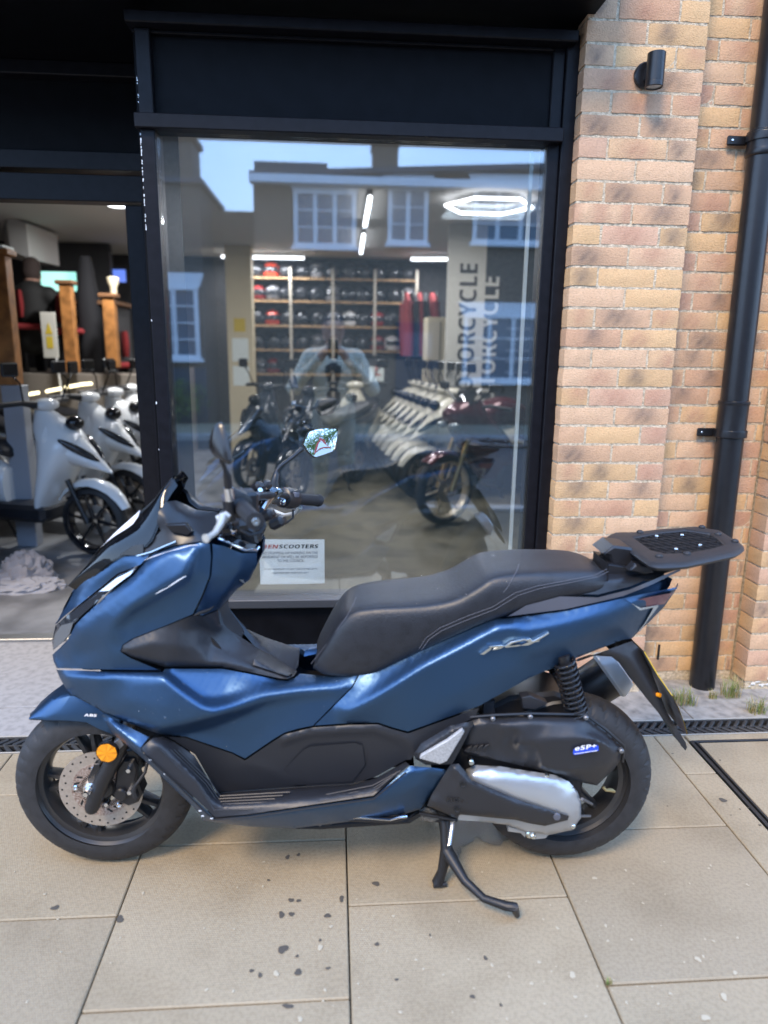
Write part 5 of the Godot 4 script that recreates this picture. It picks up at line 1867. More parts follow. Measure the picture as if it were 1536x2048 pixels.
func blob_wall(g: G, at: Vector3, rx: float, ry: float) -> void:
	var mid := g.add(at + Vector3(0, 0, 0.0006))
	var ring := []
	for k in 8:
		var a := TAU * k / 8
		var q := rng.randf_range(0.6, 1.2)
		ring.append(g.add(at + Vector3(cos(a) * rx * q, sin(a) * ry * q, 0)))
	for k in 8: g.tri(mid, ring[k], ring[(k + 1) % 8])

func build_front() -> void:
	var g: G
	# ---- shop window bay
	var win := thing("shop_window", "large double glazed shop window in a black frame with panel above and plinth below", "window", Vector3(-0.82, 0, -0.1))
	var X := 0.82
	var bxs := func(called: String, a: Vector3, b: Vector3, bev: float, m: Material) -> MeshInstance3D:
		var gg := G.new()
		gg.box(a + Vector3(X, 0, 0.1), b + Vector3(X, 0, 0.1), bev)
		return part(called, gg.mesh(20), m, win)
	bxs.call("jamb", Vector3(-1.578, 0, -0.19), Vector3(-1.527, 2.52, -0.062), 0.003, M.black_frame)
	bxs.call("jamb", Vector3(-0.090, 0, -0.19), Vector3(-0.046, 2.56, -0.085), 0.003, M.black_frame)
	bxs.call("jamb", Vector3(-0.0455, 0, -0.19), Vector3(0.001, 2.56, -0.066), 0.003, M.black_frame)
	bxs.call("head_bar", Vector3(-1.592, 2.199, -0.15), Vector3(-0.0465, 2.247, -0.040), 0.003, M.black_frame)
	bxs.call("fascia_panel", Vector3(-1.5265, 2.2475, -0.14), Vector3(-0.0905, 2.52, -0.1), 0.0, M.black_panel)
	bxs.call("cornice", Vector3(-1.60, 2.5205, -0.16), Vector3(-0.02, 2.558, -0.02), 0.004, M.black_frame)
	bxs.call("cornice_bead", Vector3(-1.59, 2.5085, -0.0995), Vector3(-0.0915, 2.5203, -0.075), 0.003, M.black_frame)
	bxs.call("sill", Vector3(-1.526, 0.388, -0.19), Vector3(-0.0915, 0.426, -0.052), 0.004, M.sill_grey)
	bxs.call("plinth", Vector3(-1.526, 0, -0.16), Vector3(-0.0915, 0.3875, -0.09), 0.0, M.black_panel)
	bxs.call("gasket", Vector3(-0.142, 0.43, -0.150), Vector3(-0.128, 2.19, -0.137), 0.001, M.gasket)
	for z in [-0.1, -0.122]:
		bxs.call("pane", Vector3(-1.526, 0.4265, z - 0.003), Vector3(-0.0905, 2.1985, z + 0.003), 0.0, M.window_glass)
	g = G.new()
	g.quad(g.add(Vector3(-1.526 + X, 0.4265, -0.0110)), g.add(Vector3(-1.526 + X, 2.1985, -0.0110)), g.add(Vector3(-0.0905 + X, 2.1985, -0.0110)), g.add(Vector3(-0.0905 + X, 0.4265, -0.0110)))
	part("added_reflector_film", g.mesh(20), M.added_reflector_film, win)  # added reflector between the panes, not a part of the glazing
	# chipped white paint along the corner
	g = G.new()
	var r := RandomNumberGenerator.new()
	r.seed = 9
	for i in 58:
		var y := r.randf_range(1.85, 2.36) if i < 54 else r.randf_range(0.9, 1.75)
		if y > 2.19 and y < 2.26: continue
		var s := r.randf_range(0.0015, 0.006)
		g.box(Vector3(-1.5785 + X, y, 0.0365), Vector3(-1.5758 + X + r.randf_range(-0.001, 0.002), y + s * 1.6, 0.0385))
	part("chipped_paint", g.mesh(20), M.scuff, win).set_meta("kind", "stuff")
	# notice taped inside the glass
	var nt := thing("paper_notice", "white printed no parking notice taped inside the shop window", "notice", Vector3(-1.07, 0.567, -0.128))
	g = G.new()
	var rows := []
	for j in 9:
		var row := []
		for i in 9:
			var x := -0.136 + 0.272 * i / 8.0
			var y := -0.099 + 0.198 * j / 8.0
			var curl := (0.010 * pow(maxf(0, -y / 0.099 - 0.4), 2) + 0.004 * pow(absf(x) / 0.136, 4) * (1.0 if y < 0 else 0.3))
			row.append(Vector3(x, y + 0.004 * (x / 0.136) * signf(-y) * 0.3, -curl))
		rows.append(row)
	g.skin(rows)
	part("sheet", g.mesh(60), M.paper, nt)
	text_fit("BEN", nt, -0.124, -0.062, 0.060, 0.0165, M.print_red, 0.25, true)
	text_fit("SCOOTERS", nt, -0.056, 0.106, 0.060, 0.0165, M.print_black, 0.25, true)
	text_fit("NO STOPPING OR PARKING ON THE", nt, -0.126, 0.108, 0.0345, 0.0112, M.print_grey, 0.0, false)
	text_fit("PAVEMENT OR WILL BE REPORTED", nt, -0.124, 0.106, 0.0175, 0.0112, M.print_grey, 0.0, false)
	text_fit("TO THE COUNCIL", nt, -0.062, 0.050, 0.0005, 0.0112, M.print_grey, 0.0, false)
	# two lines of Devanagari, too small to read: a head line with strokes under it
	for ln in [[-0.118, 0.105, -0.034], [-0.085, 0.070, -0.051]]:
		g = G.new()
		var x: float = ln[0]
		while x < ln[1]:
			var wl := r.randf_range(0.010, 0.026)
			var xe := minf(x + wl, ln[1])
			g.box(Vector3(x, ln[2] + 0.0048, 0.0004), Vector3(xe, ln[2] + 0.0056, 0.0008))
			var sx := x + 0.001
			while sx < xe - 0.001:
				g.box(Vector3(sx, ln[2] - r.randf_range(-0.0015, 0.001), 0.0004), Vector3(sx + 0.0008, ln[2] + 0.0047, 0.0008))
				if r.randf() < 0.6: g.box(Vector3(sx - 0.0012, ln[2] + 0.0015, 0.0004), Vector3(sx - 0.0001, ln[2] + 0.0024, 0.0008))
				sx += r.randf_range(0.0022, 0.0038)
			x = xe + 0.003
		part("lettering", g.mesh(20), M.print_grey, nt)
	# ---- recessed doorway
	var dw := thing("doorway", "black recessed shop doorway with panelled head over the open door", "doorway", Vector3(-2.4, 0, -0.68))
	var bd := func(called: String, a: Vector3, b: Vector3, bev: float, m: Material) -> MeshInstance3D:
		var gg := G.new()
		gg.box(a + Vector3(2.4, 0, 0.68), b + Vector3(2.4, 0, 0.68), bev)
		return part(called, gg.mesh(20), m, dw)
	bd.call("side_wall", Vector3(-1.60, 0, -0.74), Vector3(-1.5785, 2.6, -0.13), 0.0, M.black_panel)
	bd.call("jamb", Vector3(-1.742, 0, -0.76), Vector3(-1.601, 2.067, -0.68), 0.004, M.black_frame)
	bd.call("door_edge", Vector3(-1.822, 0.012, -0.80), Vector3(-1.745, 2.06, -0.71), 0.004, M.black_frame)
	bd.call("frame_head", Vector3(-3.5, 2.067, -0.78), Vector3(-1.601, 2.178, -0.685), 0.004, M.black_frame)
	bd.call("head_bar", Vector3(-3.5, 2.19, -0.76), Vector3(-1.601, 2.263, -0.655), 0.003, M.black_frame)
	bd.call("fascia_panel", Vector3(-3.5, 2.2635, -0.75), Vector3(-1.601, 2.545, -0.69), 0.0, M.black_panel)
	bd.call("cornice", Vector3(-3.5, 2.5455, -0.74), Vector3(-1.601, 2.5995, -0.62), 0.004, M.black_frame)
	bd.call("jamb", Vector3(-3.5, 0, -0.76), Vector3(-3.36, 2.067, -0.68), 0.004, M.black_frame)
	bd.call("threshold", Vector3(-3.36, -0.002, -0.735), Vector3(-1.742, 0.014, -0.66), 0.003, M.steel)
	# canopy over the shop front
	g = G.new()
	g.box(Vector3(-5.2, 2.60, -0.80), Vector3(0.028, 3.1, 0.24), 0.004)
	tag(part("canopy", g.mesh(20), M.black_panel, self), "deep black canopy over the shop window and door", "canopy")
	# ---- downpipe
	var dp := thing("downpipe", "black plastic downpipe with socket collars against the brick wall", "pipe", Vector3(0.742, 0, -0.048))
	g = G.new()
	g.tube([Vector3(0.003, -0.0, 0), Vector3(-0.008, 1.18, 0)], 0.053, 28)
	part("pipe_length", g.mesh(40), M.pipe_black, dp)
	g = G.new()
	g.tube([Vector3(-0.008, 1.16, 0), Vector3(-0.02, 2.26, 0)], 0.053, 28)
	part("pipe_length", g.mesh(40), M.pipe_black, dp)
	g = G.new()
	g.tube([Vector3(-0.02, 2.24, 0), Vector3(-0.03, 3.36, 0)], 0.053, 28)
	part("pipe_length", g.mesh(40), M.pipe_black, dp)
	for q in [[1.115, 1.262, -0.009], [2.175, 2.262, -0.02]]:
		g = G.new()
		g.lathe([Vector2(0.053, q[0] - 0.004), Vector2(0.0585, q[0]), Vector2(0.0605, q[0] + 0.006), Vector2(0.0605, q[0] + 0.02), Vector2(0.0575, q[0] + 0.026), Vector2(0.0575, q[1] - 0.02), Vector2(0.0605, q[1] - 0.014), Vector2(0.0605, q[1] - 0.004), Vector2(0.053, q[1])], Vector3(q[2], 0, 0), Vector3.UP, 32)
		part("collar", g.mesh(35), M.pipe_black, dp)
	for q in [[1.128, -0.009], [2.238, -0.02]]:
		g = G.new()
		g.box(Vector3(-0.118 + q[1], q[0] - 0.017, -0.052), Vector3(-0.04 + q[1], q[0] + 0.017, -0.040), 0.004)
		g.lathe([Vector2(0.0622, q[0] - 0.014), Vector2(0.0632, q[0] - 0.012), Vector2(0.0632, q[0] + 0.012), Vector2(0.0622, q[0] + 0.014)], Vector3(q[1], 0, 0), Vector3.UP, 32)
		var cl := part("clip", g.mesh(30), M.pipe_black, dp)
		g = G.new()
		g.lathe([Vector2(0, 0.004), Vector2(0.003, 0.004), Vector2(0.005, 0.002), Vector2(0.005, 0)], Vector3(-0.1 + q[1], q[0], -0.040), Vector3.BACK, 10)
		part("screw", g.mesh(30), M.chrome, cl)
	# ---- wall light
	var wlamp := thing("wall_light", "small black cylinder down light on the brick pier", "wall light", Vector3(0.232, 2.412, 0.0))
	g = G.new()
	g.lathe([Vector2(0, 0.012), Vector2(0.040, 0.012), Vector2(0.044, 0.008), Vector2(0.044, 0.0)], Vector3(-0.008, 0.0, 0.001), Vector3.BACK, 28)
	g.box(Vector3(-0.018, -0.02, 0.01), Vector3(0.018, 0.02, 0.03), 0.003)
	part("back_plate", g.mesh(30), M.pipe_black, wlamp)
	g = G.new()
	g.lathe([Vector2(0, 0.055), Vector2(0.029, 0.055), Vector2(0.031, 0.053), Vector2(0.031, -0.036), Vector2(0.0305, -0.037), Vector2(0.031, -0.038), Vector2(0.031, -0.053), Vector2(0.028, -0.055), Vector2(0.025, -0.052)], Vector3(0.004, 0.0, 0.055), Vector3.UP, 32)
	part("barrel", g.mesh(30), M.pipe_black, wlamp)
	g = G.new()
	g.lathe([Vector2(0, -0.050), Vector2(0.0255, -0.051), Vector2(0.0255, -0.046)], Vector3(0.004, 0.0, 0.055), Vector3.UP, 24)
	part("lens", g.mesh(30), M.lens_clear, wlamp)

func text_fit(t: String, parent: Node, x0: float, x1: float, y: float, h: float, m: Material, slant: float, bold: bool) -> void:
	var o := letters(t, Vector3(x0, y, 0.0008), h, 1.0, slant, Basis.IDENTITY, m, parent, "lettering", bold, 0.0004)
	var box := o.mesh.get_aabb()
	var k := (x1 - x0) / box.size.x
	var v := h / box.size.y
	o.transform = Transform3D(Basis(Vector3(k, 0, 0), Vector3(slant, v, 0), Vector3(0, 0, 1)), Vector3(x0 - box.position.x * k, y - box.position.y * v, 0.0008))

func build_small() -> void:
	# weeds at the foot of the wall and in the joints
	var spots := [[1372, 1408, 0.10, "spiky tuft of grass at the foot of the downpipe", 38], [1462, 1392, 0.11, "dry straggling grass in the corner behind the downpipe", 46], [1512, 1425, 0.09, "green tuft of grass growing at the edge of the drain", 44], [1218, 1968, 0.018, "tiny green weed in the joint between paving slabs", 14], [1425, 1396, 0.05, "low moss and weed sprouting beside the downpipe foot", 26], [1352, 1398, 0.06, "short grass growing against the foot of the brick wall", 24]]
	var r := RandomNumberGenerator.new()
	r.seed = 31
	for s in spots:
		var p := on_ground(s[0], s[1], 0.0)
		if s[2] > 0.03: p.z = clampf(p.z, -0.08, 0.2)
		var t := thing("grass_tuft", s[3], "weeds", p, 0.0, "weeds along the wall")
		for col in 2:
			var g := G.new()
			for i in s[4]:
				var a := r.randf() * TAU
				var lean := r.randf_range(0.1, 0.9)
				var h: float = s[2] * r.randf_range(0.4, 1.0)
				var o: Vector3 = Vector3(r.randf_range(-0.35, 0.35), 0, r.randf_range(-0.25, 0.25)) * s[2]
				var d := Vector3(cos(a), 0, sin(a))
				var w := d.cross(Vector3.UP) * r.randf_range(0.0009, 0.0018)
				var k1: Vector3 = o + Vector3.UP * h * 0.6 + d * h * lean * 0.3
				var k2: Vector3 = o + Vector3.UP * h * (1.0 - lean * 0.3) + d * h * lean
				g.quad(g.add(o - w), g.add(o + w), g.add(k1 + w * 0.8), g.add(k1 - w * 0.8))
				g.tri(g.add(k1 - w * 0.8), g.add(k1 + w * 0.8), g.add(k2))
			part("blades", g.mesh(60), M.grass_green if col == 0 else M.grass_straw, t)

# ---------------------------------------------------------------- inside the shop
func rings_y(list: Array, n := 18, sq := 2.4) -> Array:
	# each: [y, x, rx, rz]
	var rows := []
	for q in list:
		var row := []
		for k in n:
			var a := TAU * k / n
			var c := cos(a); var s := sin(a)
			row.append(Vector3(q[1] + q[2] * signf(c) * pow(absf(c), 2.0 / sq), q[0], q[3] * signf(s) * pow(absf(s), 2.0 / sq)))
		rows.append(row)
	return rows

func rings_x(list: Array, n := 18, sq := 2.4) -> Array:
	# each: [x, y, ry, rz]
	var rows := []
	for q in list:
		var row := []
		for k in n:
			var a := TAU * k / n
			var c := cos(a); var s := sin(a)
			row.append(Vector3(q[0], q[1] + q[2] * signf(c) * pow(absf(c), 2.0 / sq), q[3] * signf(s) * pow(absf(s), 2.0 / sq)))
		rows.append(row)
	return rows

func rings_mesh(rows: Array, k := 3) -> ArrayMesh:
	var g := G.new()
	var dense_rows := []
	for i in rows.size() - 1:
		for s in k:
			var t := float(s) / k
			var row := []
			for j in rows[0].size(): row.append(rows[i][j].cubic_interpolate(rows[i + 1][j], rows[maxi(i - 1, 0)][j], rows[mini(i + 2, rows.size() - 1)][j], t))
			dense_rows.append(row)
	dense_rows.append(rows[-1])
	g.skin(dense_rows, true, true)
	return g.mesh(55)

func simple_wheel(t: Node3D, called: String, at: Vector3, r: float, hw: float, rim_mat: Material) -> void:
	var w := Node3D.new()
	w.name = called
	t.add_child(w, true)
	w.position = at
	var g := G.new()
	var prof := []
	for k in 13:
		var a := PI * k / 12.0
		prof.append(Vector2(r - hw * 0.95 + hw * 0.95 * sin(a), hw * cos(a)))
	g.lathe(prof, Vector3.ZERO, Vector3.BACK, 40)
	part("tyre", g.mesh(50), M.tyre, w)
	g = G.new()
	var q := r - hw * 0.95
	g.lathe([Vector2(q + 0.004, hw * 0.8), Vector2(q - 0.012, hw * 0.7), Vector2(q - 0.02, 0.0), Vector2(q - 0.012, -hw * 0.7), Vector2(q + 0.004, -hw * 0.8)], Vector3.ZERO, Vector3.BACK, 40)
	part("rim", g.mesh(50), rim_mat, w)
	for k in 6:
		g = G.new()
		var a := TAU * k / 6
		g.tube([Vector3(cos(a), sin(a), 0) * 0.02, Vector3(cos(a + 0.15), sin(a + 0.15), 0) * (q - 0.016)], [0.016, 0.009], 6)
		part("spoke", g.mesh(50), rim_mat, w)
	g = G.new()
	g.lathe([Vector2(0.05, hw * 0.7), Vector2(0.105, hw * 0.7), Vector2(0.105, hw * 0.7 - 0.004), Vector2(0.05, hw * 0.7 - 0.004)], Vector3.ZERO, Vector3.BACK, 30, true)
	part("brake_disc", g.mesh(30), M.disc_steel, w)

func make_parked_scooter(label: String, body: Material, group: String, dark := false) -> Node3D:
	var t := thing("parked_scooter", label, "scooter", Vector3.ZERO, 0.0, group)
	simple_wheel(t, "front_wheel", Vector3(0, 0.25, 0), 0.25, 0.05, M.black_gloss if not dark else M.alloy)
	simple_wheel(t, "rear_wheel", Vector3(1.27, 0.25, 0), 0.25, 0.055, M.black_gloss if not dark else M.alloy)
	part("leg_shield", rings_mesh(rings_y([[0.24, 0.40, 0.03, 0.10], [0.42, 0.33, 0.06, 0.16], [0.60, 0.25, 0.10, 0.185], [0.76, 0.20, 0.15, 0.18], [0.88, 0.24, 0.15, 0.13], [0.97, 0.30, 0.09, 0.08], [1.02, 0.34, 0.05, 0.05]], 22)), body, t)
	part("front_beak", rings_mesh(rings_x([[-0.16, 0.60, 0.008, 0.012], [-0.09, 0.645, 0.035, 0.05], [0.02, 0.71, 0.085, 0.10], [0.14, 0.77, 0.13, 0.15], [0.24, 0.82, 0.15, 0.165]], 20, 1.7)), body, t)
	part("rear_body", rings_mesh(rings_x([[0.66, 0.46, 0.13, 0.08], [0.80, 0.52, 0.17, 0.14], [1.0, 0.57, 0.18, 0.165], [1.25, 0.63, 0.15, 0.16], [1.5, 0.72, 0.10, 0.13], [1.70, 0.80, 0.05, 0.07], [1.76, 0.83, 0.02, 0.03]], 20)), body, t)
	part("seat", rings_mesh(rings_x([[0.64, 0.70, 0.03, 0.05], [0.72, 0.75, 0.06, 0.11], [0.95, 0.77, 0.05, 0.14], [1.15, 0.80, 0.055, 0.14], [1.4, 0.84, 0.05, 0.12], [1.56, 0.85, 0.03, 0.08]], 18)), M.vinyl, t)
	var g := G.new()
	g.box(Vector3(0.30, 0.24, -0.15), Vector3(0.85, 0.36, 0.15), 0.03)
	part("footboard", g.mesh(30), M.black_matte, t)
	# mudguard
	var rows := []
	for k in 9:
		var a := lerpf(0.55, 2.75, k / 8.0)
		var c := Vector3(cos(a), sin(a), 0)
		var w := 0.085 * (1.0 - 0.55 * pow(absf(k - 3.0) / 5.0, 2))
		rows.append([Vector3(0, 0.25, 0) + c * 0.262 + Vector3(0, 0, w), Vector3(0, 0.25, 0) + c * 0.292 + Vector3(0, 0, w * 0.6), Vector3(0, 0.25, 0) + c * 0.305, Vector3(0, 0.25, 0) + c * 0.292 - Vector3(0, 0, w * 0.6), Vector3(0, 0.25, 0) + c * 0.262 - Vector3(0, 0, w)])
	g = G.new()
	g.skin(rows)
	part("mudguard", g.mesh(60), body, t)
	for s in [-1.0, 1.0]:
		g = G.new()
		g.tube([Vector3(0, 0.25, 0.085 * s), Vector3(0.13, 0.55, 0.085 * s)], 0.02, 10)
		part("fork_leg", g.mesh(40), M.black_satin, t)
		g = G.new()
		g.tube([Vector3(0.32, 1.05, 0.06 * s), Vector3(0.34, 1.07, 0.2 * s), Vector3(0.40, 1.06, 0.34 * s)], [0.03, 0.018, 0.018], 10)
		part("grip", g.mesh(40), M.black_rubber, t)
		g = G.new()
		g.tube([Vector3(0.33, 1.07, 0.19 * s), Vector3(0.30, 1.2, 0.24 * s), Vector3(0.31, 1.25, 0.29 * s)], 0.006, 8)
		g.xf = Transform3D(Basis(Vector3.UP, 0.15 * s), Vector3(0.31, 1.29, 0.31 * s))
		g.box(Vector3(-0.012, -0.045, -0.065), Vector3(0.012, 0.045, 0.065), 0.01)
		g.xf = Transform3D.IDENTITY
		part("mirror", g.mesh(40), M.black_gloss_soft, t)
		g = G.new()
		g.xf = Transform3D(Basis(Vector3.UP, -0.55 * s) * Basis(Vector3.BACK, 0.55), Vector3(0.02, 0.755, 0.088 * s))
		g.ball(Vector3.ZERO, Vector3(0.15, 0.028, 0.03), 14, 8)
		g.xf = Transform3D.IDENTITY
		part("headlight", g.mesh(50), M.dark_gloss, t)
	g = G.new()
	g.ball(Vector3(0.31, 1.05, 0), Vector3(0.075, 0.045, 0.10), 14, 8)
	part("bar_cover", g.mesh(50), body, t)
	g = G.new()
	g.ball(Vector3(0.10, 0.93, 0), Vector3(0.06, 0.05, 0.07), 12, 8)
	part("front_panel", g.mesh(50), M.black_gloss, t)
	g = G.new()
	g.ball(Vector3(1.73, 0.80, 0), Vector3(0.035, 0.03, 0.06), 10, 6)
	part("tail_lamp", g.mesh(50), M.lamp_red, t)
	g = G.new()
	g.tube([Vector3(0.85, 0.25, 0.1), Vector3(0.80, 0.02, 0.17), Vector3(0.82, 0.004, 0.19)], [0.012, 0.01, 0.01], 8)
	part("side_stand", g.mesh(40), M.stand_black, t)
	return t

func make_sport_bike(label: String, paint: Material, rim: Material) -> Node3D:
	var t := thing("sport_motorcycle", label, "motorcycle")
	simple_wheel(t, "front_wheel", Vector3(0, 0.30, 0), 0.30, 0.055, rim)
	simple_wheel(t, "rear_wheel", Vector3(1.38, 0.31, 0), 0.31, 0.075, rim)
	part("fairing", rings_mesh(rings_y([[0.36, 0.62, 0.22, 0.10], [0.50, 0.55, 0.26, 0.16], [0.68, 0.42, 0.26, 0.19], [0.84, 0.28, 0.24, 0.18], [0.95, 0.20, 0.20, 0.15], [1.04, 0.24, 0.10, 0.09]], 20)), paint, t)
	part("fuel_tank", rings_mesh(rings_x([[0.38, 0.86, 0.08, 0.10], [0.50, 0.92, 0.12, 0.16], [0.70, 0.93, 0.12, 0.16], [0.88, 0.86, 0.09, 0.11], [0.96, 0.80, 0.04, 0.06]], 18)), paint, t)
	part("seat", rings_mesh(rings_x([[0.88, 0.80, 0.03, 0.08], [1.0, 0.80, 0.04, 0.13], [1.2, 0.84, 0.05, 0.12], [1.4, 0.92, 0.04, 0.10], [1.55, 0.95, 0.02, 0.05]], 16)), M.vinyl, t)
	part("tail", rings_mesh(rings_x([[0.92, 0.72, 0.06, 0.10], [1.2, 0.78, 0.07, 0.12], [1.45, 0.87, 0.06, 0.09], [1.68, 0.95, 0.03, 0.04]], 16)), paint, t)
	var g := G.new()
	g.box(Vector3(0.50, 0.26, -0.15), Vector3(0.98, 0.62, 0.15), 0.04)
	part("engine", g.mesh(30), M.black_satin, t)
	for s in [-1.0, 1.0]:
		g = G.new()
		g.tube([Vector3(0, 0.30, 0.09 * s), Vector3(0.24, 0.90, 0.09 * s)], [0.026, 0.022], 12)
		part("fork_leg", g.mesh(40), M.gold, t)
		g = G.new()
		g.tube([Vector3(0.28, 0.98, 0.08 * s), Vector3(0.30, 1.0, 0.2 * s), Vector3(0.38, 0.98, 0.36 * s)], 0.015, 10)
		part("grip", g.mesh(40), M.black_rubber, t)
		g = G.new()
		g.tube([Vector3(0.2, 1.02, 0.12 * s), Vector3(0.22, 1.12, 0.26 * s)], 0.008, 8)
		g.xf = Transform3D(Basis(Vector3.UP, 0.2 * s), Vector3(0.24, 1.15, 0.32 * s))
		g.box(Vector3(-0.015, -0.035, -0.075), Vector3(0.012, 0.035, 0.075), 0.012)
		g.xf = Transform3D.IDENTITY
		part("mirror", g.mesh(40), M.black_gloss_soft, t)
		g = G.new()
		g.ball(Vector3(0.02, 0.84, 0.08 * s), Vector3(0.05, 0.03, 0.05), 12, 8)
		part("headlight", g.mesh(50), M.lens_clear, t)
	var rows := []
	for k in 7:
		var a := lerpf(0.7, 2.3, k / 6.0)
		var c := Vector3(cos(a), sin(a), 0)
		rows.append([Vector3(0, 0.30, 0) + c * 0.31 + Vector3(0, 0, 0.075), Vector3(0, 0.30, 0) + c * 0.335 + Vector3(0, 0, 0.05), Vector3(0, 0.30, 0) + c * 0.335 - Vector3(0, 0, 0.05), Vector3(0, 0.30, 0) + c * 0.31 - Vector3(0, 0, 0.075)])
	g = G.new()
	g.skin(rows)
	part("mudguard", g.mesh(60), paint, t)
	g = G.new()
	rows = []
	for q in [[0.06, 0.96, 0.12], [0.14, 1.06, 0.11], [0.26, 1.14, 0.07]]: rows.append([Vector3(q[0] + 0.06, q[1], -q[2]), Vector3(q[0], q[1] + 0.01, 0), Vector3(q[0] + 0.06, q[1], q[2])])
	g.skin(rows)
	part("screen", g.mesh(60), M.smoke_screen, t)
	g = G.new()
	g.tube([Vector3(0.95, 0.3, -0.12), Vector3(1.5, 0.42, -0.14)], [0.03, 0.055], 14)
	part("exhaust", g.mesh(40), M.chrome_satin, t)
	return t

func make_helmet(label: String, shell: Material, group: String) -> Node3D:
	var t := thing("helmet", label, "helmet", Vector3.ZERO, 0.0, group)
	var rows := []
	for j in 9:
		var th := lerpf(0.06, 2.25, j / 8.0)
		var row := []
		for k in 20:
			var a := TAU * k / 20
			var chin := 0.02 * maxf(0.0, cos(a)) * smoothstep(1.2, 2.2, th)
			row.append(Vector3(sin(th) * sin(a) * 0.118, 0.085 + 0.125 * cos(th), sin(th) * cos(a) * 0.138 + chin))
		rows.append(row)
	var g := G.new()
	g.skin(rows, true, true)
	part("shell", g.mesh(60), shell, t)
	rows = []
	for j in 4:
		var th := lerpf(1.15, 1.72, j / 3.0)
		var row := []
		for k in 11:
			var a := lerpf(-1.25, 1.25, k / 10.0)
			row.append(Vector3(sin(th) * sin(a) * 0.122, 0.085 + 0.127 * cos(th), sin(th) * cos(a) * 0.145 + 0.004))
		rows.append(row)
	g = G.new()
	g.skin(rows)
	part("visor", g.mesh(60), M.dark_gloss, t)
	g = G.new()
	g.tube(rows_ring(0.096, 0.108, 0.006), 0.008, 6)
	part("rim", g.mesh(60), M.black_rubber, t)
	return t

func rows_ring(rx: float, rz: float, y: float) -> Array:
	var r := []
	for k in 21:
		var a := TAU * k / 20
		r.append(Vector3(sin(a) * rx, y, cos(a) * rz + 0.01))
	return r

func tube_light(label: String, a: Vector3, b: Vector3, energy: float, group := "ceiling tube lights") -> void:
	var t := thing("tube_light", label, "ceiling light", (a + b) / 2, 0.0, group)
	var d := (b - a) / 2
	var g := G.new()
	g.tube([-d + Vector3(0, 0.03, 0), d + Vector3(0, 0.03, 0)], 0.022, 8)
	part("batten", g.mesh(30), M.white_wall, t)
	g = G.new()
	g.tube([-d, d], 0.02, 10)
	part("diffuser", g.mesh(40), M.tube_glow, t)
	var l := AreaLight3D.new()
	l.name = "lamp"
	l.area_size = Vector2(d.length() * 2.0, 0.05)
	l.light_energy = energy
	l.light_color = Color(0.97, 0.98, 1.0)
	l.shadow_enabled = true
	t.add_child(l)
	l.position = Vector3(0, -0.03, 0)
	var xdir := d.normalized()
	l.basis = Basis(xdir, xdir.cross(Vector3.DOWN).normalized() * -1.0, Vector3.UP).orthonormalized()

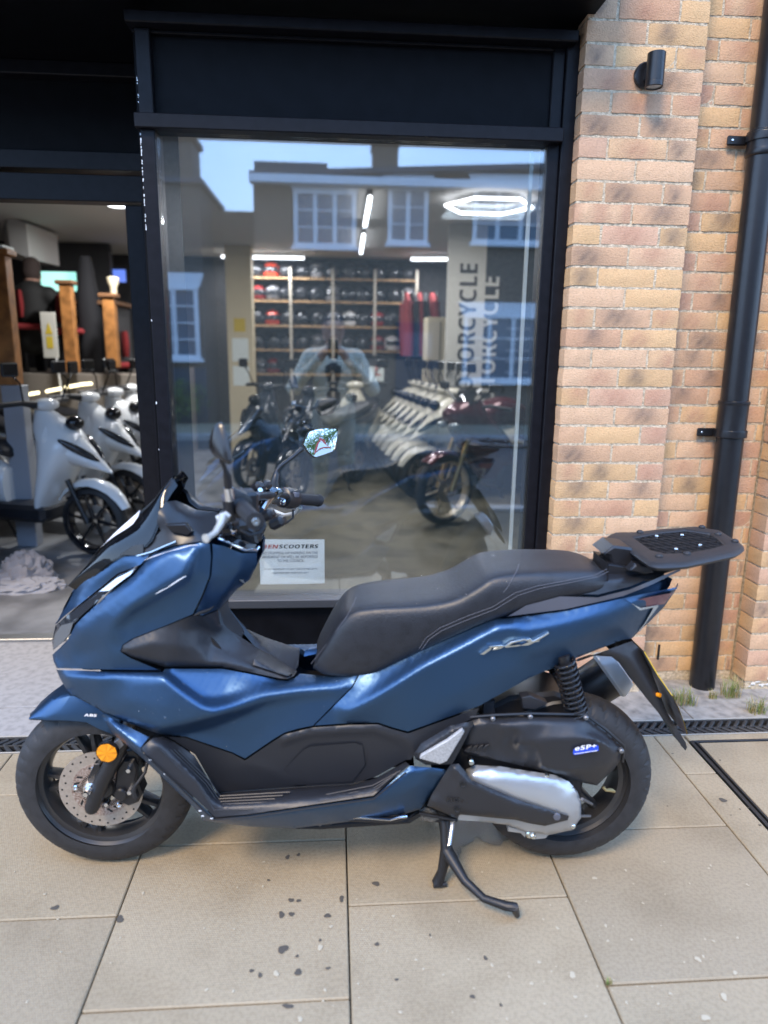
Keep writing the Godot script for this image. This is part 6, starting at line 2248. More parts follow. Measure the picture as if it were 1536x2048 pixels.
func build_interior() -> void:
	var g: G
	# shell of the room
	var shell := func(called: String, a: Vector3, b: Vector3, m: Material) -> void:
		var gg := G.new()
		gg.box(a, b)
		structure(called, gg.mesh(20), m)
	shell.call("floor", Vector3(-6.2, -0.1, -7.6), Vector3(-1.60, 0.0, -0.735), M.shop_floor)
	shell.call("floor", Vector3(-1.5995, -0.1, -7.6), Vector3(1.5, 0.001, -0.165), M.shop_floor_warm)
	shell.call("ceiling", Vector3(-6.2, 2.66, -7.6), Vector3(1.6, 2.8, -0.81), M.white_wall)
	shell.call("ceiling", Vector3(-1.55, 2.565, -0.81), Vector3(0.0, 2.599, -0.165), M.white_wall)
	shell.call("wall_back", Vector3(-6.2, -0.1, -7.8), Vector3(1.6, 2.8, -7.6), M.dark_wall)
	shell.call("wall_left", Vector3(-6.4, -0.1, -7.8), Vector3(-6.2, 2.8, -0.7), M.dark_wall)
	shell.call("wall_right", Vector3(1.5, -0.1, -7.6), Vector3(1.6, 2.8, -0.3), M.dark_wall)
	shell.call("wall_front", Vector3(-6.4, -0.1, -0.80), Vector3(-3.5, 3.4, -0.68), M.black_panel)
	shell.call("wall_front", Vector3(0.002, -0.1, -0.5), Vector3(1.6, 2.8, -0.32), M.dark_wall)
	shell.call("wall_above", Vector3(-6.4, 2.80, -0.9), Vector3(2.6, 3.5, -0.45), M.dark_wall)
	shell.call("roof", Vector3(-6.5, 3.5, -8.0), Vector3(2.6, 3.6, -0.3), M.dark_wall)
	# ---- lights
	for q in [["long tube light in front of the helmet shelves", [443, 513], [608, 516], 1.9], ["tube light above the red jackets", [822, 518], [897, 518], 1.0], ["tube light running towards the window nearer of the two", [740, 395], [730, 450], 1.1], ["tube light running towards the window farther of the two", [727, 470], [722, 505], 1.1]]:
		tube_light(q[0], on_ground(q[1][0], q[1][1], 2.6), on_ground(q[2][0], q[2][1], 2.6), q[3])
	var hex := thing("hexagon_light", "white hexagon ring light hanging from the shop ceiling", "ceiling light", on_ground(978, 413, 2.6))
	for k in 6:
		var a := TAU * k / 6; var b := TAU * (k + 1) / 6
		g = G.new()
		g.tube([Vector3(cos(a) * 0.36, 0, sin(a) * 0.36), Vector3(cos(b) * 0.36, 0, sin(b) * 0.36)], 0.013, 8)
		part("tube", g.mesh(40), M.tube_glow, hex)
	var hl := AreaLight3D.new()
	hl.name = "lamp"
	hl.area_size = Vector2(0.7, 0.7)
	hl.light_energy = 1.2
	hl.shadow_enabled = true
	hex.add_child(hl)
	hl.position = Vector3(0, -0.04, 0)
	hl.rotation.x = -PI / 2
	var dl := thing("downlight", "round white downlight in the ceiling above the doorway scooters", "ceiling light", on_ground(237, 412, 2.63))
	g = G.new()
	g.lathe([Vector2(0.0, 0.0), Vector2(0.085, 0.0), Vector2(0.085, 0.02)], Vector3.ZERO, Vector3.UP, 24)
	part("lens", g.mesh(30), M.tube_glow, dl)
	g = G.new()
	g.lathe([Vector2(0.086, -0.004), Vector2(0.105, 0.0), Vector2(0.105, 0.028), Vector2(0.086, 0.028)], Vector3.ZERO, Vector3.UP, 24)
	part("trim_ring", g.mesh(30), M.white_wall, dl)
	var sl := AreaLight3D.new()
	sl.name = "lamp"
	sl.area_size = Vector2(0.15, 0.15)
	sl.light_energy = 2.6
	sl.shadow_enabled = true
	dl.add_child(sl)
	sl.position = Vector3(0, -0.01, 0)
	sl.rotation.x = -PI / 2
	# ---- helmet wall
	var zb := -7.3
	var sL := on_wall(497, 600, zb); var sR := on_wall(832, 600, zb)
	var sh := thing("helmet_shelving", "tall wooden shelving full of helmets along the back wall", "shelving", Vector3((sL.x + sR.x) / 2, 0, zb))
	var hw := (sR.x - sL.x) / 2
	g = G.new()
	g.box(Vector3(-hw, 0, -0.28), Vector3(hw, 2.5, -0.25))
	part("back_panel", g.mesh(20), M.shelf_back, sh)
	var ys := []
	for v in [557, 603, 652, 700, 748]: ys.append(on_wall(660, v, zb).y)
	for y in ys:
		g = G.new()
		g.box(Vector3(-hw, y - 0.025, -0.25), Vector3(hw, y, 0.06), 0.002)
		part("shelf", g.mesh(20), M.pine, sh)
	for i in 5:
		g = G.new()
		var x := lerpf(-hw, hw, i / 4.0)
		g.box(Vector3(x - 0.018, 0, 0.061), Vector3(x + 0.018, 2.5, 0.085), 0.002)
		part("upright", g.mesh(20), M.shelf_pole, sh)
	var kinds := [["black", M.helmet_black], ["red", M.helmet_red], ["white", M.helmet_white], ["grey", M.helmet_grey], ["glossy black", M.black_gloss], ["orange red", M.helmet_orange]]
	var ord := ["top", "second", "third", "fourth", "lowest"]
	var nth := ["first", "second", "third", "fourth", "fifth", "sixth", "seventh", "eighth", "ninth", "tenth", "eleventh"]
	var protos := {}
	var seq := [[0, 5, 0, 4, 3, 0, 0, 4, 0, 4, 0], [1, 3, 4, 0, 0, 3, 4, 0, 4, 0, 3], [0, 5, 0, 4, 0, 3, 2, 0, 1, 0, 0], [0, 0, 4, 0, 3, 0, 0, 4, 1, 2, 0], [3, 1, 0, 4, 0, 0, 3, 0, 0, 4, 0]]
	for rw in 5:
		for i in 11:
			var kd: Array = kinds[seq[rw][i]]
			var lb := "%s helmet, %s from the cream pillar on the %s shelf" % [kd[0], nth[i], ord[rw]]
			var p := sh.position + Vector3(lerpf(-hw + 0.11, hw - 0.11, i / 10.0) + rng.randf_range(-0.015, 0.015), ys[rw] + 0.002, -0.09)
			var tn := rng.randf_range(-0.5, 0.5)
			if protos.has(kd[0]): copy_of(protos[kd[0]], p, tn, lb)
			else:
				var h := make_helmet(lb, kd[1], "helmets on the back wall")
				h.position = p
				h.rotation.y = tn
				protos[kd[0]] = h
	# ---- cream pillar with notices
	var pA := on_wall(452, 600, -6.4); var pB := on_wall(503, 600, -6.4)
	var pil := thing("cream_pillar", "cream painted pillar with pinned notices beside the helmet wall", "pillar", Vector3((pA.x + pB.x) / 2, 0, -6.4))
	g = G.new()
	g.box(Vector3(-(pB.x - pA.x) / 2, 0, -0.3), Vector3((pB.x - pA.x) / 2, 2.66, 0), 0.004)
	part("shaft", g.mesh(20), M.cream_wall, pil)
	for q in [[0.0, 1.72, 0.07, 0.08, "yellow_sign", M.sign_yellow], [0.0, 1.42, 0.10, 0.14, "sheet", M.paper], [0.0, 1.1, 0.10, 0.12, "sheet", M.paper]]:
		g = G.new()
		g.box(Vector3(q[0] - q[2], q[1] - q[3], 0.001), Vector3(q[0] + q[2], q[1] + q[3], 0.004))
		part(q[4], g.mesh(20), q[5], pil)
	# ---- red jackets on a rail
	var ja := on_wall(838, 560, -6.9)
	var rail := thing("clothes_rail", "steel clothes rail carrying red jackets beside the helmets", "clothes rail", Vector3(ja.x, 0, -6.9))
	g = G.new()
	g.tube([Vector3(-0.2, 0, 0), Vector3(-0.2, 2.2, 0), Vector3(0.25, 2.2, 0), Vector3(0.25, 0, 0)], 0.014, 8)
	part("rail", g.mesh(40), M.chrome_satin, rail)
	for i in 5:
		var t := thing("jacket", ["dark red riding jacket, %s on the clothes rail from the helmets", "black riding jacket, %s on the clothes rail from the helmets"][i % 2] % nth[i], "jacket", Vector3(ja.x - 0.16 + i * 0.085, 1.15, -6.9), rng.randf_range(-0.2, 0.2), "jackets on the rail")
		var mt: Material = M.jacket_red if i % 2 == 0 else M.jacket_black
		part("body", rings_mesh(rings_y([[0.0, 0, 0.05, 0.26], [0.4, 0, 0.06, 0.24], [0.8, 0, 0.06, 0.25], [0.95, 0, 0.04, 0.16], [1.03, 0, 0.03, 0.05]], 14)), mt, t)
		for s in [-1, 1]:
			g = G.new()
			g.tube([Vector3(0, 0.9, 0.22 * s), Vector3(0.01, 0.5, 0.30 * s), Vector3(0.02, 0.2, 0.29 * s)], [0.06, 0.055, 0.045], 8)
			part("sleeve", g.mesh(50), mt, t)
	# ---- counter with learner sign
	var cA := on_wall(728, 716, -6.2); var cB := on_wall(905, 790, -6.2)
	var ct := thing("dark_counter", "dark counter with a learner plate sign on its front", "counter", Vector3((cA.x + cB.x) / 2, 0, -6.2))
	g = G.new()
	g.box(Vector3(-(cB.x - cA.x) / 2, 0, -0.5), Vector3((cB.x - cA.x) / 2, cA.y, 0), 0.01)
	part("body", g.mesh(20), M.dark_wall, ct)
	g = G.new()
	g.box(Vector3(-(cB.x - cA.x) / 2 - 0.02, cA.y + 0.001, -0.52), Vector3((cB.x - cA.x) / 2 + 0.02, cA.y + 0.03, 0.02), 0.005)
	part("top", g.mesh(20), M.black_panel, ct)
	var lp := on_wall(753, 748, -6.2) - ct.position
	g = G.new()
	g.box(lp + Vector3(-0.09, -0.09, 0.001), lp + Vector3(0.09, 0.09, 0.005))
	var pl := part("learner_plate", g.mesh(20), M.paper, ct)
	letters("L", lp + Vector3(-0.035, -0.06, 0.006), 0.12, 1.1, 0, Basis.IDENTITY, M.print_red, pl, "lettering", true, 0.002)
	# ---- cream cabinet and lettered panels
	var kA := on_wall(856, 634, -5.6); var kB := on_wall(905, 720, -5.6)
	var cab := thing("cream_cabinet", "cream cabinet standing behind the lettered wall panel", "cabinet", Vector3((kA.x + kB.x) / 2, 0, -5.6))
	g = G.new()
	g.box(Vector3(-(kB.x - kA.x) / 2, 0, -0.4), Vector3((kB.x - kA.x) / 2, kA.y, 0), 0.008)
	part("body", g.mesh(20), M.cream_wall, cab)
	g = G.new()
	g.box(Vector3(-0.005, 0.1, 0.001), Vector3(0.005, kA.y - 0.05, 0.006))
	part("door_gap", g.mesh(20), M.hole, cab)
	var zP := -4.6
	var wA := on_wall(893, 640, zP); var wM := on_wall(968, 640, zP); var wB := on_wall(1130, 640, zP)
	var pw := thing("lettered_panel", "pale and black wall panel with large upright lettering", "sign", Vector3(wM.x, 0, zP))
	g = G.new()
	g.box(Vector3(wA.x - wM.x, 0, -0.06), Vector3(0, 2.655, 0), 0.002)
	part("pale_board", g.mesh(20), M.pale_board, pw)
	g = G.new()
	g.box(Vector3(0.001, 0, -0.06), Vector3(wB.x - wM.x, 2.655, 0), 0.002)
	part("black_board", g.mesh(20), M.dark_board, pw)
	letters("MOTORCYCLE", Vector3(-0.025, 0.82, 0.002), 0.185, 0.92, 0, Basis(Vector3.BACK, PI / 2), M.dark_board, pw, "lettering", true, 0.006)
	letters("MOTORCYCLE", Vector3(0.20, 0.70, 0.002), 0.185, 0.92, 0, Basis(Vector3.BACK, PI / 2), M.pale_board, pw, "lettering", true, 0.006)
	for i in 5:
		g = G.new()
		g.box(Vector3(0.24, 1.66 - i * 0.11, 0.001), Vector3(0.24 + [0.30, 0.22, 0.27, 0.24, 0.30][i], 1.685 - i * 0.11, 0.003))
		part("small_print", g.mesh(20), M.print_dim, pw)
	# ---- vehicles seen through the window
	var red := make_sport_bike("dark red sport motorcycle with pale wheel rims inside the shop window", M.maroon, M.pale_rim)
	red.position = Vector3(0.04, 0.001, -3.05)
	red.rotation.y = 0.55
	var row1 := make_parked_scooter("white scooter first behind the red motorcycle in the tight row", M.cream_paint, "white scooters in the window row")
	row1.position = Vector3(-0.02, 0.001, -4.0)
	row1.rotation.y = 0.35
	for i in 6:
		copy_of(row1, Vector3(-0.06 - 0.03 * i, 0.001, -4.36 - 0.36 * i), 0.35 + rng.randf_range(-0.03, 0.03), "white scooter %s behind the red motorcycle in the tight row" % nth[i + 1])
	var blk := make_parked_scooter("black scooter with a raised screen standing in the middle of the shop", M.maxi_black, "dark scooters on the shop floor", true)
	blk.position = Vector3(-1.28, 0.001, -3.9)
	blk.rotation.y = 1.05
	copy_of(blk, Vector3(-1.75, 0.001, -4.5), 1.0, "black scooter parked next to the cream pillar")
	var crm := make_parked_scooter("cream scooter turned towards the shop window", M.cream_paint, "")
	crm.position = Vector3(-0.72, 0.001, -5.0)
	crm.rotation.y = 1.35
	# ---- vehicles behind the open door
	var wht := make_parked_scooter("pearl white scooter with its front wheel just inside the open door", M.pearl_white, "white scooters inside the door")
	wht.position = Vector3(-2.56, 0, -2.18)
	wht.rotation.y = PI - 0.30
	copy_of(wht, Vector3(-2.52, 0, -2.9), PI - 0.34, "pearl white scooter second in the row inside the open door")
	copy_of(wht, Vector3(-2.52, 0, -3.55), PI - 0.34, "pearl white scooter third in the row inside the open door")
	copy_of(wht, Vector3(-2.55, 0, -4.2), PI - 0.34, "pearl white scooter last in the row inside the open door")
	var brz := make_parked_scooter("bronze scooter half hidden behind the grey post", M.bronze, "")
	brz.position = Vector3(-3.28, 0, -1.75)
	brz.rotation.y = PI - 0.2
	build_office()

func build_office() -> void:
	var g: G
	# grey post with the timber newel on it
	var b := on_ground(62, 1090)
	var gp := thing("grey_post", "grey painted square post standing inside the doorway", "post", Vector3(b.x, 0, b.z))
	var top := on_wall(40, 770, b.z)
	g = G.new()
	g.box(Vector3(-0.07, 0, -0.06), Vector3(0.07, top.y, 0.06), 0.006)
	part("shaft", g.mesh(20), M.grey_paint, gp)
	var np := thing("timber_newel", "orange timber newel post on top of the grey post", "post", Vector3(b.x - 0.02, top.y, b.z))
	g = G.new()
	g.box(Vector3(-0.065, 0.001, -0.055), Vector3(0.065, 0.86, 0.055), 0.006)
	part("shaft", g.mesh(20), M.oak, np)
	g = G.new()
	g.box(Vector3(-0.095, 0.861, -0.08), Vector3(0.095, 0.90, 0.08), 0.008)
	part("cap", g.mesh(20), M.oak, np)
	g = G.new()
	g.box(Vector3(-0.14, 0.905, -0.1), Vector3(0.07, 0.925, 0.08), 0.004)
	tag(part("paper_stack", g.mesh(20), M.paper, self), "stack of white paper on the timber newel", "paper")
	get_node("paper_stack").position = np.position
	# raised office floor
	var zo := -4.6
	var py := on_wall(150, 748, zo).y
	g = G.new()
	g.box(Vector3(-6.1, 0.0, -7.55), Vector3(-2.85, py, zo), 0.004)
	var pf := thing("office_platform", "raised timber office floor with a light strip along its edge", "platform", Vector3.ZERO)
	part("deck", g.mesh(20), M.grey_plank, pf)
	for i in 4:
		g = G.new()
		var a := on_wall([50, 92, 130, 160][i], [790, 783, 775, 769][i], zo + 0.35); var c := on_wall([78, 122, 158, 184][i], [785, 777, 770, 767][i], zo + 0.35)
		g.tube([a, c], 0.014, 8)
		part("light_strip", g.mesh(40), M.strip_glow, pf)
	for q in [[147, 745, 570, "timber balustrade post in front of the computer screen"], [228, 735, 596, "timber balustrade post carrying a pale cup"]]:
		var p := on_wall(q[0], q[1], zo + 0.1)
		var t := thing("balustrade_post", q[3], "post", p, 0.0, "timber posts of the raised office")
		var h := on_wall(q[0], q[2], zo + 0.1).y - p.y
		g = G.new()
		g.box(Vector3(-0.055, 0, -0.05), Vector3(0.055, h, 0.05), 0.005)
		part("shaft", g.mesh(20), M.oak, t)
		g = G.new()
		g.box(Vector3(-0.085, h + 0.001, -0.07), Vector3(0.085, h + 0.04, 0.07), 0.008)
		part("cap", g.mesh(20), M.oak_dark, t)
	var cp := on_wall(228, 592, zo + 0.1)
	g = G.new()
	g.lathe([Vector2(0, 0), Vector2(0.03, 0.0), Vector2(0.035, 0.06), Vector2(0.055, 0.1), Vector2(0.06, 0.15), Vector2(0.045, 0.155), Vector2(0, 0.15)], Vector3.ZERO, Vector3.UP, 16)
	var cup := part("cup", g.mesh(40), M.cream_wall, self)
	cup.position = cp + Vector3(0, 0.02, 0)
	tag(cup, "pale cup standing on a timber balustrade post", "cup")
	# white boxed duct hanging from the ceiling
	var d0 := on_wall(20, 500, -5.0); var d1 := on_wall(62, 512, -5.0); var d2 := on_wall(126, 500, -5.9)
	g = G.new()
	g.plate([Vector3(d0.x - 0.3, d0.y, -5.6), Vector3(d0.x, d0.y, -5.0), Vector3(d1.x, d1.y - 0.03, -4.95), Vector3(d2.x + 0.02, d1.y - 0.02, -5.7), Vector3(d0.x - 0.2, d0.y, -6.4)], Vector3(0, 2.655 - d1.y, 0))
	tag(part("boxed_duct", g.mesh(20), M.white_wall, self), "white boxed duct hanging from the ceiling over the desk", "duct")
	# desk, screen, seated worker
	var ds := on_wall(110, 600, -5.2)
	var desk := thing("office_desk", "brown desk on the raised office floor", "desk", Vector3(ds.x, py, -5.3))
	g = G.new()
	g.box(Vector3(-0.7, ds.y - py - 0.05, -0.35), Vector3(0.7, ds.y - py - 0.01, 0.35), 0.004)
	part("top", g.mesh(20), M.oak_dark, desk)
	for s in [-0.62, 0.62]:
		g = G.new()
		g.box(Vector3(s - 0.03, 0, -0.3), Vector3(s + 0.03, ds.y - py - 0.051, 0.3), 0.004)
		part("leg", g.mesh(20), M.dark_wall, desk)
	var m0 := on_wall(80, 541, -5.35); var m1 := on_wall(155, 583, -5.35)
	var mon := thing("computer_screen", "wide computer monitor with a pale green page on the desk", "monitor", Vector3((m0.x + m1.x) / 2, ds.y - 0.009, -5.35))
	var mw := (m1.x - m0.x) / 2
	g = G.new()
	g.box(Vector3(-mw - 0.01, m1.y - ds.y, -0.03), Vector3(mw + 0.01, m0.y - ds.y + 0.01, 0.0), 0.004)
	g.box(Vector3(-0.03, 0, -0.06), Vector3(0.03, m1.y - ds.y + 0.1, -0.031), 0.002)
	g.box(Vector3(-0.12, 0, -0.12), Vector3(0.12, 0.012, 0.02), 0.003)
	part("case", g.mesh(20), M.black_satin, mon)
	g = G.new()
	g.box(Vector3(-mw, m1.y - ds.y + 0.01, 0.001), Vector3(mw, m0.y - ds.y, 0.003))
	part("panel", g.mesh(20), M.screen_glow, mon)
	var m2 := on_wall(205, 535, -6.6); var m3 := on_wall(256, 568, -6.6)
	g = G.new()
	g.box(Vector3(-(m3.x - m2.x) / 2, 0, -0.03), Vector3((m3.x - m2.x) / 2, m2.y - m3.y, 0))
	var tv := thing("wall_television", "blue lit television on the back wall above the cup", "television", Vector3((m2.x + m3.x) / 2, m3.y, -6.6))
	part("case", g.mesh(20), M.black_satin, tv)
	g = G.new()
	g.box(Vector3(-(m3.x - m2.x) / 2 + 0.02, 0.02, 0.001), Vector3((m3.x - m2.x) / 2 - 0.02, m2.y - m3.y - 0.02, 0.003))
	part("panel", g.mesh(20), M.screen_blue, tv)
	# dark cloaked stand, warning board, red chairs
	var k0 := on_wall(178, 610, -5.0)
	var mq := thing("clothes_dummy", "tall black covered dummy standing beside the monitor", "dummy", Vector3(k0.x, py, -5.0))
	part("cloak", rings_mesh(rings_y([[0.0, 0, 0.10, 0.10], [0.3, 0, 0.11, 0.11], [0.7, 0, 0.11, 0.12], [0.95, 0, 0.08, 0.09], [1.05, 0, 0.07, 0.08], [1.16, 0, 0.05, 0.06]], 14)), M.jacket_black, mq)
	var s0 := on_wall(85, 624, zo + 0.25); var s1 := on_wall(112, 716, zo + 0.25)
	var sg := thing("warning_board", "tall white board with a yellow warning panel on the balustrade", "sign", Vector3((s0.x + s1.x) / 2, s1.y, zo + 0.25))
	g = G.new()
	g.box(Vector3(-0.07, 0, -0.01), Vector3(0.07, s0.y - s1.y, 0.0), 0.003)
	part("board", g.mesh(20), M.pale_board, sg)
	g = G.new()
	g.box(Vector3(-0.03, 0.09, 0.001), Vector3(0.03, 0.20, 0.003))
	g.plate([Vector3(-0.035, 0.22, 0.003), Vector3(0.035, 0.22, 0.003), Vector3(0, 0.33, 0.003)], Vector3(0, 0, -0.002))
	part("yellow_mark", g.mesh(20), M.sign_yellow, sg)
	g = G.new()
	g.tube([Vector3(0.05, 0.0, 0.01), Vector3(0.07, -0.35, 0.01)], 0.01, 8)
	part("stake", g.mesh(20), M.white_wall, sg)
	for q in [[40, 610, -4.9, "red swivel chair behind the timber newel"], [120, 620, -4.85, "red chair pushed under the office desk"], [250, 690, -5.2, "low red stool beyond the last timber post"]]:
		var p := on_wall(q[0], q[1], q[2])
		var t := thing("red_chair", q[3], "chair", Vector3(p.x, py, q[2]), 0.4)
		part("backrest", rings_mesh(rings_y([[p.y - py - 0.12, 0.0, 0.03, 0.14], [p.y - py, 0.0, 0.04, 0.18], [p.y - py + 0.14, 0.0, 0.03, 0.15]], 12)), M.jacket_red, t)
		g = G.new()
		g.box(Vector3(-0.2, maxf(0.05, p.y - py - 0.24), -0.2), Vector3(0.2, maxf(0.1, p.y - py - 0.18), 0.2), 0.02)
		part("seat", g.mesh(30), M.jacket_red, t)
		g = G.new()
		g.tube([Vector3(0, 0, 0), Vector3(0, maxf(0.06, p.y - py - 0.2), 0)], 0.03, 8)
		part("column", g.mesh(30), M.black_satin, t)
	# dark partition behind the desk with a round emblem
	var w0 := on_wall(122, 470, -6.5)
	g = G.new()
	g.box(Vector3(-6.1, py, -6.62), Vector3(w0.x + 0.55, 2.655, -6.5), 0.003)
	tag(part("office_partition", g.mesh(20), M.dark_wall, self), "dark grey partition wall behind the office desk", "partition")
	# pile of rags on the floor
	var rg := on_ground(55, 1165)
	var rp := thing("rag_pile", "crumpled heap of grey rags lying on the shop floor", "rags", Vector3(rg.x, 0, rg.z))
	var nz := FastNoiseLite.new()
	nz.seed = 4
	nz.frequency = 7.0
	for i in 2:
		var rows := []
		for j in 15:
			var th := PI * 0.5 * j / 14.0
			var row := []
			for k in 36:
				var a := TAU * k / 36
				var d := Vector3(sin(th) * cos(a), cos(th), sin(th) * sin(a))
				var w := 1.0 + 0.28 * nz.get_noise_3dv(d * 0.35 + Vector3(i * 5, 0, 0)) + 0.16 * nz.get_noise_3dv(d * 0.9)
				row.append(Vector3(d.x * 0.17, d.y * 0.19, d.z * 0.13) * w if i == 0 else Vector3(d.x * 0.23, d.y * 0.07, d.z * 0.13) * w + Vector3(0.02, 0, 0.10))
			rows.append(row)
		g = G.new()
		g.skin(rows, true)
		part("cloth", g.mesh(50), M.rag if i == 0 else M.rag_pale, rp)
	# the worker, seen from behind, leaning on the desk
	var hd := on_wall(52, 535, -4.95)
	var base := Vector3(hd.x, hd.y - 0.72, -4.95)
	var bones := [[Vector3(0, 0, 0), Vector3(0.03, 0.25, -0.02), 0.14, 0.15, 0], [Vector3(0.03, 0.25, -0.02), Vector3(0.02, 0.45, -0.02), 0.16, 0.15, 0], [Vector3(-0.15, 0.46, 0), Vector3(0.19, 0.46, -0.02), 0.085, 0.085, 0], [Vector3(0.02, 0.5, -0.02), Vector3(0.03, 0.60, -0.03), 0.06, 0.055, 1], [Vector3(0.03, 0.68, -0.03), Vector3(0.04, 0.74, -0.03), 0.088, 0.09, 2], [Vector3(0.05, 0.66, -0.07), Vector3(0.06, 0.64, -0.08), 0.06, 0.05, 1],
		[Vector3(0.19, 0.45, -0.02), Vector3(0.33, 0.28, -0.03), 0.065, 0.055, 0], [Vector3(0.33, 0.28, -0.03), Vector3(0.46, 0.20, -0.16), 0.048, 0.036, 0], [Vector3(0.46, 0.20, -0.16), Vector3(0.52, 0.19, -0.22), 0.03, 0.026, 1], [Vector3(-0.15, 0.45, 0), Vector3(-0.22, 0.2, -0.1), 0.06, 0.05, 0], [Vector3(-0.22, 0.2, -0.1), Vector3(-0.1, 0.16, -0.3), 0.045, 0.034, 0], [Vector3(-0.08, -0.02, 0), Vector3(-0.1, -0.04, -0.4), 0.09, 0.07, 3], [Vector3(0.08, -0.02, 0), Vector3(0.12, -0.04, -0.4), 0.09, 0.07, 3], [Vector3(-0.1, -0.04, -0.4), Vector3(-0.1, -0.44, -0.42), 0.06, 0.05, 3], [Vector3(0.12, -0.04, -0.4), Vector3(0.12, -0.44, -0.42), 0.06, 0.05, 3]]
	for f in 4: bones.append([Vector3(0.52, 0.19, -0.22), Vector3(0.56 + 0.008 * f, 0.175, -0.25 - 0.018 * f + 0.02), 0.011, 0.009, 1])
	bones.append([Vector3(0.50, 0.19, -0.22), Vector3(0.53, 0.18, -0.27), 0.012, 0.010, 1])
	var man := thing("person", "person in a dark top sitting at the office desk, seen from behind", "person", base)
	part("body", sdf_body(bones, [Color(0.012, 0.012, 0.014), Color(0.50, 0.28, 0.20), Color(0.05, 0.035, 0.03), Color(0.02, 0.022, 0.03)], 0.016), M.skin_cloth, man)

# one continuous skin round a skeleton of tapered capsules
func sdf_body(bones: Array, cols: Array, cell: float) -> ArrayMesh:
	var lo := Vector3(1e9, 1e9, 1e9); var hi := -lo
	for b in bones:
		var r := maxf(b[2], b[3]) + cell * 2.5
		lo = lo.min(b[0] - Vector3.ONE * r).min(b[1] - Vector3.ONE * r)
		hi = hi.max(b[0] + Vector3.ONE * r).max(b[1] + Vector3.ONE * r)
	var n := Vector3i(((hi - lo) / cell).ceil()) + Vector3i.ONE
	var val := PackedFloat32Array()
	val.resize(n.x * n.y * n.z)
	val.fill(1.0)
	var sx := 1; var sy := n.x; var sz := n.x * n.y
	var kk := 0.03
	for b in bones:
		var a: Vector3 = b[0]; var ab: Vector3 = b[1] - b[0]
		var l2 := maxf(ab.length_squared(), 1e-8)
		var rr := maxf(b[2], b[3]) + cell * 3.0
		var l := Vector3i(((a.min(b[1]) - Vector3.ONE * rr - lo) / cell).floor()).clamp(Vector3i.ZERO, n - Vector3i.ONE)
		var h := Vector3i(((a.max(b[1]) + Vector3.ONE * rr - lo) / cell).ceil()).clamp(Vector3i.ZERO, n - Vector3i.ONE)
		var r0: float = b[2]; var dr: float = b[3] - b[2]
		for z in range(l.z, h.z + 1):
			for y in range(l.y, h.y + 1):
				for x in range(l.x, h.x + 1):
					var p := lo + Vector3(x, y, z) * cell - a
					var t := clampf(p.dot(ab) / l2, 0.0, 1.0)
					var d := (p - ab * t).length() - r0 - dr * t
					var id := x + y * sy + z * sz
					var o := val[id]
					var m := clampf(0.5 + 0.5 * (o - d) / kk, 0.0, 1.0)
					val[id] = lerpf(o, d, m) - kk * m * (1.0 - m) if absf(o - d) < kk else minf(o, d)
	var g := G.new()
	var vid := {}
	var off := [0, sx, sy, sx + sy, sz, sx + sz, sy + sz, sx + sy + sz]
	for z in n.z - 1:
		for y in n.y - 1:
			for x in n.x - 1:
				var id := x + y * sy + z * sz
				var neg := 0
				for o in off:
					if val[id + o] < 0.0: neg += 1
				if neg == 0 or neg == 8: continue
				var s := Vector3.ZERO
				var c := 0
				for e in [[0, 1], [2, 3], [4, 5], [6, 7], [0, 2], [1, 3], [4, 6], [5, 7], [0, 4], [1, 5], [2, 6], [3, 7]]:
					var u := val[id + off[e[0]]]; var w := val[id + off[e[1]]]
					if (u < 0.0) == (w < 0.0): continue
					var t := u / (u - w)
					var p0 := Vector3(e[0] & 1, (e[0] >> 1) & 1, e[0] >> 2); var p1 := Vector3(e[1] & 1, (e[1] >> 1) & 1, e[1] >> 2)
					s += p0.lerp(p1, t)
					c += 1
				var p := lo + (Vector3(x, y, z) + s / c) * cell
				var best := 1e9
				var bc := 0
				for b in bones:
					var ab: Vector3 = b[1] - b[0]
					var t: float = clampf((p - b[0]).dot(ab) / maxf(ab.length_squared(), 1e-8), 0.0, 1.0)
					var d: float = (p - b[0] - ab * t).length() - lerpf(b[2], b[3], t)
					if d < best:
						best = d; bc = b[4]
				g.col = cols[bc]
				vid[id] = g.add(p)
	for id in vid:
		for ax in [[sx, sy, sz], [sy, sz, sx], [sz, sx, sy]]:
			if (val[id] < 0.0) == (val[id + ax[0]] < 0.0): continue
			var a: int = vid.get(id, -1); var b: int = vid.get(id - ax[1], -1); var c: int = vid.get(id - ax[1] - ax[2], -1); var d: int = vid.get(id - ax[2], -1)
			if a < 0 or b < 0 or c < 0 or d < 0: continue
			if val[id] < 0.0: g.quad(a, d, c, b)
			else: g.quad(a, b, c, d)
	return g.mesh(60, true)

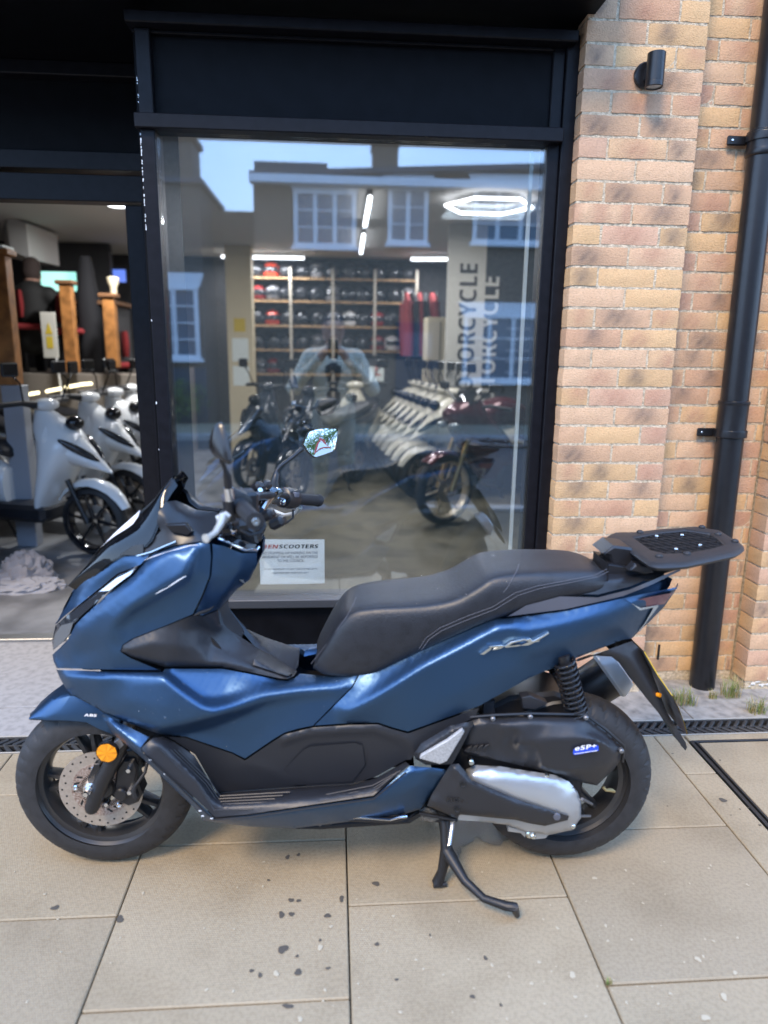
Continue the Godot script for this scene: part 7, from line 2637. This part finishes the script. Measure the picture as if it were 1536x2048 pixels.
# ---------------------------------------------------------------- the far side of the street, seen mirrored in the glass
func casement(parent: Node3D, at: Vector3, w: float, h: float, lights: int, bars: int) -> void:
	# a white window standing in the wall face; z faces the street (towards -z)
	var win := Node3D.new()
	win.name = "window"
	parent.add_child(win, true)
	win.position = at
	var g := G.new()
	g.box(Vector3(-w / 2, -h / 2, -0.02), Vector3(w / 2, h / 2, 0.0))
	part("pane", g.mesh(20), M.far_glass, win)
	g = G.new()
	for q in [[-w / 2 - 0.05, -h / 2 - 0.05, w / 2 + 0.05, -h / 2 + 0.02], [-w / 2 - 0.05, h / 2 - 0.02, w / 2 + 0.05, h / 2 + 0.05]]:
		g.box(Vector3(q[0], q[1], -0.07), Vector3(q[2], q[3], -0.021), 0.004)
	for i in lights + 1:
		var x := lerpf(-w / 2, w / 2, float(i) / lights)
		g.box(Vector3(x - 0.04, -h / 2 + 0.021, -0.068), Vector3(x + 0.04, h / 2 - 0.021, -0.021), 0.004)
	for i in lights:
		for k in range(1, bars):
			var y := lerpf(-h / 2, h / 2, float(k) / bars)
			g.box(Vector3(lerpf(-w / 2, w / 2, float(i) / lights) + 0.041, y - 0.012, -0.045), Vector3(lerpf(-w / 2, w / 2, float(i + 1) / lights) - 0.041, y + 0.012, -0.0215))
	part("frame", g.mesh(20), M.white_paint, win)
	g = G.new()
	g.box(Vector3(-w / 2 - 0.10, -h / 2 - 0.12, -0.14), Vector3(w / 2 + 0.10, -h / 2 - 0.051, 0.0), 0.006)
	part("sill", g.mesh(20), M.white_paint, win)
	g = G.new()
	g.plate([Vector3(-w / 2 - 0.08, h / 2 + 0.051, -0.03), Vector3(w / 2 + 0.08, h / 2 + 0.051, -0.03), Vector3(w / 2 + 0.16, h / 2 + 0.30, -0.03), Vector3(-w / 2 - 0.16, h / 2 + 0.30, -0.03)], Vector3(0, 0, 0.03))
	part("lintel", g.mesh(20), M.white_paint, win)

func build_opposite() -> void:
	var g: G
	var zf := 12.0
	# main terrace, reflected from x = -2.45 to the far end
	var h1 := thing("brick_house", "brown brick terraced house with white casement windows across the street", "house", Vector3(0.5, 0, zf))
	g = G.new()
	g.box(Vector3(-2.95, -0.2, 0.001), Vector3(7.0, 4.75, 7.0))
	part("wall", g.mesh(20), M.far_brick, h1)
	g = G.new()
	g.box(Vector3(-4.4, -0.2, 0.8), Vector3(-2.951, 4.2, 5.0))
	part("side_wing", g.mesh(20), M.far_brick, h1)
	g = G.new()
	g.plate([Vector3(-3.0, 4.76, -0.2), Vector3(7.2, 5.3, -0.2), Vector3(7.2, 5.5, 7.0), Vector3(-3.0, 4.9, 7.0)], Vector3(0, -0.10, 0.0))
	g.box(Vector3(-2.95, 4.751, 0.3), Vector3(-1.5, 5.05, 1.6))
	g.plate([Vector3(0.2, 4.85, 0.0), Vector3(7.0, 4.85, 0.0), Vector3(7.0, 5.25, 0.0), Vector3(0.2, 4.90, 0.0)], Vector3(0, 0, 0.3))
	part("roof", g.mesh(20), M.slate, h1)
	g = G.new()
	g.box(Vector3(-3.0, 4.55, -0.28), Vector3(7.1, 4.70, 0.0), 0.01)
	part("gutter_board", g.mesh(20), M.white_paint, h1)
	for q in [[-1.55, 3.95, 1.15, 0.95, 3], [0.10, 4.05, 0.72, 0.95, 2], [2.15, 4.1, 1.4, 0.95, 3], [4.6, 4.05, 1.2, 0.95, 3], [2.1, 1.5, 1.5, 1.25, 3], [5.0, 1.5, 1.4, 1.25, 3]]:
		casement(h1, Vector3(q[0], q[1], -0.001), q[2], q[3], q[4], 3)
	var dr := Node3D.new()
	dr.name = "door"
	h1.add_child(dr)
	dr.position = Vector3(0.35, 0, -0.001)
	g = G.new()
	g.box(Vector3(-0.45, -0.1, -0.06), Vector3(0.45, 2.0, 0.0), 0.01)
	part("leaf", g.mesh(20), M.door_blue, dr)
	g = G.new()
	g.box(Vector3(-0.3, 1.3, -0.07), Vector3(0.3, 1.8, -0.061), 0.002)
	part("pane", g.mesh(20), M.far_glass, dr)
	for q in [[-0.35, 3.4], [4.0, 3.4]]:
		g = G.new()
		g.box(Vector3(q[0] - 0.25, 4.8, q[1] - 3.3), Vector3(q[0] + 0.25, 5.35, q[1] - 2.7), 0.02)
		g.box(Vector3(q[0] - 0.28, 5.351, q[1] - 3.33), Vector3(q[0] + 0.28, 5.42, q[1] - 2.67), 0.01)
		part("chimney", g.mesh(20), M.far_brick, h1)
	# taller side house with a chimney, nearer the street
	var h2 := thing("corner_house", "dark brick corner house with tall chimney across the street", "house", Vector3(-5.0, 0, 11.4))
	g = G.new()
	g.box(Vector3(-3.5, -0.2, 0.001), Vector3(1.62, 4.4, 2.6))
	part("wall", g.mesh(20), M.far_brick_dark, h2)
	g = G.new()
	g.box(Vector3(-3.6, 4.401, -0.1), Vector3(1.7, 4.5, 2.7), 0.01)
	part("roof", g.mesh(20), M.slate, h2)
	g = G.new()
	g.box(Vector3(0.72, 4.3, 0.02), Vector3(1.52, 5.15, 0.8), 0.02)
	g.box(Vector3(0.66, 5.151, -0.04), Vector3(1.58, 5.28, 0.86), 0.02)
	var ch := part("chimney", g.mesh(20), M.far_brick_dark, h2)
	for x in [0.92, 1.3]:
		g = G.new()
		g.lathe([Vector2(0.11, 0), Vector2(0.09, 0.28), Vector2(0.11, 0.3), Vector2(0.08, 0.31)], Vector3(x, 5.281, 0.4), Vector3.UP, 12)
		part("chimney_pot", g.mesh(30), M.terracotta, ch)
	casement(h2, Vector3(1.05, 1.9, -0.001), 0.85, 1.25, 2, 4)
	casement(h2, Vector3(-1.2, 1.9, -0.001), 1.1, 1.25, 2, 4)
	casement(h2, Vector3(-1.2, 3.8, -0.001), 1.1, 0.9, 2, 3)
	g = G.new()
	g.box(Vector3(0.3, -0.1, -0.06), Vector3(1.615, 1.05, -0.002), 0.01)
	part("painted_base", g.mesh(20), M.door_blue, h2)
	# hedge and low wall
	var hd := thing("hedge", "clipped green hedge before the corner house", "hedge", Vector3(-4.2, 0, 10.95))
	var foliage := G.new()
	leaf_cloud(foliage, Vector3(0, 0.45, 0), Vector3(1.0, 0.45, 0.28), 900, 0.06, 61)
	part("foliage", foliage.mesh(20), M.leaf, hd)
	# tree and warning sign down the street, seen in the scooter's mirror
	var tr := thing("street_tree", "leafy green street tree beside the road", "tree", Vector3(9.2, 0, 10.2))
	g = G.new()
	g.tube([Vector3(0, -0.1, 0), Vector3(0.1, 2.2, 0), Vector3(0.0, 4.5, 0.1), Vector3(0.2, 7.0, 0)], [0.24, 0.19, 0.13, 0.04], 12)
	for q in [[2.4, 1.9, 1.6, 0.6], [3.0, -1.7, 2.0, -0.5], [3.6, 0.6, 2.2, 1.6], [4.2, -0.8, 2.0, -1.6], [4.6, 1.5, 1.8, -0.8]]:
		g.tube([Vector3(0.05, q[0], 0), Vector3(q[1] * 0.5, q[0] + q[2] * 0.6, q[3] * 0.5), Vector3(q[1], q[0] + q[2], q[3])], [0.09, 0.06, 0.02], 8)
	part("trunk", g.mesh(40), M.bark, tr)
	g = G.new()
	for q in [[0.0, 6.2, 0.0, 1.9, 1.6], [1.8, 4.9, 0.6, 1.4, 1.1], [-1.7, 5.2, -0.5, 1.4, 1.2], [0.6, 5.6, 1.6, 1.3, 1.1], [-0.8, 5.8, -1.6, 1.3, 1.1], [1.4, 6.3, -0.8, 1.3, 1.0], [-1.2, 3.9, 0.9, 1.1, 0.8]]:
		leaf_cloud(g, Vector3(q[0], q[1], q[2]), Vector3(q[3], q[4], q[3]), 1100, 0.10, int(q[1] * 100) + int(q[0] * 10))
	part("crown", g.mesh(20), M.leaf, tr)
	var sg := thing("warning_sign", "triangular red bordered road warning sign on a grey post", "road sign", Vector3(1.95, 0, 3.3), 0.82)
	g = G.new()
	g.tube([Vector3(0, -0.05, 0), Vector3(0, 2.75, 0)], 0.038, 10)
	part("post", g.mesh(40), M.grey_paint, sg)
	g = G.new()
	g.plate([Vector3(-0.34, 2.1, -0.045), Vector3(0.34, 2.1, -0.045), Vector3(0, 2.7, -0.045)], Vector3(0, 0, 0.01))
	part("red_border", g.mesh(20), M.print_red, sg)
	g = G.new()
	g.plate([Vector3(-0.24, 2.16, -0.048), Vector3(0.24, 2.16, -0.048), Vector3(0, 2.58, -0.048)], Vector3(0, 0, 0.002))
	part("white_face", g.mesh(20), M.paper, sg)
	g = G.new()
	g.box(Vector3(-0.28, 1.72, -0.05), Vector3(0.28, 2.05, -0.04), 0.002)
	part("lower_plate", g.mesh(20), M.paper, sg)
	# the one who takes the picture
	var bones := [[Vector3(0, 0.95, 0), Vector3(0, 1.15, 0), 0.15, 0.16, 0], [Vector3(0, 1.15, 0), Vector3(0, 1.32, 0.01), 0.17, 0.16, 0], [Vector3(-0.17, 1.37, 0), Vector3(0.17, 1.37, 0), 0.085, 0.085, 0], [Vector3(0, 1.42, 0), Vector3(0, 1.50, -0.02), 0.06, 0.058, 1], [Vector3(0, 1.56, -0.02), Vector3(0, 1.62, -0.02), 0.088, 0.092, 1], [Vector3(0, 1.63, -0.005), Vector3(0, 1.645, 0.0), 0.098, 0.098, 2], [Vector3(0, 1.565, -0.11), Vector3(0, 1.545, -0.115), 0.018, 0.02, 1],
		[Vector3(-0.20, 1.36, 0), Vector3(-0.33, 1.12, -0.05), 0.075, 0.062, 0], [Vector3(-0.33, 1.12, -0.05), Vector3(-0.12, 1.36, -0.27), 0.056, 0.04, 0], [Vector3(0.20, 1.36, 0), Vector3(0.33, 1.12, -0.05), 0.075, 0.062, 0], [Vector3(0.33, 1.12, -0.05), Vector3(0.12, 1.36, -0.27), 0.056, 0.04, 0], [Vector3(-0.12, 1.36, -0.27), Vector3(-0.07, 1.42, -0.30), 0.032, 0.03, 1], [Vector3(0.12, 1.36, -0.27), Vector3(0.07, 1.42, -0.30), 0.032, 0.03, 1],
		[Vector3(-0.09, 0.93, 0), Vector3(-0.11, 0.5, -0.02), 0.10, 0.07, 3], [Vector3(0.09, 0.93, 0), Vector3(0.11, 0.5, -0.02), 0.10, 0.07, 3], [Vector3(-0.11, 0.5, -0.02), Vector3(-0.12, 0.09, 0.02), 0.068, 0.045, 3], [Vector3(0.11, 0.5, -0.02), Vector3(0.12, 0.09, 0.02), 0.068, 0.045, 3], [Vector3(-0.12, 0.05, 0.04), Vector3(-0.13, 0.04, -0.16), 0.045, 0.04, 2], [Vector3(0.12, 0.05, 0.04), Vector3(0.13, 0.04, -0.16), 0.045, 0.04, 2], [Vector3(0, 1.02, -0.1), Vector3(0, 1.28, -0.11), 0.07, 0.07, 2]]
	for s in [-1.0, 1.0]:
		for f in 4: bones.append([Vector3(0.07 * s, 1.42, -0.30), Vector3((0.035 - 0.004 * f) * s, 1.40 + 0.022 * f, -0.325), 0.010, 0.008, 1])
		bones.append([Vector3(0.075 * s, 1.41, -0.295), Vector3(0.04 * s, 1.45, -0.28), 0.011, 0.009, 1])
	var ph := thing("person", "person in a khaki jacket holding up a phone on the pavement", "person", Vector3(CAM.x, 0.0, CAM.z + 0.40))
	part("body", sdf_body(bones, [Color(0.64, 0.57, 0.42), Color(0.45, 0.27, 0.19), Color(0.02, 0.02, 0.025), Color(0.34, 0.30, 0.22)], 0.018), M.skin_cloth, ph)
	g = G.new()
	g.box(Vector3(-0.038, -0.075, 0.03), Vector3(0.038, 0.075, 0.039), 0.003)
	var phone := part("mobile_phone", g.mesh(20), M.black_gloss, self)
	phone.position = CAM
	tag(phone, "black mobile phone held up by the person in khaki", "phone")

func leaf_cloud(g: G, at: Vector3, r: Vector3, count: int, size: float, seed_: int) -> void:
	var q := RandomNumberGenerator.new()
	q.seed = seed_
	for i in count:
		var d := Vector3(q.randfn(), q.randfn(), q.randfn()).normalized()
		var p := at + d * r * pow(q.randf(), 0.45)
		var a := Vector3(q.randfn(), q.randfn(), q.randfn()).normalized()
		var b := a.cross(Vector3(q.randfn(), q.randfn(), q.randfn())).normalized()
		var s := size * q.randf_range(0.6, 1.2)
		g.quad(g.add(p - a * s), g.add(p + b * s * 0.45), g.add(p + a * s), g.add(p - b * s * 0.45))
